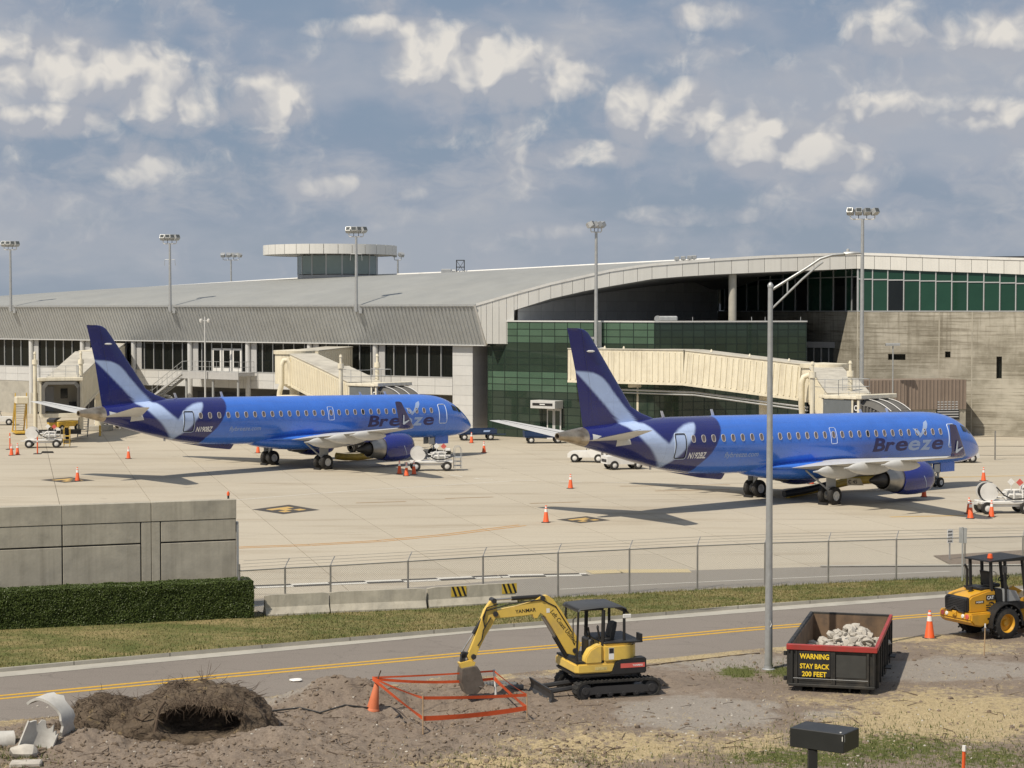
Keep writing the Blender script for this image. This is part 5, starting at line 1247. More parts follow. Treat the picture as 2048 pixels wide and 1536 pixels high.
def wrap_text(root, name, txt, mat, x0, z0, h, wd, bold, shear, xh=False):
    vs, fs = text_mesh(txt, h, wd, bold, shear); vs = [(x0 - x, z0 + y) for x, y in vs]
    return wrap_poly(root, name, None, mat, vs, fs)
def place(root, x, y, hd): root.location = (x, y, 0); root.rotation_euler = (0, 0, hd); MATW[root.name] = T(x, y, 0) @ rz(hd)
planeA, _ = make_airliner(); place(planeA, -15.59, 138.6, .812); planeA['label'] = 'blue airliner on the left, registration N190BZ on its tail'
planeB = dup(planeA, (16.616, 114.02, 0), .691, 'blue airliner on the right, registration N192BZ on its tail', 'blue airliners parked on the apron')
wrap_text(planeA, 'registration', 'N190BZ', M_txtw, 27.74, 2.85, .34, 1.34, .022, .18); wrap_text(planeB, 'registration', 'N192BZ', M_txtw, 27.74, 2.85, .34, 1.34, .022, .18)

# ------------------------------------------------------------------ passenger bridges
def tunnel(root, A, B, w_, h, name='tunnel', rib=.62, mat=None):
    mat = mat or M_cream; d = B - A; L = d.length; M = basis(A, d)
    m_ = MB(M); m_.box(0, L, -w_ / 2, w_ / 2, 0, h); m_.build(name, mat, root, world=True)
    m_ = MB(M); m_.bbox(-.02, L + .02, -w_ / 2 - .06, w_ / 2 + .06, h + .002, h + .10, .02); rf = m_.build('roof_sheet', M_creamr, root, world=True)
    m_ = MB(M); m_.box(0, L, -w_ / 2 - .05, w_ / 2 + .05, -.22, -.003); m_.build('floor_beam', mat, root, world=True)
    rb = MB(); rb.prism([(-.07, 0), (.07, 0), (.045, .07), (-.045, .07)], 'z', .08, h - .16); rm = rb.mesh('side_rib', mat); n = max(2, int(L / rib))
    for i in range(n):
        x = (i + .5) * L / n
        link('side_rib', rm, root, M=wl(M @ T(x, -w_ / 2, 0) @ rz(PI), root)); 
        link('side_rib', rm, root, M=wl(M @ T(x, w_ / 2, 0), root))
    return M, L
def fence_rail(mb_, pts, z0, h, posts=True, r=.022):
    pts = [Vector(p) for p in pts]
    for z in (h * .5, h): mb_.tube([p + Vector((0, 0, z0 + z)) for p in pts], r, 5)
    if posts:
        for a, b_ in zip(pts, pts[1:]):
            n = max(1, int((b_ - a).length / .9))
            for i in range(n + 1): p = a.lerp(b_, i / n); mb_.tube([p + Vector((0, 0, z0)), p + Vector((0, 0, z0 + h))], r, 5)
def rotunda(root, c, r, z0, z1):
    m_ = MB(T(c.x, c.y, 0)); m_.lathe([(0.01, z0), (r, z0), (r, z1), (r - .1, z1 + .02)], 28); m_.build('rotunda_drum', M_cream, root, smooth=30, world=True)
    m_ = MB(T(c.x, c.y, 0)); m_.lathe([(r + .12, z1 - .25), (r + .14, z1 + .06), (0.01, z1 + .16)], 28); m_.build('rotunda_roof', M_cream, root, smooth=30, world=True)
    m_ = MB(T(c.x, c.y, 0)); m_.cyl((0, 0, 0), (0, 0, z0), .42, .42, 20); m_.lathe([(.42, z0 - .5), (r * .7, z0 - .02)], 20); m_.build('support_column', M_cream, root, smooth=30, world=True)
    m_ = MB(T(c.x, c.y, 0)); m_.bbox(-1.1, 1.1, -1.1, 1.1, 0, .5, .05); m_.build('footing', M_conc_pale, root, world=True)
def duct(root, pts, r, name='air_duct', mat=None): m_ = MB(); m_.tube(pts, r, 12); return m_.build(name, mat or M_cream, root, smooth=50, world=True)
M_sidep = pbr('cab_side_panel', (0.165, 0.18, 0.185), .35, metal=.2, var=.08)
M_bell = pbr('bellows_fabric', (0.12, 0.115, 0.105), .85, var=.15)
M_inner = pbr('cab_interior', (0.60, 0.56, 0.47), .6, var=.06)
def cab(root, c, f, z0, sign, openfront=False):
    """docking cab at c facing f, floor at z0; sign letters run down the near corner"""
    M = basis((c.x, c.y, z0), f); W_, Hc = 3.3, 2.75                       # local x forwards
    def B(name, mat, *a): m_ = MB(M); m_.bbox(*a, .02); return m_.build(name, mat, root, world=True)
    B('cab_floor', M_cream, -1.6, 1.7, -W_ / 2, W_ / 2, -.35, 0); B('cab_roof', M_cream, -1.8, 1.9, -W_ / 2 - .15, W_ / 2 + .15, Hc, Hc + .2)
    for s_ in (1, -1):
        B('side_window_panel', M_sidep, -1.45, 1.0, s_ * W_ / 2 - .05, s_ * W_ / 2 + .05, .05, Hc - .05)
        B('corner_post', M_cream, -1.6, -1.46, s_ * W_ / 2 - .07, s_ * W_ / 2 + .07, 0, Hc); B('corner_post', M_cream, 1.02, 1.18, s_ * W_ / 2 - .07, s_ * W_ / 2 + .07, 0, Hc)
        b2 = B('sign_board', M_black, 1.2, 1.5, s_ * W_ / 2 - .06, s_ * W_ / 2 + .06, .25, Hc - .2)
        if s_ == -1:
            for i, ch in enumerate(sign):
                Mt = M @ T(1.27, -W_ / 2 - .066, Hc - .75 - i * .62) @ Matrix.Rotation(PI / 2, 4, 'X'); vs, fs = text_mesh(ch, .36, .26, bold=.02); m_ = MB(Mt); m_.add([(x, y, 0) for x, y in vs], fs)
                inv = MATW[root.name].inverted(); m_.v = [inv @ v for v in m_.v]; link('letter', m_.mesh('letter', M_txtw), b2)
        B('front_post', M_cream, 1.52, 1.72, s_ * W_ / 2 - .08, s_ * W_ / 2 + .08, 0, Hc)
    if openfront:
        B('back_wall', M_inner, -1.55, -1.45, -W_ / 2 + .1, W_ / 2 - .1, 0, Hc); B('inner_door', M_clad, -1.44, -1.40, -W_ / 2 + .35, -W_ / 2 + 1.25, .05, 2.2); B('inner_window', M_gdark, -1.44, -1.41, .15, .75, 1.15, 2.0)
        B('inner_sill', M_dark, -.6, -.3, .8, 1.4, 0, .9)
    nb = 4 if openfront else 9
    for k in range(nb):                                                     # bellows hoops
        u = k / max(1, nb - 1); x = 1.74 + (.5 if openfront else 2.1) * u; hh = Hc - (.10 if openfront else .75) * u; yw = W_ / 2 - .05 - .12 * u
        path = [(x, -yw, 0), (x, -yw, hh - .35), (x, -yw + .30, hh), (x, yw - .30, hh), (x, yw, hh - .35), (x, yw, 0)]
        m_ = MB(M)
        pin = [(x, y * .90, max(0, z - .16) if z > 0 else 0) for _, y, z in path]
        for (a, b_), (p, q) in zip(zip(path, path[1:]), zip(pin, pin[1:])):
            m_.loft([[(a[0] - .06, a[1], a[2]), (a[0] + .06, a[1], a[2]), (p[0] + .12, p[1], p[2]), (p[0] - .12, p[1], p[2])], [(b_[0] - .06, b_[1], b_[2]), (b_[0] + .06, b_[1], b_[2]), (q[0] + .12, q[1], q[2]), (q[0] - .12, q[1], q[2])]])
        m_.build('bellows_hoop', M_bell, root, world=True)
    if not openfront:
        m_ = MB(M); pts = []
        for k in range(10):
            u = k / 9; x = 1.74 + 2.1 * u; hh = Hc - .72 * u * u - .03; yw = W_ / 2 - .35 - .12 * u
            pts.append([(x, -yw - .28, hh - .38), (x, -yw, hh - .06), (x, yw, hh - .06), (x, yw + .28, hh - .38)])
        m_.loft(pts, closed=False); m_.build('canopy_fabric', M_bell, root, world=True)
        for y in (-1.0, 0, 1.0):
            m_ = MB(M); m_.tube([(1.74 + 2.1 * u, y, Hc - .72 * u * u + .0) for u in [k / 9 for k in range(10)]], .03, 5); m_.build('canopy_strap', M_white, root, world=True)
    m_ = MB(M); m_.bbox(1.5, 2.0, -W_ / 2 - .2, W_ / 2 + .2, Hc + .02, Hc + .32, .04); m_.build('hood', M_cream, root, world=True)
    m_ = MB(M); fence_rail(m_, [(-2.6, -1.6, 0), (-.2, -1.6, 0), (-.2, 1.6, 0), (-2.6, 1.6, 0)], Hc + .2, 1.05); m_.build('roof_railing', M_rail, root, world=True)
    for y in (-1.95, 1.95):
        m_ = MB(M); m_.cyl((-2.2, y, -z0 + .9), (-2.2, y, 4.1), .17, .17, 14); m_.cyl((-2.2, y, 4.1), (-2.2, y, 4.5), .26, .24, 14); m_.cyl((-2.2, y, 4.5), (-2.2, y, 5.0), .10, .10, 10); m_.cyl((-2.2, y, 5.0), (-2.2, y, 5.2), .14, .08, 10)
        m_.build('lift_column', M_cream, root, smooth=30, world=True)
    m_ = MB(M); m_.box(-2.5, -1.9, -1.9, 1.9, -z0 + .55, -z0 + .95); 
    m_.build('drive_bogie', M_dark, root, world=True)
    for y in (-.75, .75): m_ = MB(M); m_.lathe([(.25, -.18), (.48, -.17), (.5, 0), (.48, .17), (.25, .18)], 20, 'y', (-2.2, y, -z0 + .5)); m_.build('drive_wheel', M_rubber, root, smooth=40, world=True)
    m_ = MB(M); pts = [(-1.6, 2.1, 0), (-4.6, 2.1, -z0 + .15)]; 
    for k in range(11): u = k / 10; x, z = -1.6 - 3.0 * u, -(z0 - .15) * u; m_.box(x - .16, x + .16, 1.75, 2.6, z - .03, z)
    m_.build('stair_treads', M_galv, root, world=True); m_ = MB(M); fence_rail(m_, [(-1.6, 2.6, 0)], 0, .95) if False else m_.tube([(-1.6, 2.6, .95), (-4.6, 2.6, -z0 + 1.0)], .025, 5); m_.tube([(-1.6, 2.6, .02), (-4.6, 2.6, -z0 + .1)], .05, 5); m_.tube([(-1.6, 1.75, .02), (-4.6, 1.75, -z0 + .1)], .05, 5); m_.build('stair_rail', M_galv, root, world=True)
    return M
# right-hand bridge
br = thing('jet_bridge', 'cream jet bridge with long ribbed walkway reaching the right airliner', 'jet bridge', (24.6, 151.5, 0), 0, 'passenger bridges')
tunnel(br, Vector((5.6, 167.6, 5.3)), Vector((15.0, 160.8, 5.3)), 2.6, 2.65, 'walkway', .54); tunnel(br, Vector((15.02, 160.78, 5.3)), Vector((23.6, 153.8, 4.35)), 2.6, 2.65, 'walkway', .54)
rotunda(br, Vector((24.6, 151.6, 0)), 1.75, 4.1, 7.05)
tunnel(br, Vector((24.5, 150.2, 4.25)), Vector((23.9, 141.0, 3.5)), 2.5, 2.55, 'tunnel', .42); tunnel(br, Vector((23.95, 141.6, 3.35)), Vector((23.2, 132.4, 2.70)), 2.85, 2.85, 'tunnel', .42)
fB = Vector((math.sin(.691), -math.cos(.691), 0)); cab(br, Vector((23.35, 130.3, 0)), fB, 2.62, 'C45')
duct(br, [Vector(p) for p in ((22.7, 150.2, 3.2), (22.6, 150.0, 4.0), (22.6, 149.9, 5.6), (22.75, 149.9, 6.1), (23.1, 149.9, 6.25), (23.4, 149.9, 6.0), (23.5, 149.9, 5.5), (23.45, 150.0, 4.6))], .24)
for p in ((10.9, 164.0), (20.5, 156.6)):
    m_ = MB(); m_.cyl((p[0], p[1], 0), (p[0], p[1], 4.9), .36, .36, 18); m_.bbox(p[0] - 1.0, p[0] + 1.0, p[1] - .5, p[1] + .5, 4.75, 5.05, .05); m_.build('support_column', M_cream, br, smooth=30, world=True)
duct(br, [Vector((8.3, 165.2, 4.55)), Vector((15.2, 159.6, 4.5)), Vector((23.5, 152.6, 3.6))], .09, 'service_pipe', M_galv); duct(br, [Vector((8.3, 165.2, 4.30)), Vector((15.2, 159.6, 4.28)), Vector((23.5, 152.6, 3.35))], .07, 'service_pipe', M_galv)
for k in range(6):
    u = (k + .5) / 6; p = Vector((5.6, 166.4, 8.06)).lerp(Vector((15, 159.6, 8.06)), u) if k < 3 else Vector((15, 159.6, 8.05)).lerp(Vector((23.6, 152.6, 7.1)), (k - 2.5) / 3)
    m_ = MB(T(p)); m_.lathe([(.12, 0), (.05, .2), (.01, .22)], 8); m_.build('roof_lug', M_cream, br, world=True)
# middle bridge
bm_ = thing('jet_bridge', 'cream jet bridge with ribbed tunnel reaching the left airliner nose', 'jet bridge', (-19, 168.5, 0), 0, 'passenger bridges')
tunnel(bm_, Vector((-16.4, 182.6, 5.2)), Vector((-18.4, 170.2, 5.1)), 2.6, 2.6, 'walkway', .8)
rotunda(bm_, Vector((-19.1, 168.7, 0)), 1.7, 4.9, 7.75)
tunnel(bm_, Vector((-18.3, 167.3, 5.0)), Vector((-14.9, 160.2, 3.95)), 2.4, 2.5, 'tunnel', .40); tunnel(bm_, Vector((-15.1, 160.6, 3.8)), Vector((-11.9, 154.0, 2.75)), 2.75, 2.8, 'tunnel', .40)
fA = Vector((math.sin(.812), -math.cos(.812), 0)); cab(bm_, Vector((-10.6, 151.9, 0)), fA, 2.62, 'C44')
duct(bm_, [Vector(p) for p in ((-20.2, 166.4, 3.6), (-20.1, 166.3, 4.3), (-19.9, 166.2, 5.0), (-19.9, 166.2, 6.6), (-19.7, 166.2, 7.0), (-19.4, 166.2, 7.05), (-19.2, 166.2, 6.7), (-19.2, 166.3, 5.6), (-19.2, 166.3, 4.8))], .23)
m_ = MB(T(-18.9, 165.9, 0)); m_.bbox(-1.35, 1.35, -.8, .8, 2.6, 4.0, .08); m_.cyl((0, 0, 0), (0, 0, 2.6), .4, .4, 16); m_.build('air_handler', M_cream, bm_, smooth=30, world=True)
# left bridge, nothing docked
bl = thing('jet_bridge', 'cream jet bridge with open empty cab and C43 sign at far left', 'jet bridge', (-40.5, 181, 0), 0, 'passenger bridges')
rotunda(bl, Vector((-38.9, 181.0, 0)), 1.7, 4.6, 7.5)
tunnel(bl, Vector((-39.2, 179.4, 4.7)), Vector((-39.0, 167.4, 2.75)), 2.8, 2.75, 'tunnel', .6); _e = Fp(fac_t(228), .2, 5.2); tunnel(bl, Vector((-38.9, 182.3, 4.9)), _e, 2.6, 2.6, 'walkway', .8)
cab(bl, Vector((-38.85, 165.0, 0)), Vector((.28, -.96, 0)), 2.55, 'C43', True)

# ------------------------------------------------------------------ outside stair and landing on the concourse
stx = thing('outside_stair', 'grey steel stair and railed landing outside the upper glazed doors', 'stair', Fp(fac_t(400, 2), 2, 0))
t0, t1 = fac_t(492, 1.5), fac_t(384, 1.5)
fbox('landing', M_clad, stx, t0, t1 + .3, .3, 2.6, 4.85, 5.2); fbox('landing_beam', M_clad, stx, t0, t1 + .3, 2.45, 2.6, 4.5, 4.85)
m_ = MB(FM(0, 0, 0)); fence_rail(m_, [(t0, .4, 0), (t0, 2.55, 0), (t1 - .5, 2.55, 0)], 5.2, 1.05); m_.build('landing_railing', M_rail, stx, world=True)
for t_ in (t0 + .3, (t0 + t1) / 2, t1): m_ = MB(FM(t_, 2.3, 0)); m_.cyl((0, 0, 0), (0, 0, 4.85), .12, .12, 10); m_.build('post', M_rail, stx, world=True)
NS = 16
for i in range(NS):                                                         # upper flight falls to the left, lower flight doubles back
    u = (i + .5) / NS; fbox('tread', M_rail, stx, t1 + .3 + u * 4.4 - .15, t1 + .3 + u * 4.4 + .15, 1.5, 2.55, 5.15 - u * 2.5 - .05, 5.15 - u * 2.5)
    fbox('tread', M_rail, stx, t1 + 4.6 - u * 4.6 - .15, t1 + 4.6 - u * 4.6 + .15, .35, 1.4, 2.62 - u * 2.55 - .05, 2.62 - u * 2.55)
fbox('half_landing', M_clad, stx, t1 + 4.7, t1 + 6.0, .35, 2.6, 2.5, 2.65)
m_ = MB(FM(0, 0, 0))
for o_ in (1.48, 2.58): m_.tube([(t1 + .3, o_, 5.0), (t1 + 4.7, o_, 2.5)], .14, 4)
for o_ in (.33, 1.42): m_.tube([(t1 + 4.6, o_, 2.5), (t1, o_, .05)], .13, 4)
m_.build('stringer', M_clad, stx, world=True)
m_ = MB(FM(0, 0, 0)); m_.tube([(t1 - .4, 2.58, 6.25), (t1 + .3, 2.58, 6.2), (t1 + 4.7, 2.58, 3.7), (t1 + 6.0, 2.58, 3.7)], .03, 5); m_.tube([(t1 + .3, 2.58, 5.7), (t1 + 4.7, 2.58, 3.2), (t1 + 6.0, 2.58, 3.2)], .025, 5)
for k in range(7): u = k / 6; m_.tube([(t1 + .3 + 4.4 * u, 2.58, 5.1 - 2.5 * u), (t1 + .3 + 4.4 * u, 2.58, 6.2 - 2.5 * u)], .025, 5)
m_.build('stair_railing', M_rail, stx, world=True)
p = Fp(fac_t(410, 2.9), 2.9, 0); cm = thing('camera_mast', 'slim grey mast with two security cameras beside the stair landing', 'camera mast', p)
m_ = MB(); m_.cyl((0, 0, 0), (0, 0, 10.7), .10, .07, 10); m_.build('pole', M_cladl, cm, smooth=True); m_ = MB(); m_.tube([(-.35, 0, 10.3), (.35, 0, 10.3)], .04, 6); m_.build('arm', M_cladl, cm)
for x in (-.38, .38): m_ = MB(T(x, 0, 10.25)); m_.lathe([(.02, .25), (.16, .2), (.17, 0), (.10, -.15), (.01, -.18)], 12); m_.build('camera_head', M_white, cm, smooth=True)
# small service lights on posts
for px, py, Y, lab in ((1786, 692, 168.5, 'slim T-shaped service light in front of the concrete wall'), ):
    p = D(px, py, Y); o = thing('service_light', lab, 'light', (p.x, p.y, 0)); m_ = MB(); m_.cyl((0, 0, 0), (0, 0, p.z), .07, .06, 8); m_.build('pole', M_galv, o); m_ = MB(); m_.bbox(-.65, .6, -.2, .2, p.z, p.z + .25, .03); m_.build('lamp_bar', M_galv, o)
p = D(1990, 900, 1); p = G(1990, 920); o = thing('bollard_fence', 'thin grey post with sagging cables beside the right airliner nose', 'barrier', p); m_ = MB(); m_.cyl((0, 0, 0), (0, 0, 2.2), .06, .06, 8); m_.build('post', M_steel, o)
m_ = MB()
for z in (.35, 1.05, 1.8): m_.tube([(-6, 2.5, z * .9), (-3, 1.1, z * .9), (0, 0, z), (4, 1.0, z * .9), (9, 2.5, z)], .02, 4)
m_.build('cable', M_dark, o)

# ------------------------------------------------------------------ ramp equipment
def cone_me(h):
    m_ = MB(); r = h * .19
    m_.lathe([(r, .03), (r * .9, .06), (h * .045, h * .98), (h * .03, h), (.001, h)], 20); b_ = m_.mesh('cone_body', M_ora, smooth=40)
    m_ = MB(); m_.bbox(-h * .22, h * .22, -h * .22, h * .22, 0, .04, .01); s_ = m_.mesh('base', M_black)
    m_ = MB(); q = lambda z: r * .9 + (h * .045 - r * .9) * (z - .06) / (h * .98 - .06) + .004
    m_.lathe([(q(h * .62), h * .62), (q(h * .80), h * .80)], 20); m_.lathe([(q(h * .86), h * .86), (q(h * .93), h * .93)], 20); c = m_.mesh('collar', M_refl, smooth=40)
    return b_, s_, c
CONE = {'s': cone_me(.92), 'l': cone_me(.98)}
def cone(px, py, label, grp, k='s', z=0.0, tilt=0.0):
    g = G(px, py); o = thing('traffic_cone', label, 'traffic cone', (g.x, g.y, z), rng.uniform(0, 3), grp)
    if tilt: o.rotation_euler = (0, tilt, 0)
    b_, s_, c = CONE[k]; link('cone_body', b_, o); link('base', s_, o); link('collar', c, o); return o
GR = 'orange cones on the apron'
cone(155, 962, 'orange cone on the black and yellow marker at far left', GR); cone(257, 917.5, 'orange cone right of the marker below the left tail', GR)
cone(1141, 977, 'orange cone below the right airliner tail cone', GR); cone(1092, 1045, 'orange cone nearest the camera on the apron centre', GR)
cone(968, 905.5, 'orange cone in front of the left nose, nearer of two', GR); cone(943, 886, 'orange cone beside the blue cart wheel', GR)
cone(799, 948, 'leftmost of three cones at the left hydrant cart', GR); cone(813, 952, 'middle and nearest of three cones at the left hydrant cart', GR); cone(828, 949, 'rightmost of three cones at the left hydrant cart', GR)
cone(1967, 962, 'orange cone right of the right nose wheel', GR); cone(1848, 994, 'orange cone beside the right engine intake', GR); cone(1623, 968, 'orange cone half hidden behind the right main gear', GR)
cone(1941, 1037, 'taller orange cone left of the right hydrant cart', GR, 'l'); cone(1983, 1034, 'orange cone in front of the right hydrant cart wheels', GR); cone(1938, 1028, 'orange cone tucked behind the taller cone by the right cart', GR)
cone(23, 911, 'leftmost of the paired cones at far left edge', GR); cone(35, 910, 'right-hand of the paired cones at far left edge', GR); cone(516 + 0, 906, 'orange cone in the shade under the left belly', GR)
cone(1859, 1277, 'large orange cone on the straw beside the road', None, 'l')
def delineator(px, py, label, h=1.35):
    g = G(px, py); o = thing('delineator_post', label, 'marker post', (g.x, g.y, 0), 0, 'slim marker posts'); m_ = MB(); m_.cyl((0, 0, .05), (0, 0, h), .055, .045, 10); m_.build('post', M_ora, o, smooth=True)
    m_ = MB(); m_.lathe([(.056, h * .7), (.055, h * .8)], 10); m_.build('collar', M_refl, o); m_ = MB(); m_.bbox(-.28, .28, -.28, .28, 0, .05, .01); m_.build('base', M_black, o)
delineator(20, 899, 'slim orange marker post behind the paired cones'); delineator(75, 908, 'slim orange marker post in front of the left cart')
p = G(95, 906); o = thing('rubber_mat', 'flat black chock lying by the left marker post', 'chock', p); m_ = MB(); m_.prism([(-.5, 0), (.5, 0), (.42, .14), (-.42, .14)], 'y', -.08, .08); m_.build('chock_body', M_black, o)

def gse_wheel(root, c, r, w_):
    m_ = MB(); m_.lathe([(r * .55, -w_ / 2), (r * .92, -w_ / 2), (r, -w_ * .2), (r, w_ * .2), (r * .92, w_ / 2), (r * .55, w_ / 2)], 20, 'y', c); o = m_.build('wheel', M_rubber, root, smooth=40)
    m_ = MB(); m_.lathe([(.01, -w_ * .5), (r * .3, -w_ * .48), (r * .6, -w_ * .3), (r * .6, w_ * .3), (r * .3, w_ * .48), (.01, w_ * .5)], 16, 'y', c); link('rim', m_.mesh('rim', M_white, smooth=30), o)
M_signr = pbr('warning_red_white', (.62, .12, .10), .5, var=.1)
def hydrant_cart(label, loc, rot):
    o = thing('hydrant_cart', label, 'fuel cart', loc, rot, 'fuel hydrant carts')
    m_ = MB(); m_.bbox(-1.5, 1.5, -.6, .6, .55, .72, .03); m_.box(-1.9, -1.5, -.08, .08, .5, .6); m_.box(-1.4, 1.4, -.5, -.4, .4, .55); m_.box(-1.4, 1.4, .4, .5, .4, .55); m_.build('chassis', M_white, o)
    for x in (-1.15, 1.05):
        for y in (-.62, .62): gse_wheel(o, (x, y, .34), .34, .22)
    m_ = MB(); m_.lathe([(.05, -.34), (.30, -.34), (.30, .34), (.05, .34)], 20, 'y', (-.95, 0, 1.22)); m_.build('reel_hub', M_white, o, smooth=30)
    for y in (-.36, .36): m_ = MB(); m_.lathe([(.01, -.02), (.52, -.02), (.52, .02), (.01, .02)], 28, 'y', (-.95, y, 1.22)); m_.build('reel_disc', M_white, o, smooth=30)
    m_ = MB()
    for k in range(5): m_.lathe([(.40 + .07 * math.cos(a), -.24 + k * .12 + .07 * math.sin(a)) for a in [2 * PI * j / 8 for j in range(9)]], 24, 'y', (-.95, 0, 1.22))
    m_.build('wound_hose', M_black, o, smooth=40)
    m_ = MB(); m_.lathe([(.01, -.55), (.24, -.48), (.28, -.3), (.28, .3), (.24, .48), (.01, .55)], 18, 'x', (.55, .15, 1.05)); m_.build('filter_vessel', M_white, o, smooth=40)
    m_ = MB(); 
    for y, z in ((-.35, .9), (-.15, 1.15), (.35, .85)): m_.tube([(-.3, y, z), (.1, y, z), (.2, y, z + .15), (.9, y, z + .15), (1.0, y, z), (1.35, y, z)], .055, 8)
    for x in (0.0, .45, .95): m_.cyl((x, -.4, .72), (x, -.4, 1.3), .05, .05, 8); m_.cyl((x - .12, -.4, 1.3), (x + .12, -.4, 1.3), .03, .03, 6)
    m_.build('pipework', M_white, o, smooth=40)
    m_ = MB(); m_.tube([(-.6, -.5, 1.5), (-.2, -.62, 1.05), (.3, -.66, .82), (.9, -.64, .85), (1.4, -.6, 1.0)], .04, 8); m_.build('hose', M_black, o, smooth=True)
    m_ = MB(); m_.bbox(1.0, 1.35, -.25, .25, 1.0, 1.55, .04); m_.build('meter_box', M_white, o); m_ = MB(); m_.box(.99, 1.36, -.262, -.252, 1.15, 1.4); m_.build('meter_dial', M_gdark, o)
    for x, z, mt in ((.35, 1.75, M_refl), (.85, 1.72, M_signr)):
        m_ = MB(T(x, -.2, z) @ Matrix.Rotation(PI / 4, 4, 'Y')); m_.box(-.15, .15, -.015, .015, -.15, .15); m_.build('warning_plate', mt, o); m_ = MB(); m_.cyl((x, -.2, 1.2), (x, -.2, z - .1), .02, .02, 5); m_.build('plate_stem', M_white, o)
    m_ = MB()
    for y in (-.55, .45): m_.tube([(1.62, y, .1), (1.62, y, 1.5), (1.72, y, 1.7), (2.0, y, 1.7), (2.1, y, 1.5), (2.1, y, .1)], .022, 5)
    for z in (.35, .65, .95): m_.box(1.6, 2.1, -.55, .45, z - .02, z)
    m_.build('access_steps', M_pyel if 'left edge' in label else M_rail, o)
    return o
g = G(860, 941); hydrant_cart('white fuel hydrant cart with hose reel by the left engine', (g.x + .1, g.y, 0), .12)
g = G(1998, 1026); hydrant_cart('white fuel hydrant cart with hose reel at the right edge', (g.x + .25, g.y, 0), .10)
g = G(88, 895); hydrant_cart('white fuel hydrant cart with yellow steps near the left edge', (g.x, g.y, 0), .15)

def cart(label, loc, rot, n=1):
    o = thing('baggage_cart', label, 'cart', loc, rot, 'dark blue baggage carts')
    m_ = MB(); m_.bbox(-1.7, 1.7, -.75, .75, .5, .62, .03); m_.box(1.7, 2.6, -.05, .05, .45, .53); m_.build('deck', M_blue_gse, o)
    m_ = MB(); m_.bbox(-1.7, 1.7, -.77, -.72, .62, 1.0, .01); m_.bbox(-1.7, 1.7, .72, .77, .62, 1.0, .01); m_.bbox(-1.72, -1.66, -.77, .77, .62, 1.05, .01); m_.build('side_board', M_blue_gse, o)
    m_ = MB(); m_.prism([(.5, .74), (1.05, .76), (1.12, .90), (.54, .89)], 'y', -.776, -.772); m_.build('pale_plate', M_tlite, o)
    for x in (-1.15, 1.15):
        for y in (-.66, .66): gse_wheel(o, (x, y, .30), .30, .18)
g = G(953, 880); cart('dark blue flatbed cart in front of the grey pier', (g.x, g.y, 0), .15); g = G(1078, 886); cart('dark blue flatbed cart partly behind the right tailplane', (g.x + .4, g.y, 0), .1)
def tug(label, loc, rot):
    o = thing('ramp_tug', label, 'tug', loc, rot, 'white ramp tugs')
    m_ = MB(); m_.prism([(-1.4, .42), (-1.4, .95), (-.2, 1.0), (.1, .85), (1.35, .80), (1.5, .65), (1.5, .35)], 'y', -.68, .68); m_.build('body', M_white, o)
    m_ = MB(); m_.bbox(-.5, -.05, -.45, .45, .98, 1.1, .03); m_.bbox(-.6, -.45, -.45, .45, 1.0, 1.5, .03); m_.build('seat', M_black, o)
    m_ = MB(); m_.tube([(.2, 0, .9), (.05, 0, 1.3)], .03, 6); m_.lathe([(.17, 0), (.19, .015), (.17, .03)], 14, 'z', (.03, 0, 1.3)); m_.build('steering_wheel', M_black, o)
    for x in (-.85, .95):
        for y in (-.62, .62): gse_wheel(o, (x, y, .33), .33, .22)
    m_ = MB(); m_.box(-1.42, -1.4, -.5, .5, .55, .75); m_.build('tail_panel', M_dark, o); return o
g = G(1178, 924); tug('white ramp tug seen below the right airliner tail', (g.x, g.y, 0), 2.9); g = G(1245, 938); tug('white ramp tug under the right airliner fuselage', (g.x, g.y, 0), .3)
g = G(5, 850); tug('white ramp tug at the far left edge of the apron', (g.x - .3, g.y, 0), .2); g = G(1935, 925); tug('white ramp tug peeping out past the right airliner nose', (g.x - .8, g.y, 0), .25); g = G(213, 856); tug('white ramp tug just behind the left tail cone', (g.x + .4, g.y, 0), .6)
def belt(label, loc, rot):
    o = thing('belt_loader', label, 'belt loader', loc, rot); m_ = MB(); m_.bbox(-1.6, 1.6, -.7, .7, .45, .95, .05); m_.build('chassis', M_pyel, o)
    m_ = MB(); m_.prism([(-1.9, .9), (2.3, 2.6), (2.3, 2.8), (-1.9, 1.15)], 'y', -.45, .45); m_.build('conveyor', M_dark, o)
    for s_ in (-.5, .5): m_ = MB(); m_.tube([(-1.9, s_, 1.5), (2.3, s_, 3.1)], .03, 5); m_.build('hand_rail', M_rail, o)
    for x in (-1.1, 1.1):
        for y in (-.66, .66): gse_wheel(o, (x, y, .33), .33, .2)
g = G(128, 862); belt('dark belt loader parked under the empty left bridge', (g.x, g.y, 0), 1.1)
g = G(40, 868); o = thing('step_stand', 'yellow wheeled step stand beside the left bridge', 'steps', (g.x, g.y, 0), -1.2)
m_ = MB(); 
for k in range(12): u = k / 11; m_.box(-1.2 + 2.2 * u - .12, -1.2 + 2.2 * u + .12, -.45, .45, .3 + 2.5 * u - .03, .3 + 2.5 * u)
m_.build('step_treads', M_duct, o); m_ = MB()
for y in (-.5, .5): m_.tube([(-1.4, y, .2), (1.1, y, 2.9)], .07, 5); m_.tube([(-1.4, y, 1.1), (1.1, y, 3.8)], .03, 5); m_.tube([(1.0, y, .2), (1.0, y, 3.8)], .05, 5)
m_.bbox(-1.6, 1.5, -.6, .6, .12, .26, .02); m_.build('step_frame', M_pyel, o); m_ = MB(); m_.bbox(.6, 2.0, -.55, .55, 2.85, 3.5, .06); m_.build('platform_box', M_cream, o)
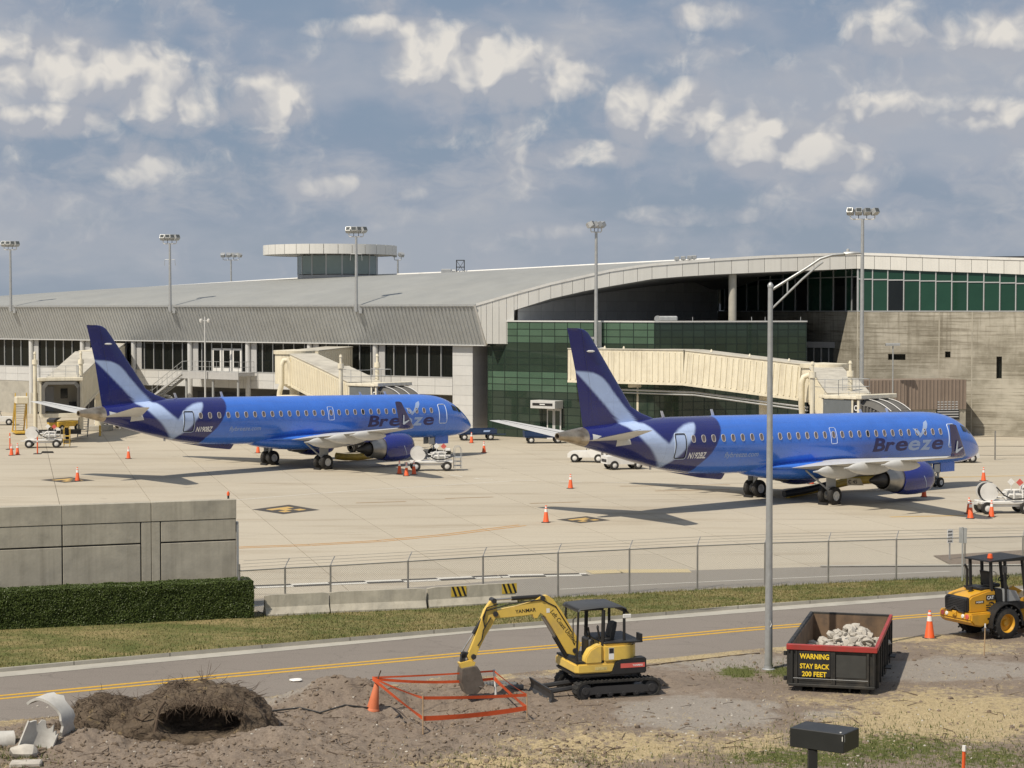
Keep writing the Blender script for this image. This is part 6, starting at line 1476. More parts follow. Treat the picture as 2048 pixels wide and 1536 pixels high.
g = G(200, 873); o = thing('bollard', 'short yellow bollard behind the left tail', 'bollard', (g.x, g.y, 0)); m_ = MB(); m_.cyl((0, 0, 0), (0, 0, .95), .09, .09, 12); m_.lathe([(.09, .95), (.06, 1.0), (.01, 1.02)], 12); m_.build('post', M_pyel, o, smooth=30); m_ = MB(); m_.lathe([(.16, 0), (.16, .05), (.09, .06)], 12); m_.build('base', M_steel, o)
# air-supply hoses under the aircraft
def hose(label, pts, r, sleeve=None):
    o = thing('air_hose', label, 'air hose', pts[0], 0, 'yellow air hoses on the apron'); m_ = MB(); m_.tube(pts, r, 12); m_.build('hose_body', M_pyel, o, smooth=50, world=True)
    return o
h0 = [G(1575, 988, .25), G(1640, 976, .35), G(1700, 962, .65), G(1760, 958, .7), G(1830, 948, .9)]; ho = hose('yellow air hose with C 45 tag under the right airliner', [Vector(p) for p in h0], .26)
m_ = MB(); a, b_ = Vector(h0[2]), Vector(h0[3]); m_.tube([a.lerp(b_, -.5) + Vector((0, .2, .42)), a.lerp(b_, 1.3) + Vector((0, .2, .50))], .24, 12); m_.build('grey_sleeve', M_duct, ho, smooth=50, world=True)
q = G(1696, 960, 1.25); m_ = MB(T(q.x - .15, q.y - .55, .98)); m_.prism([(0, 0), (.98, 0), (.78, .42), (0, .42)], 'y', -.01, .01); tg = m_.build('tag_plate', M_cream, ho, world=True)
vs, fs = text_mesh('C 45', .22, .52, bold=.015); m_ = MB(T(q.x - .08, q.y - .565, 1.09) @ Matrix.Rotation(PI / 2, 4, 'X')); m_.add([(x, y, 0) for x, y in vs], fs); m_.v = [MATW[ho.name].inverted() @ v for v in m_.v]; link('lettering', m_.mesh('lettering', M_txtb), tg)
m_ = MB(); m_.tube([G(1568, 988, .3), G(1610, 981, .42), G(1660, 968, .7)], .2, 10); m_.build('hose_tail', M_dark, ho, smooth=50, world=True)
h1 = [G(672, 912, .45), G(690, 914, .35), G(715, 914, .3), G(760, 908, .4), G(800, 900, .6)]; hose('yellow air hose with drooping elbow under the left wing', [Vector(p) for p in h1], .27)

# ------------------------------------------------------------------ concrete screen wall, hedge, fence, barriers
WA, WB = Vector((-21.2, 68.6, 0)), Vector((-10.47, 72.5, 0)); Mw, Lw = wall_M(WA, WB); WZ = 4.16
sw = thing('screen_wall', 'tall grey concrete panel wall behind the hedge', 'wall', WA)
jx = [wall_x(WA, Mw, px) for px in (-60, 119, 277, 316.5, 468)]
jv = [wall_x(WA, Mw, px) for px in (119, 298)]
rows = [(0, 2.32), (2.40, 3.40), (3.44, WZ)]
def wpiece(px0, px1, z0, z1, proud=0.0): m_ = MB(Mw); m_.bbox(wall_x(WA, Mw, px0), wall_x(WA, Mw, px1), -.20 - proud, .18, z0, z1, .012); m_.build('wall_panel', M_conc_wall, sw, world=True)
for a, b_ in ((-60, 118.4), (121, 276), (318, 467.5)):
    wpiece(a, b_, 0, 2.60); wpiece(a, b_, 2.66, 3.42)
wpiece(278.6, 297.6, 0, 3.42); wpiece(298.8, 315.6, 0, 3.42)
for a, b_ in ((-60, 119.2), (120.2, 297.6), (298.8, 468.5)): wpiece(a, b_, 3.44, WZ, .015)
m_ = MB(Mw); m_.box(0, Lw, -.12, .14, 0, WZ - .06); m_.build('wall_core', M_dark, sw, world=True)
m_ = MB(Mw); x_ = wall_x(WA, Mw, 470); m_.box(x_, x_ + .08, -.1, .1, 2.9, 3.3); m_.box(x_ - .02, x_ + .06, -.22, -.14, 0, 3.2); m_.build('end_plate', M_galv, sw, world=True)
p = D(459, 1001, 72.9); o = thing('marker_lamp', 'tiny red obstruction lamp on the end of the concrete wall', 'lamp', (p.x, p.y - .3, WZ)); m_ = MB(); m_.cyl((0, 0, 0), (0, 0, .12), .04, .04, 8); m_.build('stem', M_dark, o); m_ = MB(); m_.lathe([(.05, .12), (.06, .2), (.03, .27), (.01, .28)], 10); m_.build('lens', M_ora, o, smooth=True)
# hedge: clipped box of many leaves round a dark core
HA, HB = G(-60, 1268), G(508, 1240); hd = thing('hedge', 'clipped dark green box hedge along the concrete wall', 'hedge', HA.lerp(HB, .5)); Mh = basis(HA, HB - HA); Lh = (HB - HA).length; HH, HD = 1.42, 1.25
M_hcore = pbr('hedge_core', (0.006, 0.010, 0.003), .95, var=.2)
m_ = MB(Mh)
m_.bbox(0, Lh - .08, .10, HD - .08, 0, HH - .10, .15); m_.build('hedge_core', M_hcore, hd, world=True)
def b_leaf(t, pos):
    n = t.noise(pos, 2.2, 4, .7); n2 = t.noise(pos, 21, 2); c = t.mix(n, (0.036, 0.056, 0.012), (0.088, 0.118, 0.028)); c = t.mix(t.smooth(n2, .55, .75), c, (0.13, 0.18, 0.045)); return c, .45, None
M_leaf = ground_mat('hedge_leaf', b_leaf)
vs = []; fs = []
def leafs(n, fpos):
    for _ in range(n):
        p, nv = fpos(); p = Mh @ Vector(p); nv = (Mh.to_3x3() @ Vector(nv) + Vector((rng.gauss(0, .55), rng.gauss(0, .55), rng.gauss(0, .55)))).normalized()
        u = nv.orthogonal().normalized(); u = Matrix.Rotation(rng.uniform(0, 6.28), 3, nv) @ u; v = nv.cross(u); s_ = rng.uniform(.022, .05); k = len(vs)
        vs.extend([p - u * s_, p + v * s_ * .55 + nv * .012, p + u * s_, p - v * s_ * .55 + nv * .012]); fs.append((k, k + 1, k + 2, k + 3))
def wob(x, z): return .05 * noise.noise(Vector((x * 1.3, z * 1.7, 2.0))) + .03 * noise.noise(Vector((x * 4, z * 4, 5.0)))
leafs(30000, lambda: ((lambda x, z: ((x, wob(x, z) - .01 + (max(0, z - HH + .14) ** 2) * 3 + rng.uniform(0, .06), z), (0, -1, .25)))(rng.uniform(0, Lh), rng.uniform(.04, HH - .01))))
leafs(17000, lambda: ((lambda x, y: ((x, y, HH + wob(x, y) - rng.uniform(0, .05)), (0, -.15, 1)))(rng.uniform(0, Lh), rng.uniform(.02, HD))))
leafs(4200, lambda: ((lambda y, z: ((Lh + wob(y, z) - .03, y, z), (1, 0, .2)))(rng.uniform(.02, HD), rng.uniform(.04, HH - .03))))
me = bpy.data.meshes.new('foliage'); inv = MATW[hd.name].inverted(); me.from_pydata([tuple(inv @ v) for v in vs], [], fs); me.materials.append(M_leaf); link('foliage', me, hd, 'stuff')
# chain-link fence
RAILPX = [(478, 1142), (570, 1136.5), (661, 1132), (816, 1123), (966, 1113.5), (1116, 1106), (1259, 1099), (1395, 1092), (1530, 1086.5), (1657, 1083), (1793, 1079), (1930, 1075.5), (2046, 1073), (2180, 1069)]
FH = 1.76; fpts = [G(x, y, FH) for x, y in RAILPX]
cf = thing('chain_link_fence', 'chain-link fence with barbed wire arms along the perimeter road', 'fence', (fpts[4].x, fpts[4].y, 0))
for i, p in enumerate(fpts):
    m_ = MB(); m_.cyl((p.x, p.y, 0), (p.x, p.y, FH + .04), .036 if i else .05, .036 if i else .05, 8); 
    if i: m_.tube([(p.x, p.y, FH + .02), (p.x + .06, p.y + .12, FH + .18), (p.x + .14, p.y + .26, FH + .34)], .02, 5)
    else: m_.cyl((p.x, p.y, FH), (p.x, p.y, FH + .25), .05, .05, 8)
    m_.build('post', M_steel, cf, smooth=30, world=True)
m_ = MB(); m_.tube(fpts, .024, 6); m_.build('top_rail', M_steel, cf, smooth=30, world=True)
for k in range(3):
    m_ = MB(); u = (k + 1) / 3; pts = [p + Vector((.14 * u, .26 * u, .02 + .32 * u)) for p in fpts]; m_.tube(pts, .007, 4); m_.build('barbed_wire', M_steel, cf, world=True)
m_ = MB(); SPC = .075
for a, b_ in zip(fpts, fpts[1:]):
    L = (b_ - a).length; d = (b_ - a) / L; n = int(L / SPC); hgt = FH - .05
    for i in range(-int(hgt / SPC), n):
        for sg in (1, -1):
            u0, u1 = i * SPC, i * SPC + hgt; z0, z1 = .03, .03 + hgt
            c0, c1 = max(0, u0), min(L, u1)
            if c1 - c0 < .02: continue
            za = z0 + (c0 - u0) / (u1 - u0) * hgt; zb_ = z0 + (c1 - u0) / (u1 - u0) * hgt
            if sg < 0: za, zb_ = z1 - (za - z0), z1 - (zb_ - z0)
            p, q = a + d * c0, a + d * c1; p = Vector((p.x, p.y, za)); q = Vector((q.x, q.y, zb_)); w_ = .0036
            m_.add([p + Vector((0, 0, -w_)), q + Vector((0, 0, -w_)), q + Vector((0, 0, w_)), p + Vector((0, 0, w_))], [(0, 1, 2, 3)])
m_.build('wire_mesh', M_galv, cf, world=True, kind='stuff')
# jersey barriers
M_hz = pbr('hazard_yellow', (.55, .38, .04), .6, var=.15, scale=6)
def barrier(pxa, pya, pxb, pyb, label, plates=()):
    a, b_ = G(pxa, pya, .81), G(pxb, pyb, .81); a.z = b_.z = 0; M = basis(a, b_ - a); L = (b_ - a).length; o = thing('jersey_barrier', label, 'barrier', a, 0, 'concrete barriers behind the fence')
    prof = [(-.30, 0), (-.30, .12), (-.13, .36), (-.08, .81), (.08, .81), (.13, .36), (.30, .12), (.30, 0)]
    m_ = MB(M); rings = []
    for k in range(13):
        x = L * k / 12; j = .02 if 0 < k < 12 else 0.0; rings.append([(x, y + rng.uniform(-.006, .006), z - (.04 if k in (0, 12) and z > .7 else 0)) for y, z in prof])
    m_.loft(rings, cap0=True, cap1=True); m_.build('barrier_body', M_conc_wall, o, world=True)
    for u in plates:
        x0 = u * L; m_ = MB(M); m_.add([(x0, -.10 - .035, .42), (x0 + .62, -.10 - .035, .42), (x0 + .62, -.11, .80), (x0, -.11, .80)], [(0, 1, 2, 3)]); pl = m_.build('hazard_plate', M_hz, o, world=True)
        m_ = MB(M)
        for k in range(3): s_ = x0 + .02 + k * .19; m_.add([(s_ + .13, -.139, .425), (s_ + .22, -.139, .425), (s_ + .09, -.114, .795), (s_, -.114, .795)], [(0, 1, 2, 3)])
        m_.v = [MATW[o.name].inverted() @ v for v in m_.v]; link('hazard_stripes', m_.mesh('hazard_stripes', M_txtb), pl)
barrier(529, 1190, 656, 1184, 'leftmost barrier section with a dark stain'); barrier(659, 1183.5, 850, 1176, 'plain middle barrier section'); barrier(854, 1175, 1029, 1165, 'rightmost barrier section with two striped hazard plates', (.26, .84))
M_stain = pbr('dark_wet_stain', (.07, .068, .065), .85, var=.15)

# ------------------------------------------------------------------ street lamp, signs, stakes
b0 = G(1537, 1341); sl = thing('street_lamp', 'tall brushed street lamp with curved double arm', 'street lamp', b0)
ztop = D(1543, 572, b0.y).z; m_ = MB(); m_.cyl((0, 0, .0), (0, 0, ztop), .125, .075, 24); m_.build('pole', M_galv, sl, smooth=True)
m_ = MB(); m_.lathe([(.20, 0), (.20, .05), (.15, .08), (.14, .16)], 20); m_.build('base_collar', M_galv, sl, smooth=30); m_ = MB(); m_.lathe([(.085, ztop - .05), (.095, ztop + .02), (.05, ztop + .10), (.01, ztop + .12)], 16); m_.build('finial', M_galv, sl, smooth=True)
def lp(px, py): q = D(px, py, b0.y); return (q.x - b0.x, q.y - b0.y, q.z)
m_ = MB(); m_.tube([lp(1543, 580), lp(1575, 560), lp(1615, 535), lp(1640, 518), lp(1665, 510), lp(1690, 508)], .042, 10); m_.build('upper_arm', M_galv, sl, smooth=True)
m_ = MB(); m_.tube([lp(1543, 618), lp(1570, 592), lp(1605, 558), lp(1630, 536), lp(1646, 524)], .032, 8); m_.tube([lp(1575, 562), lp(1575, 588)], .025, 6); m_.build('lower_arm', M_galv, sl, smooth=True)
q = lp(1706, 507); m_ = MB(T(q)); rings = []
for x, w_, h in ((-.30, .05, .05), (-.22, .11, .07), (0, .15, .075), (.20, .13, .055), (.28, .04, .02)): rings.append([(x, w_ * math.cos(2 * PI * k / 14), h * math.sin(2 * PI * k / 14) * (1 if math.sin(2 * PI * k / 14) > 0 else .45)) for k in range(14)])
m_.loft(rings, cap0=True, cap1=True); m_.build('luminaire', M_galv, sl, smooth=40); m_ = MB(T(q[0] - .16, q[1], q[2] + .06)); m_.lathe([(.05, 0), (.05, .07), (.01, .09)], 12); m_.build('photocell', M_clad, sl, smooth=True)
m_ = MB(); zz = D(1537, 1247, b0.y).z; pts = [Vector((.03, -.121, zz + .1)), Vector((.075, -.10, zz)), Vector((.03, -.121, zz - .1))]; m_.tube(pts, .012, 4); m_.build('painted_arrow', M_white, sl)
def road_sign(px, ptop, pbot, pground, label, txt, yaw, w_=.46):
    g = G(px, pground); o = thing('road_sign', label, 'sign', g, yaw, 'roadside signs'); z1, z0 = D(px, ptop, g.y).z, D(px, pbot, g.y).z
    m_ = MB(); m_.box(-.03, .03, .01, .05, 0, z1 + .02); m_.build('post', M_galv, o); m_ = MB(); m_.bbox(-w_ / 2, w_ / 2, -.008, .008, z0, z1, .004); pl = m_.build('plate', M_sign if txt else M_galv, o)
    if txt:
        for i, nl in enumerate(txt):
            h = (z1 - z0) * .115; zc = z1 - (i + .65) * (z1 - z0) / 4.2; m_ = MB(); bw = w_ * .74 / nl
            for k in range(nl): m_.box(-w_ * .37 + k * bw, -w_ * .37 + k * bw + bw * .7, -.012, -.0085, zc - h * rng.uniform(.4, .6), zc + h * rng.uniform(.4, .6))
            link('black_marks', m_.mesh('black_marks', M_txtb), pl)
    return o
road_sign(1900, 1059, 1086, 1120, 'white road sign with rows of black lettering on the dirt island', (4, 4, 2, 3), .5, .34); road_sign(1925, 1055, 1086, 1166, 'grey back of a road sign on the verge', None, 2.5, .34)
def stake(px, ptop, pground, label, col, r=.02):
    g = G(px, pground); o = thing('survey_stake', label, 'stake', g, 0, 'wooden survey stakes'); z1 = D(px, ptop, g.y).z; m_ = MB(); m_.tube([(0, 0, -.05), (.02, 0, z1 * .6), (.03, 0, z1)], r, 5); m_.build('shaft', M_wood, o); m_ = MB(); m_.cyl((.03, 0, z1 - .12), (.03, 0, z1 + .01), r * 1.3, r * 1.2, 6); m_.build('painted_top', col, o); return o
M_wood = pbr('stake_wood', (.42, .29, .17), .85, var=.2, scale=8)
stake(1968, 1248, 1314, 'bare wooden stake in front of the loader wheel', M_white); g = G(1924, 1570); o = stake(1925, 1492, 1575, 'orange painted stake at the bottom right edge', M_refl, .04)
for c in o.children:
    if c.name.startswith('shaft'): c.data.materials[0] = M_ora

# ------------------------------------------------------------------ mini excavator
ex = thing('mini_excavator', 'yellow canopy mini excavator with raised boom beside the taped pit', 'excavator', (2.81, 56.4, 0.0), math.radians(197.5))
def EXP(name, mat, pts, y0, y1, parent=None, bev=0.0):
    m_ = MB(); m_.prism(pts, 'y', y0, y1)
    if bev:
        bm = bmesh.new(); me = m_.mesh('t'); bm.from_mesh(me); bpy.data.meshes.remove(me); bmesh.ops.bevel(bm, geom=[e for e in bm.edges if len(e.link_faces) == 2 and e.calc_face_angle() > .5], offset=bev, segments=2, affect='EDGES'); m_ = MB(); m_.addbm(bm)
    return m_.build(name, mat, parent or ex, smooth=30)
def track_outline(L, h, r0):
    pts = []
    for cx, a0 in ((L / 2 - h / 2, -90), (-L / 2 + h / 2, 90)):
        for k in range(9): a = math.radians(a0 + 180 * k / 8); pts.append((cx + h / 2 * math.cos(a), h / 2 + h / 2 * math.sin(a)))
    return pts
for s_ in (1, -1):
    yc = s_ * .80; ol = track_outline(2.62, .56, 0); il = [(x * .955, .28 + (z - .28) * .80) for x, z in ol]; n = len(ol)
    m_ = MB(); 
    for a, b_ in ((yc - .2, yc + .2),):
        vs = [(x, a, z) for x, z in ol] + [(x, b_, z) for x, z in ol] + [(x, a, z) for x, z in il] + [(x, b_, z) for x, z in il]
        fs = []
        for i in range(n):
            j = (i + 1) % n; fs += [(i, j, n + j, n + i), (2 * n + i, 3 * n + i, 3 * n + j, 2 * n + j), (i, 2 * n + i, 2 * n + j, j), (n + i, n + j, 3 * n + j, 3 * n + i)]
        m_.add(vs, fs)
    tr = m_.build('track', M_rubber, ex, smooth=25)
    # grouser bars
    per = []; 
    for i in range(n): per.append(((Vector(ol[(i + 1) % n]) - Vector(ol[i])).length))
    tot = sum(per); m_ = MB(); ng = 46
    for k in range(ng):
        d = tot * k / ng; i = 0
        while d > per[i]: d -= per[i]; i += 1
        a = Vector(ol[i]).lerp(Vector(ol[(i + 1) % n]), d / per[i]); tdir = (Vector(ol[(i + 1) % n]) - Vector(ol[i])).normalized(); nrm = Vector((tdir.y, -tdir.x)); c = a + nrm * .010
        Mx = Matrix(((tdir.x, 0, nrm.x, c.x), (0, 1, 0, yc), (tdir.y, 0, nrm.y, c.y), (0, 0, 0, 1))); q = MB(Mx); q.box(-.018, .018, -.2, .2, -.02, .014); m_.v += q.v; m_.f += [tuple(v + len(m_.v) - len(q.v) for v in f) for f in q.f]
    link('track_bars', m_.mesh('track_bars', M_rubber), tr, 'stuff')
    EXP('track_frame', M_dirtm if 'M_dirtm' in globals() else M_dark, [(-.95, .17), (.95, .17), (1.0, .33), (.7, .40), (-.7, .40), (-1.0, .33)], yc - .17, yc + .17)
    for x, r in ((1.03, .21), (-1.03, .22), (-.55, .10), (-.15, .10), (.25, .10), (.62, .10)):
        m_ = MB(); m_.lathe([(.01, -.19), (r * .5, -.19), (r * .55, -.16), (r, -.15), (r, .15), (r * .55, .16), (r * .5, .19), (.01, .19)], 18, 'y', (x, yc, .28 if abs(x) > 1 else .16)); m_.build('sprocket' if abs(x) > 1 else 'roller', M_dark, ex, smooth=30)
EXP('undercarriage', M_dark, [(-.7, .22), (.7, .22), (.6, .5), (-.6, .5)], -.62, .62); m_ = MB(); m_.cyl((0, 0, .48), (0, 0, .66), .52, .52, 24); m_.build('slew_ring', M_black, ex, smooth=30)
# dozer blade
m_ = MB(); rings = []
for y in (-.99, -.5, 0, .5, .99): rings.append([(2.05, y, .02), (2.0, y, .12), (1.99, y, .24), (2.06, y, .40), (2.11, y, .40), (2.05, y, .24), (2.06, y, .12), (2.12, y, .02)])
m_.loft(rings, cap0=True, cap1=True); m_.build('dozer_blade', M_dirty if 'M_dirty' in globals() else M_dark, ex, smooth=25)
for s_ in (1, -1): m_ = MB(); m_.tube([(.7, s_ * .38, .34), (2.0, s_ * .42, .22)], .07, 6); m_.build('blade_arm', M_dark, ex)
# upper body
m_ = MB(); outline = []
def deck(xf, xr, yh, r):
    pts = [(xf, -yh + .1), (xf, yh - .1), (xf - .1, yh)]
    for k in range(13): a = math.radians(90 + 180 * k / 12); pts.append((xr + yh * .95 * (1 + math.cos(a)) - yh * .0 - 0 if False else xr + yh * .62 + yh * .62 * math.cos(a), yh * math.sin(a)))
    pts.append((xf - .1, -yh)); return pts
def slab(name, mat, pts, z0, z1, bev=.04):
    m_ = MB(); m_.prism(pts, 'z', z0, z1); bm = bmesh.new(); me = m_.mesh('t'); bm.from_mesh(me); bpy.data.meshes.remove(me)
    bmesh.ops.bevel(bm, geom=[e for e in bm.edges if len(e.link_faces) == 2 and e.calc_face_angle() > .9], offset=bev, segments=2, affect='EDGES'); m_ = MB(); m_.addbm(bm); return m_.build(name, mat, ex, smooth=35)
slab('lower_skirt', M_black, deck(1.30, -.82, .95, 0), .66, .78); slab('side_skirt', M_yel, deck(1.32, -.78, .94, 0), .782, 1.06)
# rear engine housing, wrapping the seat
eng = [(.42, -.93), (.42, .93)]
pts = [(.48, .94)] + [(-.78 + .58 + .58 * math.cos(math.radians(90 + 180 * k / 12)), .94 * math.sin(math.radians(90 + 180 * k / 12))) for k in range(13)] + [(.48, -.94)]
slab('engine_cover', M_yel, pts, 1.062, 1.60, .07)
EXP('front_cowl', M_yel, [(.50, 1.06), (1.02, 1.06), (1.0, 1.25), (.86, 1.46), (.66, 1.57), (.50, 1.60)], .56, .93, bev=.03)
EXP('counterweight', M_black, [(.30, .70), (.22, .78), (.12, 1.05), (-.05, 1.15), (-.86, 1.17), (-.86, .72)], .60, .985, bev=.03); EXP('counterweight', M_black, [(.30, .70), (.22, .78), (.12, 1.05), (-.05, 1.15), (-.86, 1.17), (-.86, .72)], -.985, -.60, bev=.03)
m_ = MB(); m_.box(-.05, -.80, .984, .992, .90, 1.03); m_.build('orange_stripe', M_signr, ex); m_ = MB(); m_.box(.30, .14, .938, .944, 1.16, 1.50); m_.build('data_plate', M_sign, ex); m_ = MB(); m_.box(.29, .15, .944, .948, 1.34, 1.49); m_.build('warning_decal', M_black, ex)
put_text('model_lettering', 'YANMAR', M_txtw, ex, Matrix(((-1, 0, 0, -.42), (0, 0, 1, .995), (0, 1, 0, .94), (0, 0, 0, 1))), .055, .32, .02, world=False)
m_ = MB(); m_.box(.36, .72, .9405, .944, .87, .96); m_.build('worn_decal', pbr('worn_decal', (.62, .50, .20), .5, var=.4, scale=9), ex)
slab('floor_deck', M_black, [(.45, -.9), (1.28, -.9), (1.28, .9), (.45, .9)], 1.062, 1.12, .01)
m_ = MB(); m_.bbox(-.78, .42, -.9, .9, 1.602, 1.66, .02); m_.box(-.76, -.70, .55, .9, 1.66, 1.85); m_.build('rear_tray', M_black, ex)
m_ = MB(); m_.bbox(-.05, .40, .05, .52, 1.60, 1.74, .05); m_.loft([[(-.02, .06, 1.7), (.10, .06, 1.7), (.10, .52, 1.7), (-.02, .52, 1.7)], [(-.10, .06, 2.05), (.03, .06, 2.05), (.03, .52, 2.05), (-.10, .52, 2.05)], [(-.13, .12, 2.16), (-.03, .12, 2.16), (-.03, .46, 2.16), (-.13, .46, 2.16)]], cap0=True, cap1=True); m_.build('seat', M_black, ex, smooth=40)
m_ = MB(); m_.bbox(.62, .80, -.05, .62, 1.12, 1.72, .04); m_.tube([(.70, .15, 1.7), (.76, .15, 2.05)], .025, 6); m_.tube([(.70, .45, 1.7), (.76, .45, 2.05)], .025, 6); m_.tube([(.45, .60, 1.7), (.52, .60, 2.02)], .03, 6); m_.lathe([(.035, 0), (.04, .06), (.01, .1)], 8, 'z', (.52, .6, 2.02)); m_.build('control_levers', M_black, ex, smooth=40)
# canopy
for x0, z0, x1, z1, y, r in ((1.20, 1.10, 1.15, 2.60, .70, .035), (1.20, 1.10, 1.15, 2.60, -.40, .035), (.42, 1.55, .40, 2.58, .76, .06), (-.28, 1.6, -.28, 2.58, .66, .045), (.42, 1.55, .40, 2.58, -.70, .06), (-.28, 1.6, -.28, 2.58, -.60, .045)):
    m_ = MB(); m_.tube([(x0, y, z0), (x1, y, z1)], r, 8); m_.build('canopy_post', M_black, ex, smooth=True)
m_ = MB(); m_.tube([(1.15, .70, 2.58), (1.12, .70, 2.62), (.40, .74, 2.62)], .045, 8); m_.tube([(1.15, -.40, 2.58), (1.12, -.4, 2.62), (.40, -.6, 2.62)], .045, 8); m_.tube([(1.14, .72, 2.6), (1.14, -.42, 2.6)], .045, 8); m_.build('canopy_frame', M_black, ex, smooth=True)
m_ = MB(); rings = []
for x, z in ((1.18, 2.60), (1.12, 2.66), (.5, 2.70), (-.15, 2.69), (-.30, 2.62), (-.36, 2.50)): rings.append([(x, -.66, z - .04), (x, -.6, z), (x, .76, z), (x, .82, z - .04), (x, .76, z - .06), (x, -.6, z - .06)])
m_.loft(rings, cap0=True, cap1=True); m_.build('canopy_roof', pbr('canopy_grey', (.05, .052, .055), .5, var=.1), ex, smooth=40)
m_ = MB(T(-.30, .80, 2.38)); m_.bbox(-.14, .12, 0, .03, -.06, .06, .02); m_.build('work_light', M_white, ex)
m_ = MB(); m_.tube([(1.28, .74, 1.6), (1.34, .78, 1.7), (1.34, .78, 2.35), (1.24, .74, 2.4)], .018, 5); m_.build('grab_handle', M_black, ex)
# boom, arm, bucket
def xz(px, py): return ((1235 - px) / 65.0, (1390 - py) / 68.0)
boom = [xz(*p) for p in ((1172, 1312), (1180, 1288), (1165, 1262), (1142, 1222), (1124, 1196), (1112, 1187), (1098, 1189), (1088, 1196), (1050, 1206), (1012, 1212), (1012, 1228), (1060, 1226), (1082, 1224), (1086, 1232), (1092, 1232), (1098, 1222), (1108, 1230), (1124, 1256), (1140, 1285), (1152, 1306))]
bo = EXP('boom', M_yel, boom, -.13, .10, bev=.012)
arm = [xz(*p) for p in ((1006, 1188), (1012, 1196), (1012, 1222), (1004, 1240), (990, 1262), (976, 1290), (970, 1306), (960, 1312), (954, 1300), (962, 1282), (976, 1246), (988, 1212), (996, 1200))]
EXP('dipper_arm', M_yel, arm, -.11, .08, bev=.010)
for name, pts in (('pivot', [(1009, 1219), (966, 1301), (1006, 1193), (1102, 1192), (1167, 1300)]),):
    for p in pts: m_ = MB(); x, z = xz(*p); m_.cyl((x, -.17, z), (x, .14, z), .075, .075, 14); m_.build(name, M_dark, ex, smooth=30)
def ram(a, b_, y, r, split=.55):
    (x0, z0), (x1, z1) = xz(*a), xz(*b_); A_, B_ = Vector((x0, y, z0)), Vector((x1, y, z1)); m_ = MB(); m_.cyl(A_, A_.lerp(B_, split), r, r, 12); m_.build('ram_barrel', M_black, ex, smooth=30); m_ = MB(); m_.cyl(A_.lerp(B_, split), B_, r * .5, r * .5, 10); m_.build('ram_rod', M_steel, ex, smooth=30)
ram((1100, 1190), (1008, 1192), -.015, .062, .62); ram((990, 1222), (945, 1292), -.015, .055, .5); ram((1152, 1312), (1104, 1230), .02, .07, .5); ram((1152, 1312), (1104, 1230), -.09, .05, .5)
m_ = MB()
for q in ([(1160, 1262), (1128, 1210), (1100, 1195), (1040, 1200), (1014, 1206), (990, 1212), (985, 1232)], [(1014, 1200), (992, 1206), (984, 1225), (988, 1245)], [(1000, 1225), (985, 1250), (982, 1268), (974, 1280)]): m_.tube([(xz(*p)[0], .11, xz(*p)[1]) for p in q], .018, 6)
m_.build('hydraulic_hose', M_black, ex, smooth=True)
for q in ([(945, 1291), (941, 1316), (949, 1318), (953, 1292)], [(943, 1296), (960, 1292), (960, 1302), (943, 1304)]): EXP('bucket_link', M_dark, [xz(*p) for p in q], -.09, .06)
EXP('bucket_coupler', M_yel, [xz(*p) for p in ((938, 1312), (958, 1308), (970, 1312), (966, 1324), (944, 1326))], -.14, .12, bev=.01)
m_ = MB(); prof = [xz(*p) for p in ((942, 1322), (970, 1318), (976, 1328), (985, 1358), (970, 1373), (950, 1373), (940, 1348))]
inn = [xz(*p) for p in ((950, 1340), (968, 1330), (975, 1340), (980, 1362), (966, 1374), (954, 1372), (948, 1352))]
EXP('bucket', pbr('worn_bucket_steel', (.16, .14, .12), .6, metal=.4, var=.3, scale=4, dirt=(.20, .16, .12), damt=.7, dscale=3), prof, -.28, .26, bev=.015)
for k in range(5): m_ = MB(); y = -.28 + k * .135; x, z = xz(978, 1358); m_.loft([[(x - .02, y, z), (x + .08, y, z), (x + .08, y + .07, z), (x - .02, y + .07, z)], [(x - .10, y + .03, z - .10), (x - .08, y + .03, z - .11), (x - .08, y + .04, z - .11), (x - .10, y + .04, z - .10)]], cap0=True, cap1=True); m_.build('bucket_tooth', M_steel, ex)
# lettering on the boom
def side_text(name, txt, a, b_, h, mat, y, bold=.02):
    (x0, z0), (x1, z1) = xz(*a), xz(*b_); d = Vector((x1 - x0, 0, z1 - z0)); L = d.length; d.normalize(); n = Vector((0, 1, 0)); u = n.cross(d)
    M = Matrix(((d.x, u.x, n.x, x0), (d.y, u.y, n.y, y), (d.z, u.z, n.z, z0), (0, 0, 0, 1))); put_text(name, txt, mat, ex, M, h, L, bold, world=False)
side_text('maker_lettering', 'YANMAR', (1048, 1220), (1089, 1217.5), .105, M_txtb, .1045, .012); side_text('owner_lettering', 'Left Coast Utilities', (1117, 1221), (1166, 1287), .13, M_txtb, .1045, .0)
m_ = MB(); x, z = xz(1113, 1217); m_.box(x - .05, x + .05, .1035, .1045, z - .07, z + .06); m_.build('round_decal', M_sign, ex)

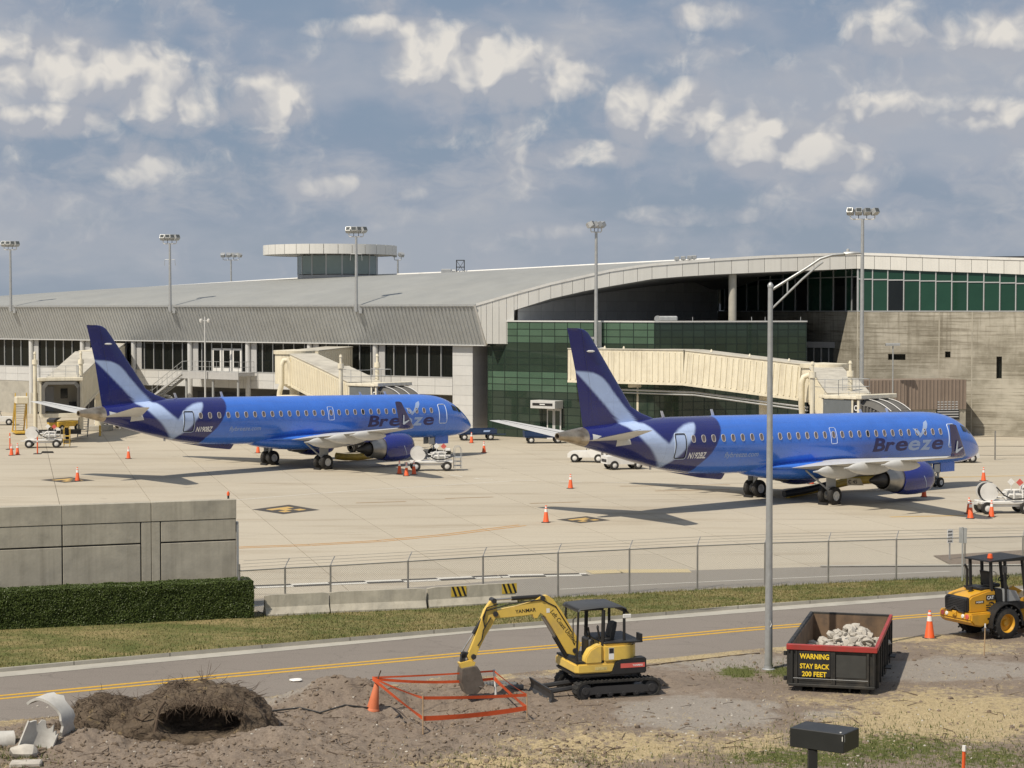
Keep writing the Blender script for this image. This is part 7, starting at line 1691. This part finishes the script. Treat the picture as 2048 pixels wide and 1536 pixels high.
# ------------------------------------------------------------------ wheel loader at the right edge
ld = thing('wheel_loader', 'amber compact wheel loader with black open cab at the right edge', 'wheel loader', (16.49, 66.3, 0), math.radians(28))
def LD(name, mat, pts, y0, y1, bev=.03, axis='y'):
    m_ = MB(); m_.prism(pts, axis, y0, y1); bm = bmesh.new(); me = m_.mesh('t'); bm.from_mesh(me); bpy.data.meshes.remove(me)
    if bev: bmesh.ops.bevel(bm, geom=[e for e in bm.edges if len(e.link_faces) == 2 and e.calc_face_angle() > .5], offset=bev, segments=2, affect='EDGES')
    m_ = MB(); m_.addbm(bm); return m_.build(name, mat, ld, smooth=30)
LD('engine_hood', M_caty, [(-1.36, .95), (-1.38, 1.45), (-1.25, 1.55), (-.55, 1.70), (-.20, 1.70), (-.10, .95)], -.60, .60, .05)
LD('counterweight', M_caty, [(-1.48, .72), (-1.46, .98), (-.35, .98), (-.45, .62), (-1.0, .50), (-1.30, .55)], -.82, .82, .05)
LD('rear_grille', M_black, [(-1.45, 1.0), (-1.47, 1.42), (-1.36, 1.50), (-1.30, 1.50), (-1.30, 1.0)], -.56, .56, .03)
for k in range(7): m_ = MB(); m_.box(-1.485, -1.455, -.46, .46, 1.06 + k * .055, 1.085 + k * .055); m_.build('grille_bar', M_dark, ld)
m_ = MB(); m_.prism([(-.46, .98), (-.2, 1.0), (0, 1.14), (.2, 1.0), (.46, .98), (.46, 1.03), (.25, 1.05), (0, 1.2), (-.25, 1.05), (-.46, 1.03)], 'x', -1.50, -1.46); m_.build('grille_trim', M_dark, ld)
for y in (-.62, .62):
    m_ = MB(); m_.lathe([(.01, -.03), (.08, -.025), (.09, 0)], 16, 'x', (-1.475, y, .86)); m_.build('tail_light', M_signr, ld, smooth=30); m_ = MB(); m_.lathe([(.01, -.03), (.06, -.025), (.07, 0)], 16, 'x', (-1.475, y * .66, .86)); m_.build('reverse_light', M_sign, ld, smooth=30)
m_ = MB(); m_.bbox(-1.53, -1.46, -.10, .10, .82, 1.0, .02); m_.cyl((-1.56, 0, .91), (-1.5, 0, .91), .05, .05, 10); m_.build('tow_hitch', M_caty, ld); m_ = MB(); m_.box(-.7, -.15, -.45, .45, 1.70, 1.76); m_.build('hood_vent', M_black, ld)
m_ = MB(); m_.tube([(-.75, .22, 1.65), (-.75, .22, 2.35), (-.80, .22, 2.45), (-.86, .22, 2.52)], .045, 10); m_.build('exhaust_stack', M_black, ld, smooth=True); m_ = MB(); m_.cyl((-.9, -.1, 1.68), (-.9, -.1, 1.80), .10, .10, 12); m_.build('filler_cap', M_black, ld, smooth=30)
LD('cab_base', M_black, [(-.15, .95), (-.20, 1.72), (.10, 1.72), (.15, 1.30), (1.15, 1.2), (1.15, .95)], -.58, .58, .02); LD('console', M_rail, [(.15, 1.25), (.15, 1.72), (.75, 1.60), (.95, 1.25)], -.60, -.45, .02)
for x0, x1, y in ((-.32, -.36, -.52), (-.32, -.36, .52), (.28, .22, -.58), (.28, .22, .58), (1.22, 1.02, -.56), (1.22, 1.02, .56)):
    m_ = MB(); m_.tube([(x0, y, 1.25 if x0 > 0 else 1.6), (x1, y, 2.66)], .065, 6); m_.build('cab_post', M_black, ld)
LD('cab_roof', M_black, [(-.52, 2.66), (-.50, 2.71), (1.15, 2.78), (1.25, 2.72), (1.2, 2.64)], -.66, .66, .015)
m_ = MB(); m_.bbox(-.05, .36, -.25, .25, 1.72, 1.84, .04); m_.loft([[(-.06, -.25, 1.82), (.05, -.25, 1.82), (.05, .25, 1.82), (-.06, .25, 1.82)], [(-.20, -.22, 2.28), (-.10, -.22, 2.28), (-.10, .22, 2.28), (-.20, .22, 2.28)]], cap0=True, cap1=True); m_.build('seat', M_black, ld, smooth=40)
m_ = MB(); m_.tube([(.95, 0, 1.4), (.72, 0, 1.95)], .05, 8); m_.build('steering_column', M_black, ld); m_ = MB(T(.70, 0, 1.98) @ Matrix.Rotation(-.5, 4, 'Y')); m_.lathe([(.18 + .018 * math.cos(a), .018 * math.sin(a)) for a in [2 * PI * k / 8 for k in range(9)]], 20); m_.build('steering_wheel', M_black, ld, smooth=True)
m_ = MB(); m_.lathe([(.10, 2.74), (.09, 2.80), (.075, 2.88), (.01, 2.90)], 14, 'z', (-.1, -.2, 0)); m_.build('beacon', M_ora, ld, smooth=True)
m_ = MB(); m_.tube([(.3, -.6, 2.45), (.1, -.78, 2.42)], .015, 5); m_.bbox(-.02, .02, -.93, -.70, 2.30, 2.52, .01); m_.build('mirror', M_dark, ld); m_ = MB(); m_.tube([(-.3, -.58, 1.95), (-.24, -.66, 2.0), (-.24, -.66, 2.3), (-.3, -.58, 2.34)], .014, 5); m_.build('grab_handle', M_black, ld)
for x in (0.0, 2.1):
    for s_ in (1, -1):
        r, w_ = .58, .40; c = (x, s_ * .80, r); m_ = MB(); m_.lathe([(r * .56, -w_ / 2), (r * .80, -w_ / 2), (r * .93, -w_ * .42), (r * .95, 0), (r * .93, w_ * .42), (r * .80, w_ / 2), (r * .56, w_ / 2)], 36, 'y', c); tw = m_.build('wheel', M_rubber, ld, smooth=40)
        m_ = MB()
        for k in range(16):
            for sd in (1, -1):
                a = 2 * PI * (k + (.5 if sd > 0 else 0)) / 16; Mx = T(c) @ Matrix.Rotation(a, 4, 'Y') @ T(r * .965, sd * w_ * .24, 0) @ Matrix.Rotation(sd * .6, 4, 'X'); q = MB(Mx); q.box(-.03, .035, -w_ * .28, w_ * .28, -.03, .03); k0 = len(m_.v); m_.v += q.v; m_.f += [tuple(v + k0 for v in f) for f in q.f]
        link('tread_lugs', m_.mesh('tread_lugs', M_rubber), tw, 'stuff')
        m_ = MB(); o_ = s_ * w_ * .5; m_.lathe([(.01, o_ * .55), (.10, o_ * .60), (.13, o_ * .25), (.26, o_ * .2), (.31, o_ * .95), (.335, o_ * 1.0), (.335, -o_ * .9)], 24, 'y', c); link('rim', m_.mesh('rim', M_caty, smooth=30), tw)
for s_ in (1, -1):
    m_ = MB(); rings = []
    for k in range(13):
        a = math.radians(-10 + 200 * k / 12); rings.append([(0 + .70 * math.cos(a), s_ * .58, .58 + .70 * math.sin(a)), (0 + .70 * math.cos(a), s_ * 1.02, .58 + .70 * math.sin(a)), (.66 * math.cos(a), s_ * 1.02, .58 + .66 * math.sin(a)), (.66 * math.cos(a), s_ * .58, .58 + .66 * math.sin(a))])
    m_.loft(rings, cap0=True, cap1=True); m_.build('mudguard', M_black, ld, smooth=30)
LD('front_frame', M_caty, [(1.0, .5), (1.2, 1.3), (1.9, 1.4), (2.3, .9), (2.3, .45)], -.40, .40, .03)
for s_ in (1, -1): LD('lift_arm', M_caty, [(1.3, 1.5), (1.5, 1.6), (2.6, 1.1), (3.2, .35), (3.05, .3), (2.5, .95)], s_ * .45 - .06, s_ * .45 + .06, .01)
LD('bucket', M_caty, [(3.1, .05), (4.0, .03), (4.0, .07), (3.35, .15), (3.2, .5), (3.45, .95), (3.3, .95), (3.05, .5)], -.95, .95, .01)
for a, b_ in (((0, .70), (1.0, 1.25)),): pass
Ms = lambda x, z: Matrix(((1, 0, 0, x), (0, 0, -1, -.606), (0, 1, 0, z), (0, 0, 0, 1)))
m_ = MB(); m_.bbox(-.62, -.22, -.612, -.604, 1.36, 1.54, .002); m_.build('badge_panel', M_black, ld); put_text('maker_lettering', 'CAT', M_txtw, ld, Ms(-.59, 1.40) @ T(0, 0, .008), .11, .30, .04, world=False)
m_ = MB(); m_.bbox(-1.10, -.72, -.608, -.602, 1.28, 1.37, .002); m_.build('model_panel', M_black, ld); put_text('model_lettering', '908M', M_txtw, ld, Ms(-1.07, 1.295) @ T(0, 0, .004), .06, .30, .02, world=False)
m_ = MB(); m_.add([(-.50 + x * .32, -.604, 1.02 + y * .3) for x, y in ((0, .85), (.35, .95), (.62, .9), (.95, .45), (1, .1), (.9, .05), (.75, .45), (.55, .72), (.25, .78), (0, .74))], [tuple(range(10))]); m_.build('state_emblem', M_black, ld)
for i, z in enumerate((1.20, 1.12, 1.04)): m_ = MB(); m_.box(-.62, -.40 + .06 * i, -.606, -.602, z - .02, z + .012); m_.build('emblem_line', M_black, ld)
m_ = MB(); m_.box(-.75, -.42, -.828, -.822, .74, .80); m_.build('side_lettering_bar', M_black, ld)

# ------------------------------------------------------------------ open skip with rubble
fx = Vector((.966, -.259, 0)); df = G(1577, 1384); M_skip = pbr('skip_black', (.022, .022, .021), (.45, .65), var=.25, scale=2, dirt=(.10, .085, .065), damt=.5, dscale=1.5, streak=.2)
M_skipin = pbr('rusty_skip_inside', (.16, .105, .065), .85, var=.3, scale=2, dirt=(.06, .05, .045), damt=.7, dscale=1.6, streak=.4)
dk = thing('rubbish_skip', 'black open skip with red rim, full of broken concrete', 'skip', (df.x, df.y, .0), math.atan2(fx.y, fx.x))
WD, LG, Z0, Z1 = 2.52, 6.4, .20, 1.40
def SK(name, mat, *a, b=.01): m_ = MB(); m_.bbox(*a, b); return m_.build(name, mat, dk)
SK('floor', M_skip, 0, WD, 0, LG, Z0, Z0 + .06)
for nm, a in (('front_wall', (0, WD, 0, .05)), ('rear_wall', (0, WD, LG - .05, LG)), ('side_wall', (0, .05, .052, LG - .052)), ('side_wall', (WD - .05, WD, .052, LG - .052))): SK(nm, M_skip, *a, Z0, Z1 - .02)
for nm, a in (('inner_lining', (.052, WD - .052, .052, .06)), ('inner_lining', (.062, WD - .062, LG - .06, LG - .052)), ('inner_lining', (.052, .06, .062, LG - .062)), ('inner_lining', (WD - .06, WD - .052, .062, LG - .062))): SK(nm, M_skipin, *a, Z0 + .07, Z1 - .04, b=.002)
SK('rim_rail', M_red, -.06, WD + .06, -.09, .06, Z1 - .12, Z1 + .04); SK('rim_rail', M_red, WD - .03, WD + .07, .062, LG, Z1 - .10, Z1 + .03); SK('rim_rail', M_skip, -.07, .03, .062, LG, Z1 - .08, Z1 + .03); SK('rim_rail', M_skip, .032, WD - .032, LG - .05, LG + .05, Z1 - .08, Z1 + .025)
for x in (.06, .20, 1.24, 1.30, WD - .24, WD - .08): SK('front_upright', M_skip, x, x + .07, -.06, 0, Z0 + .08, Z1 - .125)
SK('front_panel', pbr('skip_plate_grey', (.045, .046, .043), .6, var=.2, scale=3), 1.38, WD - .26, -.012, -.002, Z0 + .30, Z1 - .22); SK('front_sill', M_skip, .0, WD, -.09, 0, Z0, Z0 + .08); SK('front_bar', M_rail, .14, WD - .2, -.065, -.055, Z0 + .235, Z0 + .25)
for k in range(7): y = .35 + k * (LG - .7) / 6; SK('side_rib', M_skip, WD, WD + .09, y - .06, y + .06, Z0 - .02, Z1 - .105); SK('side_rib', M_skip, -.09, 0, y - .06, y + .06, Z0 - .02, Z1 - .105)
for x in (.18, WD - .42): SK('skid_rail', M_skip, x, x + .22, .0, LG, .03, Z0)
for x in (.70, 1.75): SK('skid_rail', M_skip, x, x + .06, .05, LG - .1, .03, Z0)
for x in (-.10, -.10): pass
for z in (.42, 1.16): m_ = MB(); m_.cyl((-.10, -.02, z - .06), (-.10, -.02, z + .06), .05, .05, 10); m_.build('door_hinge', M_skip, dk)
for y in (2.4, 4.4): SK('side_step', M_skip, WD + .09, WD + .30, y, y + .5, .38, .42); SK('side_step', M_skip, WD + .09, WD + .13, y, y + .5, .2, .42)
Mt = lambda x, z: Matrix(((1, 0, 0, x), (0, 0, -1, -.066), (0, 1, 0, z), (0, 0, 0, 1)))
SK('sign_panel', M_black, .28, 1.24, -.064, -.002, Z0 + .30, Z1 - .15)
put_text('warning_lettering', 'WARNING', M_txty, dk, Mt(.33, 1.03) , .15, .86, .03, world=False); put_text('warning_lettering', 'STAY BACK', M_txty, dk, Mt(.34, .74), .145, .86, .025, world=False); put_text('warning_lettering', '200 FEET', M_txty, dk, Mt(.40, .51), .145, .72, .025, world=False)
rub = thing('rubble_heap', 'heap of pale broken concrete lumps inside the black skip', 'rubble', (df.x, df.y, .26), math.atan2(fx.y, fx.x))
m_ = MB(); gx = 14
def hh(u, v): return .30 + .72 * math.exp(-((u - .58) / .34) ** 2 - ((v - .62) / .26) ** 2)
m_.add([(.1 + (WD - .2) * i / gx, .1 + (LG - .2) * j / gx, hh(i / gx, j / gx) - .08) for j in range(gx + 1) for i in range(gx + 1)], [(j * (gx + 1) + i, j * (gx + 1) + i + 1, (j + 1) * (gx + 1) + i + 1, (j + 1) * (gx + 1) + i) for j in range(gx) for i in range(gx)]); m_.build('rubble_fines', M_stone, rub, smooth=60)
chunks = []
for k in range(6):
    bm = bmesh.new(); bmesh.ops.create_icosphere(bm, subdivisions=1, radius=.5)
    for v in bm.verts: v.co = Vector((v.co.x * rng.uniform(.7, 1.3), v.co.y * rng.uniform(.6, 1.2), v.co.z * rng.uniform(.35, .7)))
    bmesh.ops.convex_hull(bm, input=bm.verts); mb_ = MB(); mb_.addbm(bm); chunks.append(mb_.mesh('concrete_chunk', M_stone))
for _ in range(190):
    u, v = min(.96, max(.05, rng.gauss(.56, .26))), min(.95, max(.06, rng.gauss(.60, .22))); s_ = rng.uniform(.14, .46) if rng.random() < .7 else rng.uniform(.08, .16)
    link('concrete_chunk', rng.choice(chunks), rub, M=T(u * WD, v * LG, hh(u, v) + rng.uniform(-.06, .10)) @ Matrix.Rotation(rng.uniform(0, 6.3), 4, 'Z') @ Matrix.Rotation(rng.gauss(0, .7), 4, 'X') @ Matrix.Scale(s_, 4))

# ------------------------------------------------------------------ shoebox lamp close to the camera
pb = Vector((3.19, 20.25, 0)); sb = thing('shoebox_lamp', 'black box lamp head on a short black pole at the bottom right', 'lamp', (pb.x, pb.y, -.03)); zb_ = D(1687, 1508, 20.0).z; M_box = pbr('satin_black_box', (.020, .021, .022), .45, var=.15, scale=6, dirt=(.05, .048, .045), damt=.3, dscale=5)
nc = D(1687, 1508, 20.0); U, V_ = Vector((-.83, .557, 0)) * .62, Vector((.557, .83, 0)) * .40
m_ = MB(basis((nc.x, nc.y, zb_), U)); m_.bbox(0, .62, -.40, 0, 0, .205, .006); m_.build('lamp_head', M_box, sb, world=True); m_ = MB(); m_.box(-.047, .047, -.047, .047, .0, zb_ + .02); m_.build('pole', M_black, sb); m_ = MB(); m_.box(-.16, .16, -.16, .16, 0, .03); m_.build('base_plate', M_black, sb)
m_ = MB(basis((nc.x, nc.y, zb_), U)); m_.box(.01, .018, .0005, .003, .13, .18); m_.box(-.002, .0, -.03, -.022, .12, .19); m_.cyl((.06, -.06, .205), (.06, -.06, .212), .012, .012, 8); m_.build('latch', M_white, sb, world=True)

# ------------------------------------------------------------------ uprooted mound with hollow, roots and broken pipe
mc = G(368, 1464); um = thing('uprooted_mound', 'dark uprooted soil mound with roots and a deep hollow', 'soil mound', (mc.x, mc.y, 0))
def to_px(p): 
    zc = p.y * math.cos(TH) - (p.z - CAM_H) * math.sin(TH); yc = p.y * math.sin(TH) + (p.z - CAM_H) * math.cos(TH); return 1024 + F_PX * p.x / zc, 768 - F_PX * yc / zc
def b_mound(t, pos):
    n1 = t.noise(pos, 1.6, 6, .7); n2 = t.noise(pos, 9, 5, .75); x, y, z = t.xyz(pos)
    c = t.mix(n1, (.060, .045, .033), (.185, .142, .100)); c = t.mix(t.smooth(n2, .5, .72), c, (.032, .024, .018)); c = t.mix(t.math('MULTIPLY', t.smooth(t.noise(pos, 2.7, 4), .58, .70), .6), c, (.30, .225, .125)); return c, .97, (n2, 1.0, .05)
M_mound = ground_mat('mound_soil', b_mound)
NA, NB = 150, 60; vs = []; RX, RYm, HM = 2.6, 1.5, 1.36
for j in range(NB + 1):
    ph = (j / NB) * PI / 2
    for i in range(NA):
        a = 2 * PI * i / NA; r = math.cos(ph) ** .8; x, y = RX * r * math.cos(a), RYm * r * math.sin(a); z = HM * math.sin(ph) * (1 + .25 * math.cos(a - .2) * (1 - math.sin(ph)))
        z *= (1.0 if x > -.6 else max(.45, 1 - (-.6 - x) * .32)); p = Vector((x, y, z)); n_ = Vector((x / RX, y / RYm, z / HM + .1)).normalized()
        q = Vector((x * 1.1, y * 1.1, z * 1.1 + 3)); p += n_ * (.22 * noise.noise(q) + .13 * noise.noise(q * 2.7) + .07 * noise.noise(q * 6.5) + .035 * noise.noise(q * 14)) * (0.35 + .65 * min(1, z * 3))
        p = p + mc; p.z -= .12
        px, py = to_px(p); d = ((px - 393) / 86) ** 2 + ((py - 1448) / 34) ** 2 + .25 * noise.noise(Vector((px * .03, py * .03, 1)))
        if y < .2 and d < 1: k = (1 - max(0, d)); p.y += 1.3 * min(1, k * 3.4); p.z -= .12 * k
        vs.append(p - mc)
m_ = MB(); m_.add(vs, [(j * NA + i, j * NA + (i + 1) % NA, (j + 1) * NA + (i + 1) % NA, (j + 1) * NA + i) for j in range(NB) for i in range(NA)]); m_.build('soil_shell', M_mound, um, smooth=80)
bl_ = MB(); lc = G(222, 1464) - mc
for j in range(25):
    ph = j / 24 * PI / 2
    for i in range(60):
        a = 2 * PI * i / 60; q = Vector((1.45 * math.cos(ph) * math.cos(a), .85 * math.cos(ph) * math.sin(a), 1.0 * math.sin(ph))); n_ = q.normalized(); q += n_ * (.25 * noise.noise(q * 1.9 + Vector((5, 0, 0))) + .12 * noise.noise(q * 5) + .06 * noise.noise(q * 12)); bl_.v.append(q + lc - Vector((0, 0, .08)))
bl_.f = [(j * 60 + i, j * 60 + (i + 1) % 60, (j + 1) * 60 + (i + 1) % 60, (j + 1) * 60 + i) for j in range(24) for i in range(60)]; bl_.build('soil_shell', M_mound, um, smooth=80)
roots = MB()
def rt(p, L, r, droop=.3, up=.2):
    a = rng.uniform(0, 2 * PI); d = Vector((math.cos(a), math.sin(a) * .7 - .25, rng.uniform(-.3, up))).normalized(); pts = [p]
    for k in range(3): d = (d + Vector((rng.gauss(0, .45), rng.gauss(0, .45), rng.gauss(-droop * .4, .35)))).normalized(); pts.append(pts[-1] + d * L / 3)
    roots.tube(pts, [r, r * .8, r * .55, r * .25], 4)
top = [v for v in vs if v.z > .05]; top2 = [v for v in bl_.v if v.z > .02]
for _ in range(1500): 
    p = rng.choice(top)
    if p.y < .6: rt(p.copy(), rng.uniform(.12, .55), rng.uniform(.004, .013))
for _ in range(1300): rt(rng.choice(top2).copy(), rng.uniform(.1, .5), rng.uniform(.004, .012))
for _ in range(160): px = rng.uniform(340, 500); py = 1400 + abs(px - 400) * .12 + rng.gauss(0, 6); p = D(px, py, mc.y - 1.15); rt(p - mc, rng.uniform(.15, .55), rng.uniform(.005, .012), droop=1.0, up=-.3)
roots.build('root_tangle', M_root, um, kind='stuff')
for q, r in (([(330, 1402), (318, 1420), (312, 1450), (306, 1487)], .045), ([(268, 1432), (285, 1440), (300, 1428)], .03), ([(150, 1520), (165, 1495), (182, 1478)], .05), ([(165, 1512), (185, 1490), (200, 1482)], .04)):
    m_ = MB(); m_.tube([D(a, b_, mc.y - 1.25 - .06 * k) - mc for k, (a, b_) in enumerate(q)], r, 7); m_.build('thick_root', M_root, um, smooth=True)
m_ = MB(); p0 = D(408, 1368, mc.y - .3) - mc
for k in range(9): a = rng.uniform(-.6, .9); m_.tube([p0, p0 + Vector((math.sin(a) * .25, 0, .25)), p0 + Vector((math.sin(a) * .5 + rng.uniform(-.1, .1), 0, .3 + rng.uniform(0, .35)))], [.008, .006, .003], 4)
m_.build('sprig', M_root, um)
M_pipe = pbr('pale_pipe_wall', (.50, .49, .46), .8, var=.12, scale=3, dirt=(.28, .26, .23), damt=.5, dscale=2)
def shard(label, base, R, th, a0, a1, L, rot3, jag=.12):
    o = thing('pipe_fragment', label, 'pipe fragment', base, 0, 'broken pipe pieces'); m_ = MB(Matrix.Rotation(rot3[2], 4, 'Z') @ Matrix.Rotation(rot3[1], 4, 'Y') @ Matrix.Rotation(rot3[0], 4, 'X')); n = 16; rings = []
    for k in range(n + 1):
        a = a0 + (a1 - a0) * k / n; c, s_ = math.cos(a), math.sin(a); e0, e1 = rng.uniform(-jag, jag) * .5, L + rng.uniform(-jag, jag) - .2 * abs(k / n - .5)
        rings.append([(e0, R * c, R * s_), (e1, R * c, R * s_), (e1, (R - th) * c, (R - th) * s_), (e0, (R - th) * c, (R - th) * s_)])
    m_.loft(rings, cap0=True, cap1=True); m_.build('pipe_wall', M_pipe, o, smooth=35); return o
g = G(84, 1498); shard('tall C-shaped pipe fragment standing on edge beside the soil mound', (g.x, g.y, .66), .68, .07, math.radians(48), math.radians(262), .55, (0, -.06, math.radians(66)))
g = G(72, 1509); shard('concave pale pipe fragment leaning in front of the tall one', (g.x, g.y - .45, .04), .62, .05, math.radians(-42), math.radians(46), .78, (.0, math.radians(-68), .12))
g = G(8, 1500); shard('short pale pipe piece cut by the left edge', (g.x - .45, g.y, .22), .26, .05, 0, math.radians(350), .75, (.0, .0, .15), .02)
g = G(50, 1516); bm = bmesh.new(); bmesh.ops.create_icosphere(bm, subdivisions=2, radius=.36)
for v in bm.verts: v.co = Vector((v.co.x * 1.1, v.co.y * .8, v.co.z * .55)) * (1 + .25 * noise.noise(v.co * 4))
m_ = MB(T(g.x, g.y, .16)); m_.addbm(bm); tag(m_.build('concrete_lump', M_stone, smooth=25), 'rough pale concrete lump in front of the pipe fragments', 'concrete lump')
g = G(52, 1535); m_ = MB(T(g.x, g.y, .04) @ rz(.12)); m_.bbox(-.38, .38, -.2, .2, -.02, .12, .03); tag(m_.build('concrete_slab', M_stone), 'flat pale concrete slab at the bottom left edge', 'concrete slab')
# black stand on the mound's right
g = G(495, 1416); bs = thing('black_stand', 'small black plastic stand with square top behind the mound', 'stand', (g.x, g.y, 0), .3); m_ = MB(); m_.bbox(-.2, .2, -.18, .18, .34, .46, .03); m_.loft([[(-.2, -.18, .44), (.2, -.18, .44), (.2, .18, .44), (-.2, .18, .44)], [(-.14, -.12, .5), (.14, -.12, .5), (.14, .12, .5), (-.14, .12, .5)]], cap1=True); m_.build('top', M_black, bs)
for x in (-.15, .15):
    for y in (-.13, .13): m_ = MB(); m_.box(x - .04, x + .04, y - .04, y + .04, 0, .335); m_.build('leg', M_black, bs)
g = G(526, 1436); o = thing('dead_stump', 'thin dead stub of stem right of the black stand', 'stump', g); m_ = MB(); m_.tube([(0, 0, -.05), (.01, 0, .3), (0, 0, .52)], [.04, .035, .025], 7); m_.tube([(0, 0, .2), (-.2, 0, .3)], .015, 4); m_.tube([(0, 0, .12), (.2, 0, .34)], .012, 4); m_.build('stem', M_root, o, smooth=True)

# ------------------------------------------------------------------ taped-off pit
def b_tape(t, pos): n = t.noise(pos, 8, 3); return t.mix(n, (.62, .085, .025), (.78, .14, .045)), .45, None
M_tape = ground_mat('barrier_tape', b_tape)
def seat(px, py):                              # where a sight line meets the uneven dirt
    h = 0.0
    for _ in range(12): q = G(px, py, h); ux, uy = to_px(Vector((q.x, q.y, 0))); h = .5 * h + .5 * dirt_h(q.x, q.y, ux, uy)
    return Vector((q.x, q.y, h))
N1, N2, N3, N4 = seat(745, 1420), seat(846, 1464), seat(1054, 1438), seat(988, 1389)
cn = thing('traffic_cone', 'leaning faded orange cone holding the tape corner', 'traffic cone', (N1.x, N1.y, N1.z - .02), 0); cn.rotation_euler = (0, math.radians(9), 0); MATW[cn.name] = T(N1.x, N1.y, N1.z)
m_ = MB(); m_.lathe([(.20, 0), (.19, .05), (.17, .07), (.05, .86), (.035, .88)], 18); m_.build('cone_body', pbr('faded_cone', (.62, .17, .07), .7, var=.15, scale=4, dirt=(.3, .14, .09), damt=.5, dscale=4), cn, smooth=35); m_ = MB(); m_.tube([(0, 0, .8), (.03, 0, 1.02), (.06, 0, 1.16)], .018, 5); m_.build('stick', M_root, cn)
z1u = D(760, 1355, N1.y).z
z2u, z2l = D(847, 1396, N2.y).z, D(846.6, 1437, N2.y).z; z3u, z3l = D(1050, 1390, N3.y).z, D(1052, 1416, N3.y).z; z4u, z4l = D(983, 1342, N4.y).z, D(986, 1356, N4.y).z
o = thing('survey_stake', 'wooden stake holding the front corner of the tape', 'stake', N2, 0, 'wooden survey stakes'); m_ = MB(); m_.tube([(0, 0, -.1), (0, 0, z2u - N2.z + .06)], .018, 5); m_.build('shaft', M_wood, o)
o = thing('survey_stake', 'short stake at the right corner of the tape', 'stake', N3, 0, 'wooden survey stakes'); m_ = MB(); m_.tube([(0, 0, -.1), (0, 0, z3u - N3.z + .03)], .018, 5); m_.build('shaft', M_wood, o)
o = thing('marker_pipe', 'upright white plastic pipe holding the rear corner of the tape', 'pipe', N4); m_ = MB(); m_.cyl((.06, 0, -.1), (0, 0, z4u - N4.z + .05), .035, .035, 12); m_.build('pipe_wall', M_white, o, smooth=30)
tp = thing('barrier_tape', 'orange barrier tape strung round the open pit', 'barrier tape', (N2.x, N2.y, 0))
def tape(a, za, b_, zb2, sag=.05, w_=.085, twist=0.0):
    A_, B_ = Vector((a.x, a.y, za)), Vector((b_.x, b_.y, zb2)); n = 14; m_ = MB(); pts = []
    for k in range(n + 1):
        u = k / n; p = A_.lerp(B_, u) - Vector((0, 0, sag * 4 * u * (1 - u))); d = (B_ - A_).normalized(); sd_ = d.cross(Vector((0, 0, 1))); q = twist * math.sin(u * PI) + .25 * noise.noise(Vector((u * 3, a.x, b_.x))); wv = Vector((0, 0, 1)) * math.cos(q) + sd_ * math.sin(q); pts += [p - wv * w_ / 2, p + wv * w_ / 2]
    m_.add(pts, [(2 * k, 2 * k + 2, 2 * k + 3, 2 * k + 1) for k in range(n)]); m_.build('tape_run', M_tape, tp, world=True)
tape(N1, z1u, N4, z4u, .02, .05); tape(N1, z1u - .03, N4, z4l - .02, .10, .08); tape(N1, z1u, N2, z2u, .03, .07, .5); tape(N1, z1u - .02, N2, z2l, .02, .12, .4); tape(N2, z2u, N3, z3u, .02, .085); tape(N2, z2l, N3, z3l, .05, .13); tape(N4, z4u, N3, z3u, .03, .06, .7); tape(N4, z4l, N3, z3l, .02, .13, .4)
o = thing('drain_pipe', 'short grey corrugated pipes lying in the pit corner', 'pipe', G(1000, 1382)); 
for k, (px, py, a) in enumerate(((985, 1380, .1), (1003, 1384, .4), (1018, 1380, -.3), (1030, 1386, .2))): g = G(px, py) - G(1000, 1382); m_ = MB(T(g.x, g.y, .17) @ rz(a)); m_.lathe([(.075 + .012 * (q % 2), -.25 + q * .05) for q in range(11)], 12, 'x'); m_.build('pipe_length', pbr('grey_pipe', (.10, .105, .11), .6, var=.15), o, smooth=20)
cb = [dirt_at(*p) + Vector((0, 0, .03)) for p in ((545, 1428), (600, 1424), (640, 1428), (690, 1424), (735, 1424), (780, 1415), (800, 1425), (790, 1440), (812, 1452))]; m_ = MB(); m_.tube(cb, .028, 6); tag(m_.build('cable', M_black, smooth=True), 'black cable trailing over the dirt to the leaning cone', 'cable')
cb = [dirt_at(*p) + Vector((0, 0, .02)) for p in ((1290, 1336), (1340, 1328), (1400, 1322), (1480, 1313), (1520, 1309))]; m_ = MB(); m_.tube(cb, .02, 6); tag(m_.build('cable', M_root, smooth=True), 'thin dark cable on the ground behind the excavator', 'cable')
for px, py, lab in ((592, 1363, 'flattened white litter on the front road'), (548, 1234, 'small white litter at the foot of the hedge end')):
    g = G(px, py); bm = bmesh.new(); bmesh.ops.create_icosphere(bm, subdivisions=2, radius=.16)
    for v in bm.verts: v.co = Vector((v.co.x * 1.3, v.co.y * .9, v.co.z * .35)) * (1 + .3 * noise.noise(v.co * 12))
    m_ = MB(T(g.x, g.y, .05 if py > 1300 else .12)); m_.addbm(bm); tag(m_.build('litter', M_refl, smooth=20), lab, 'litter', 'bits of litter')
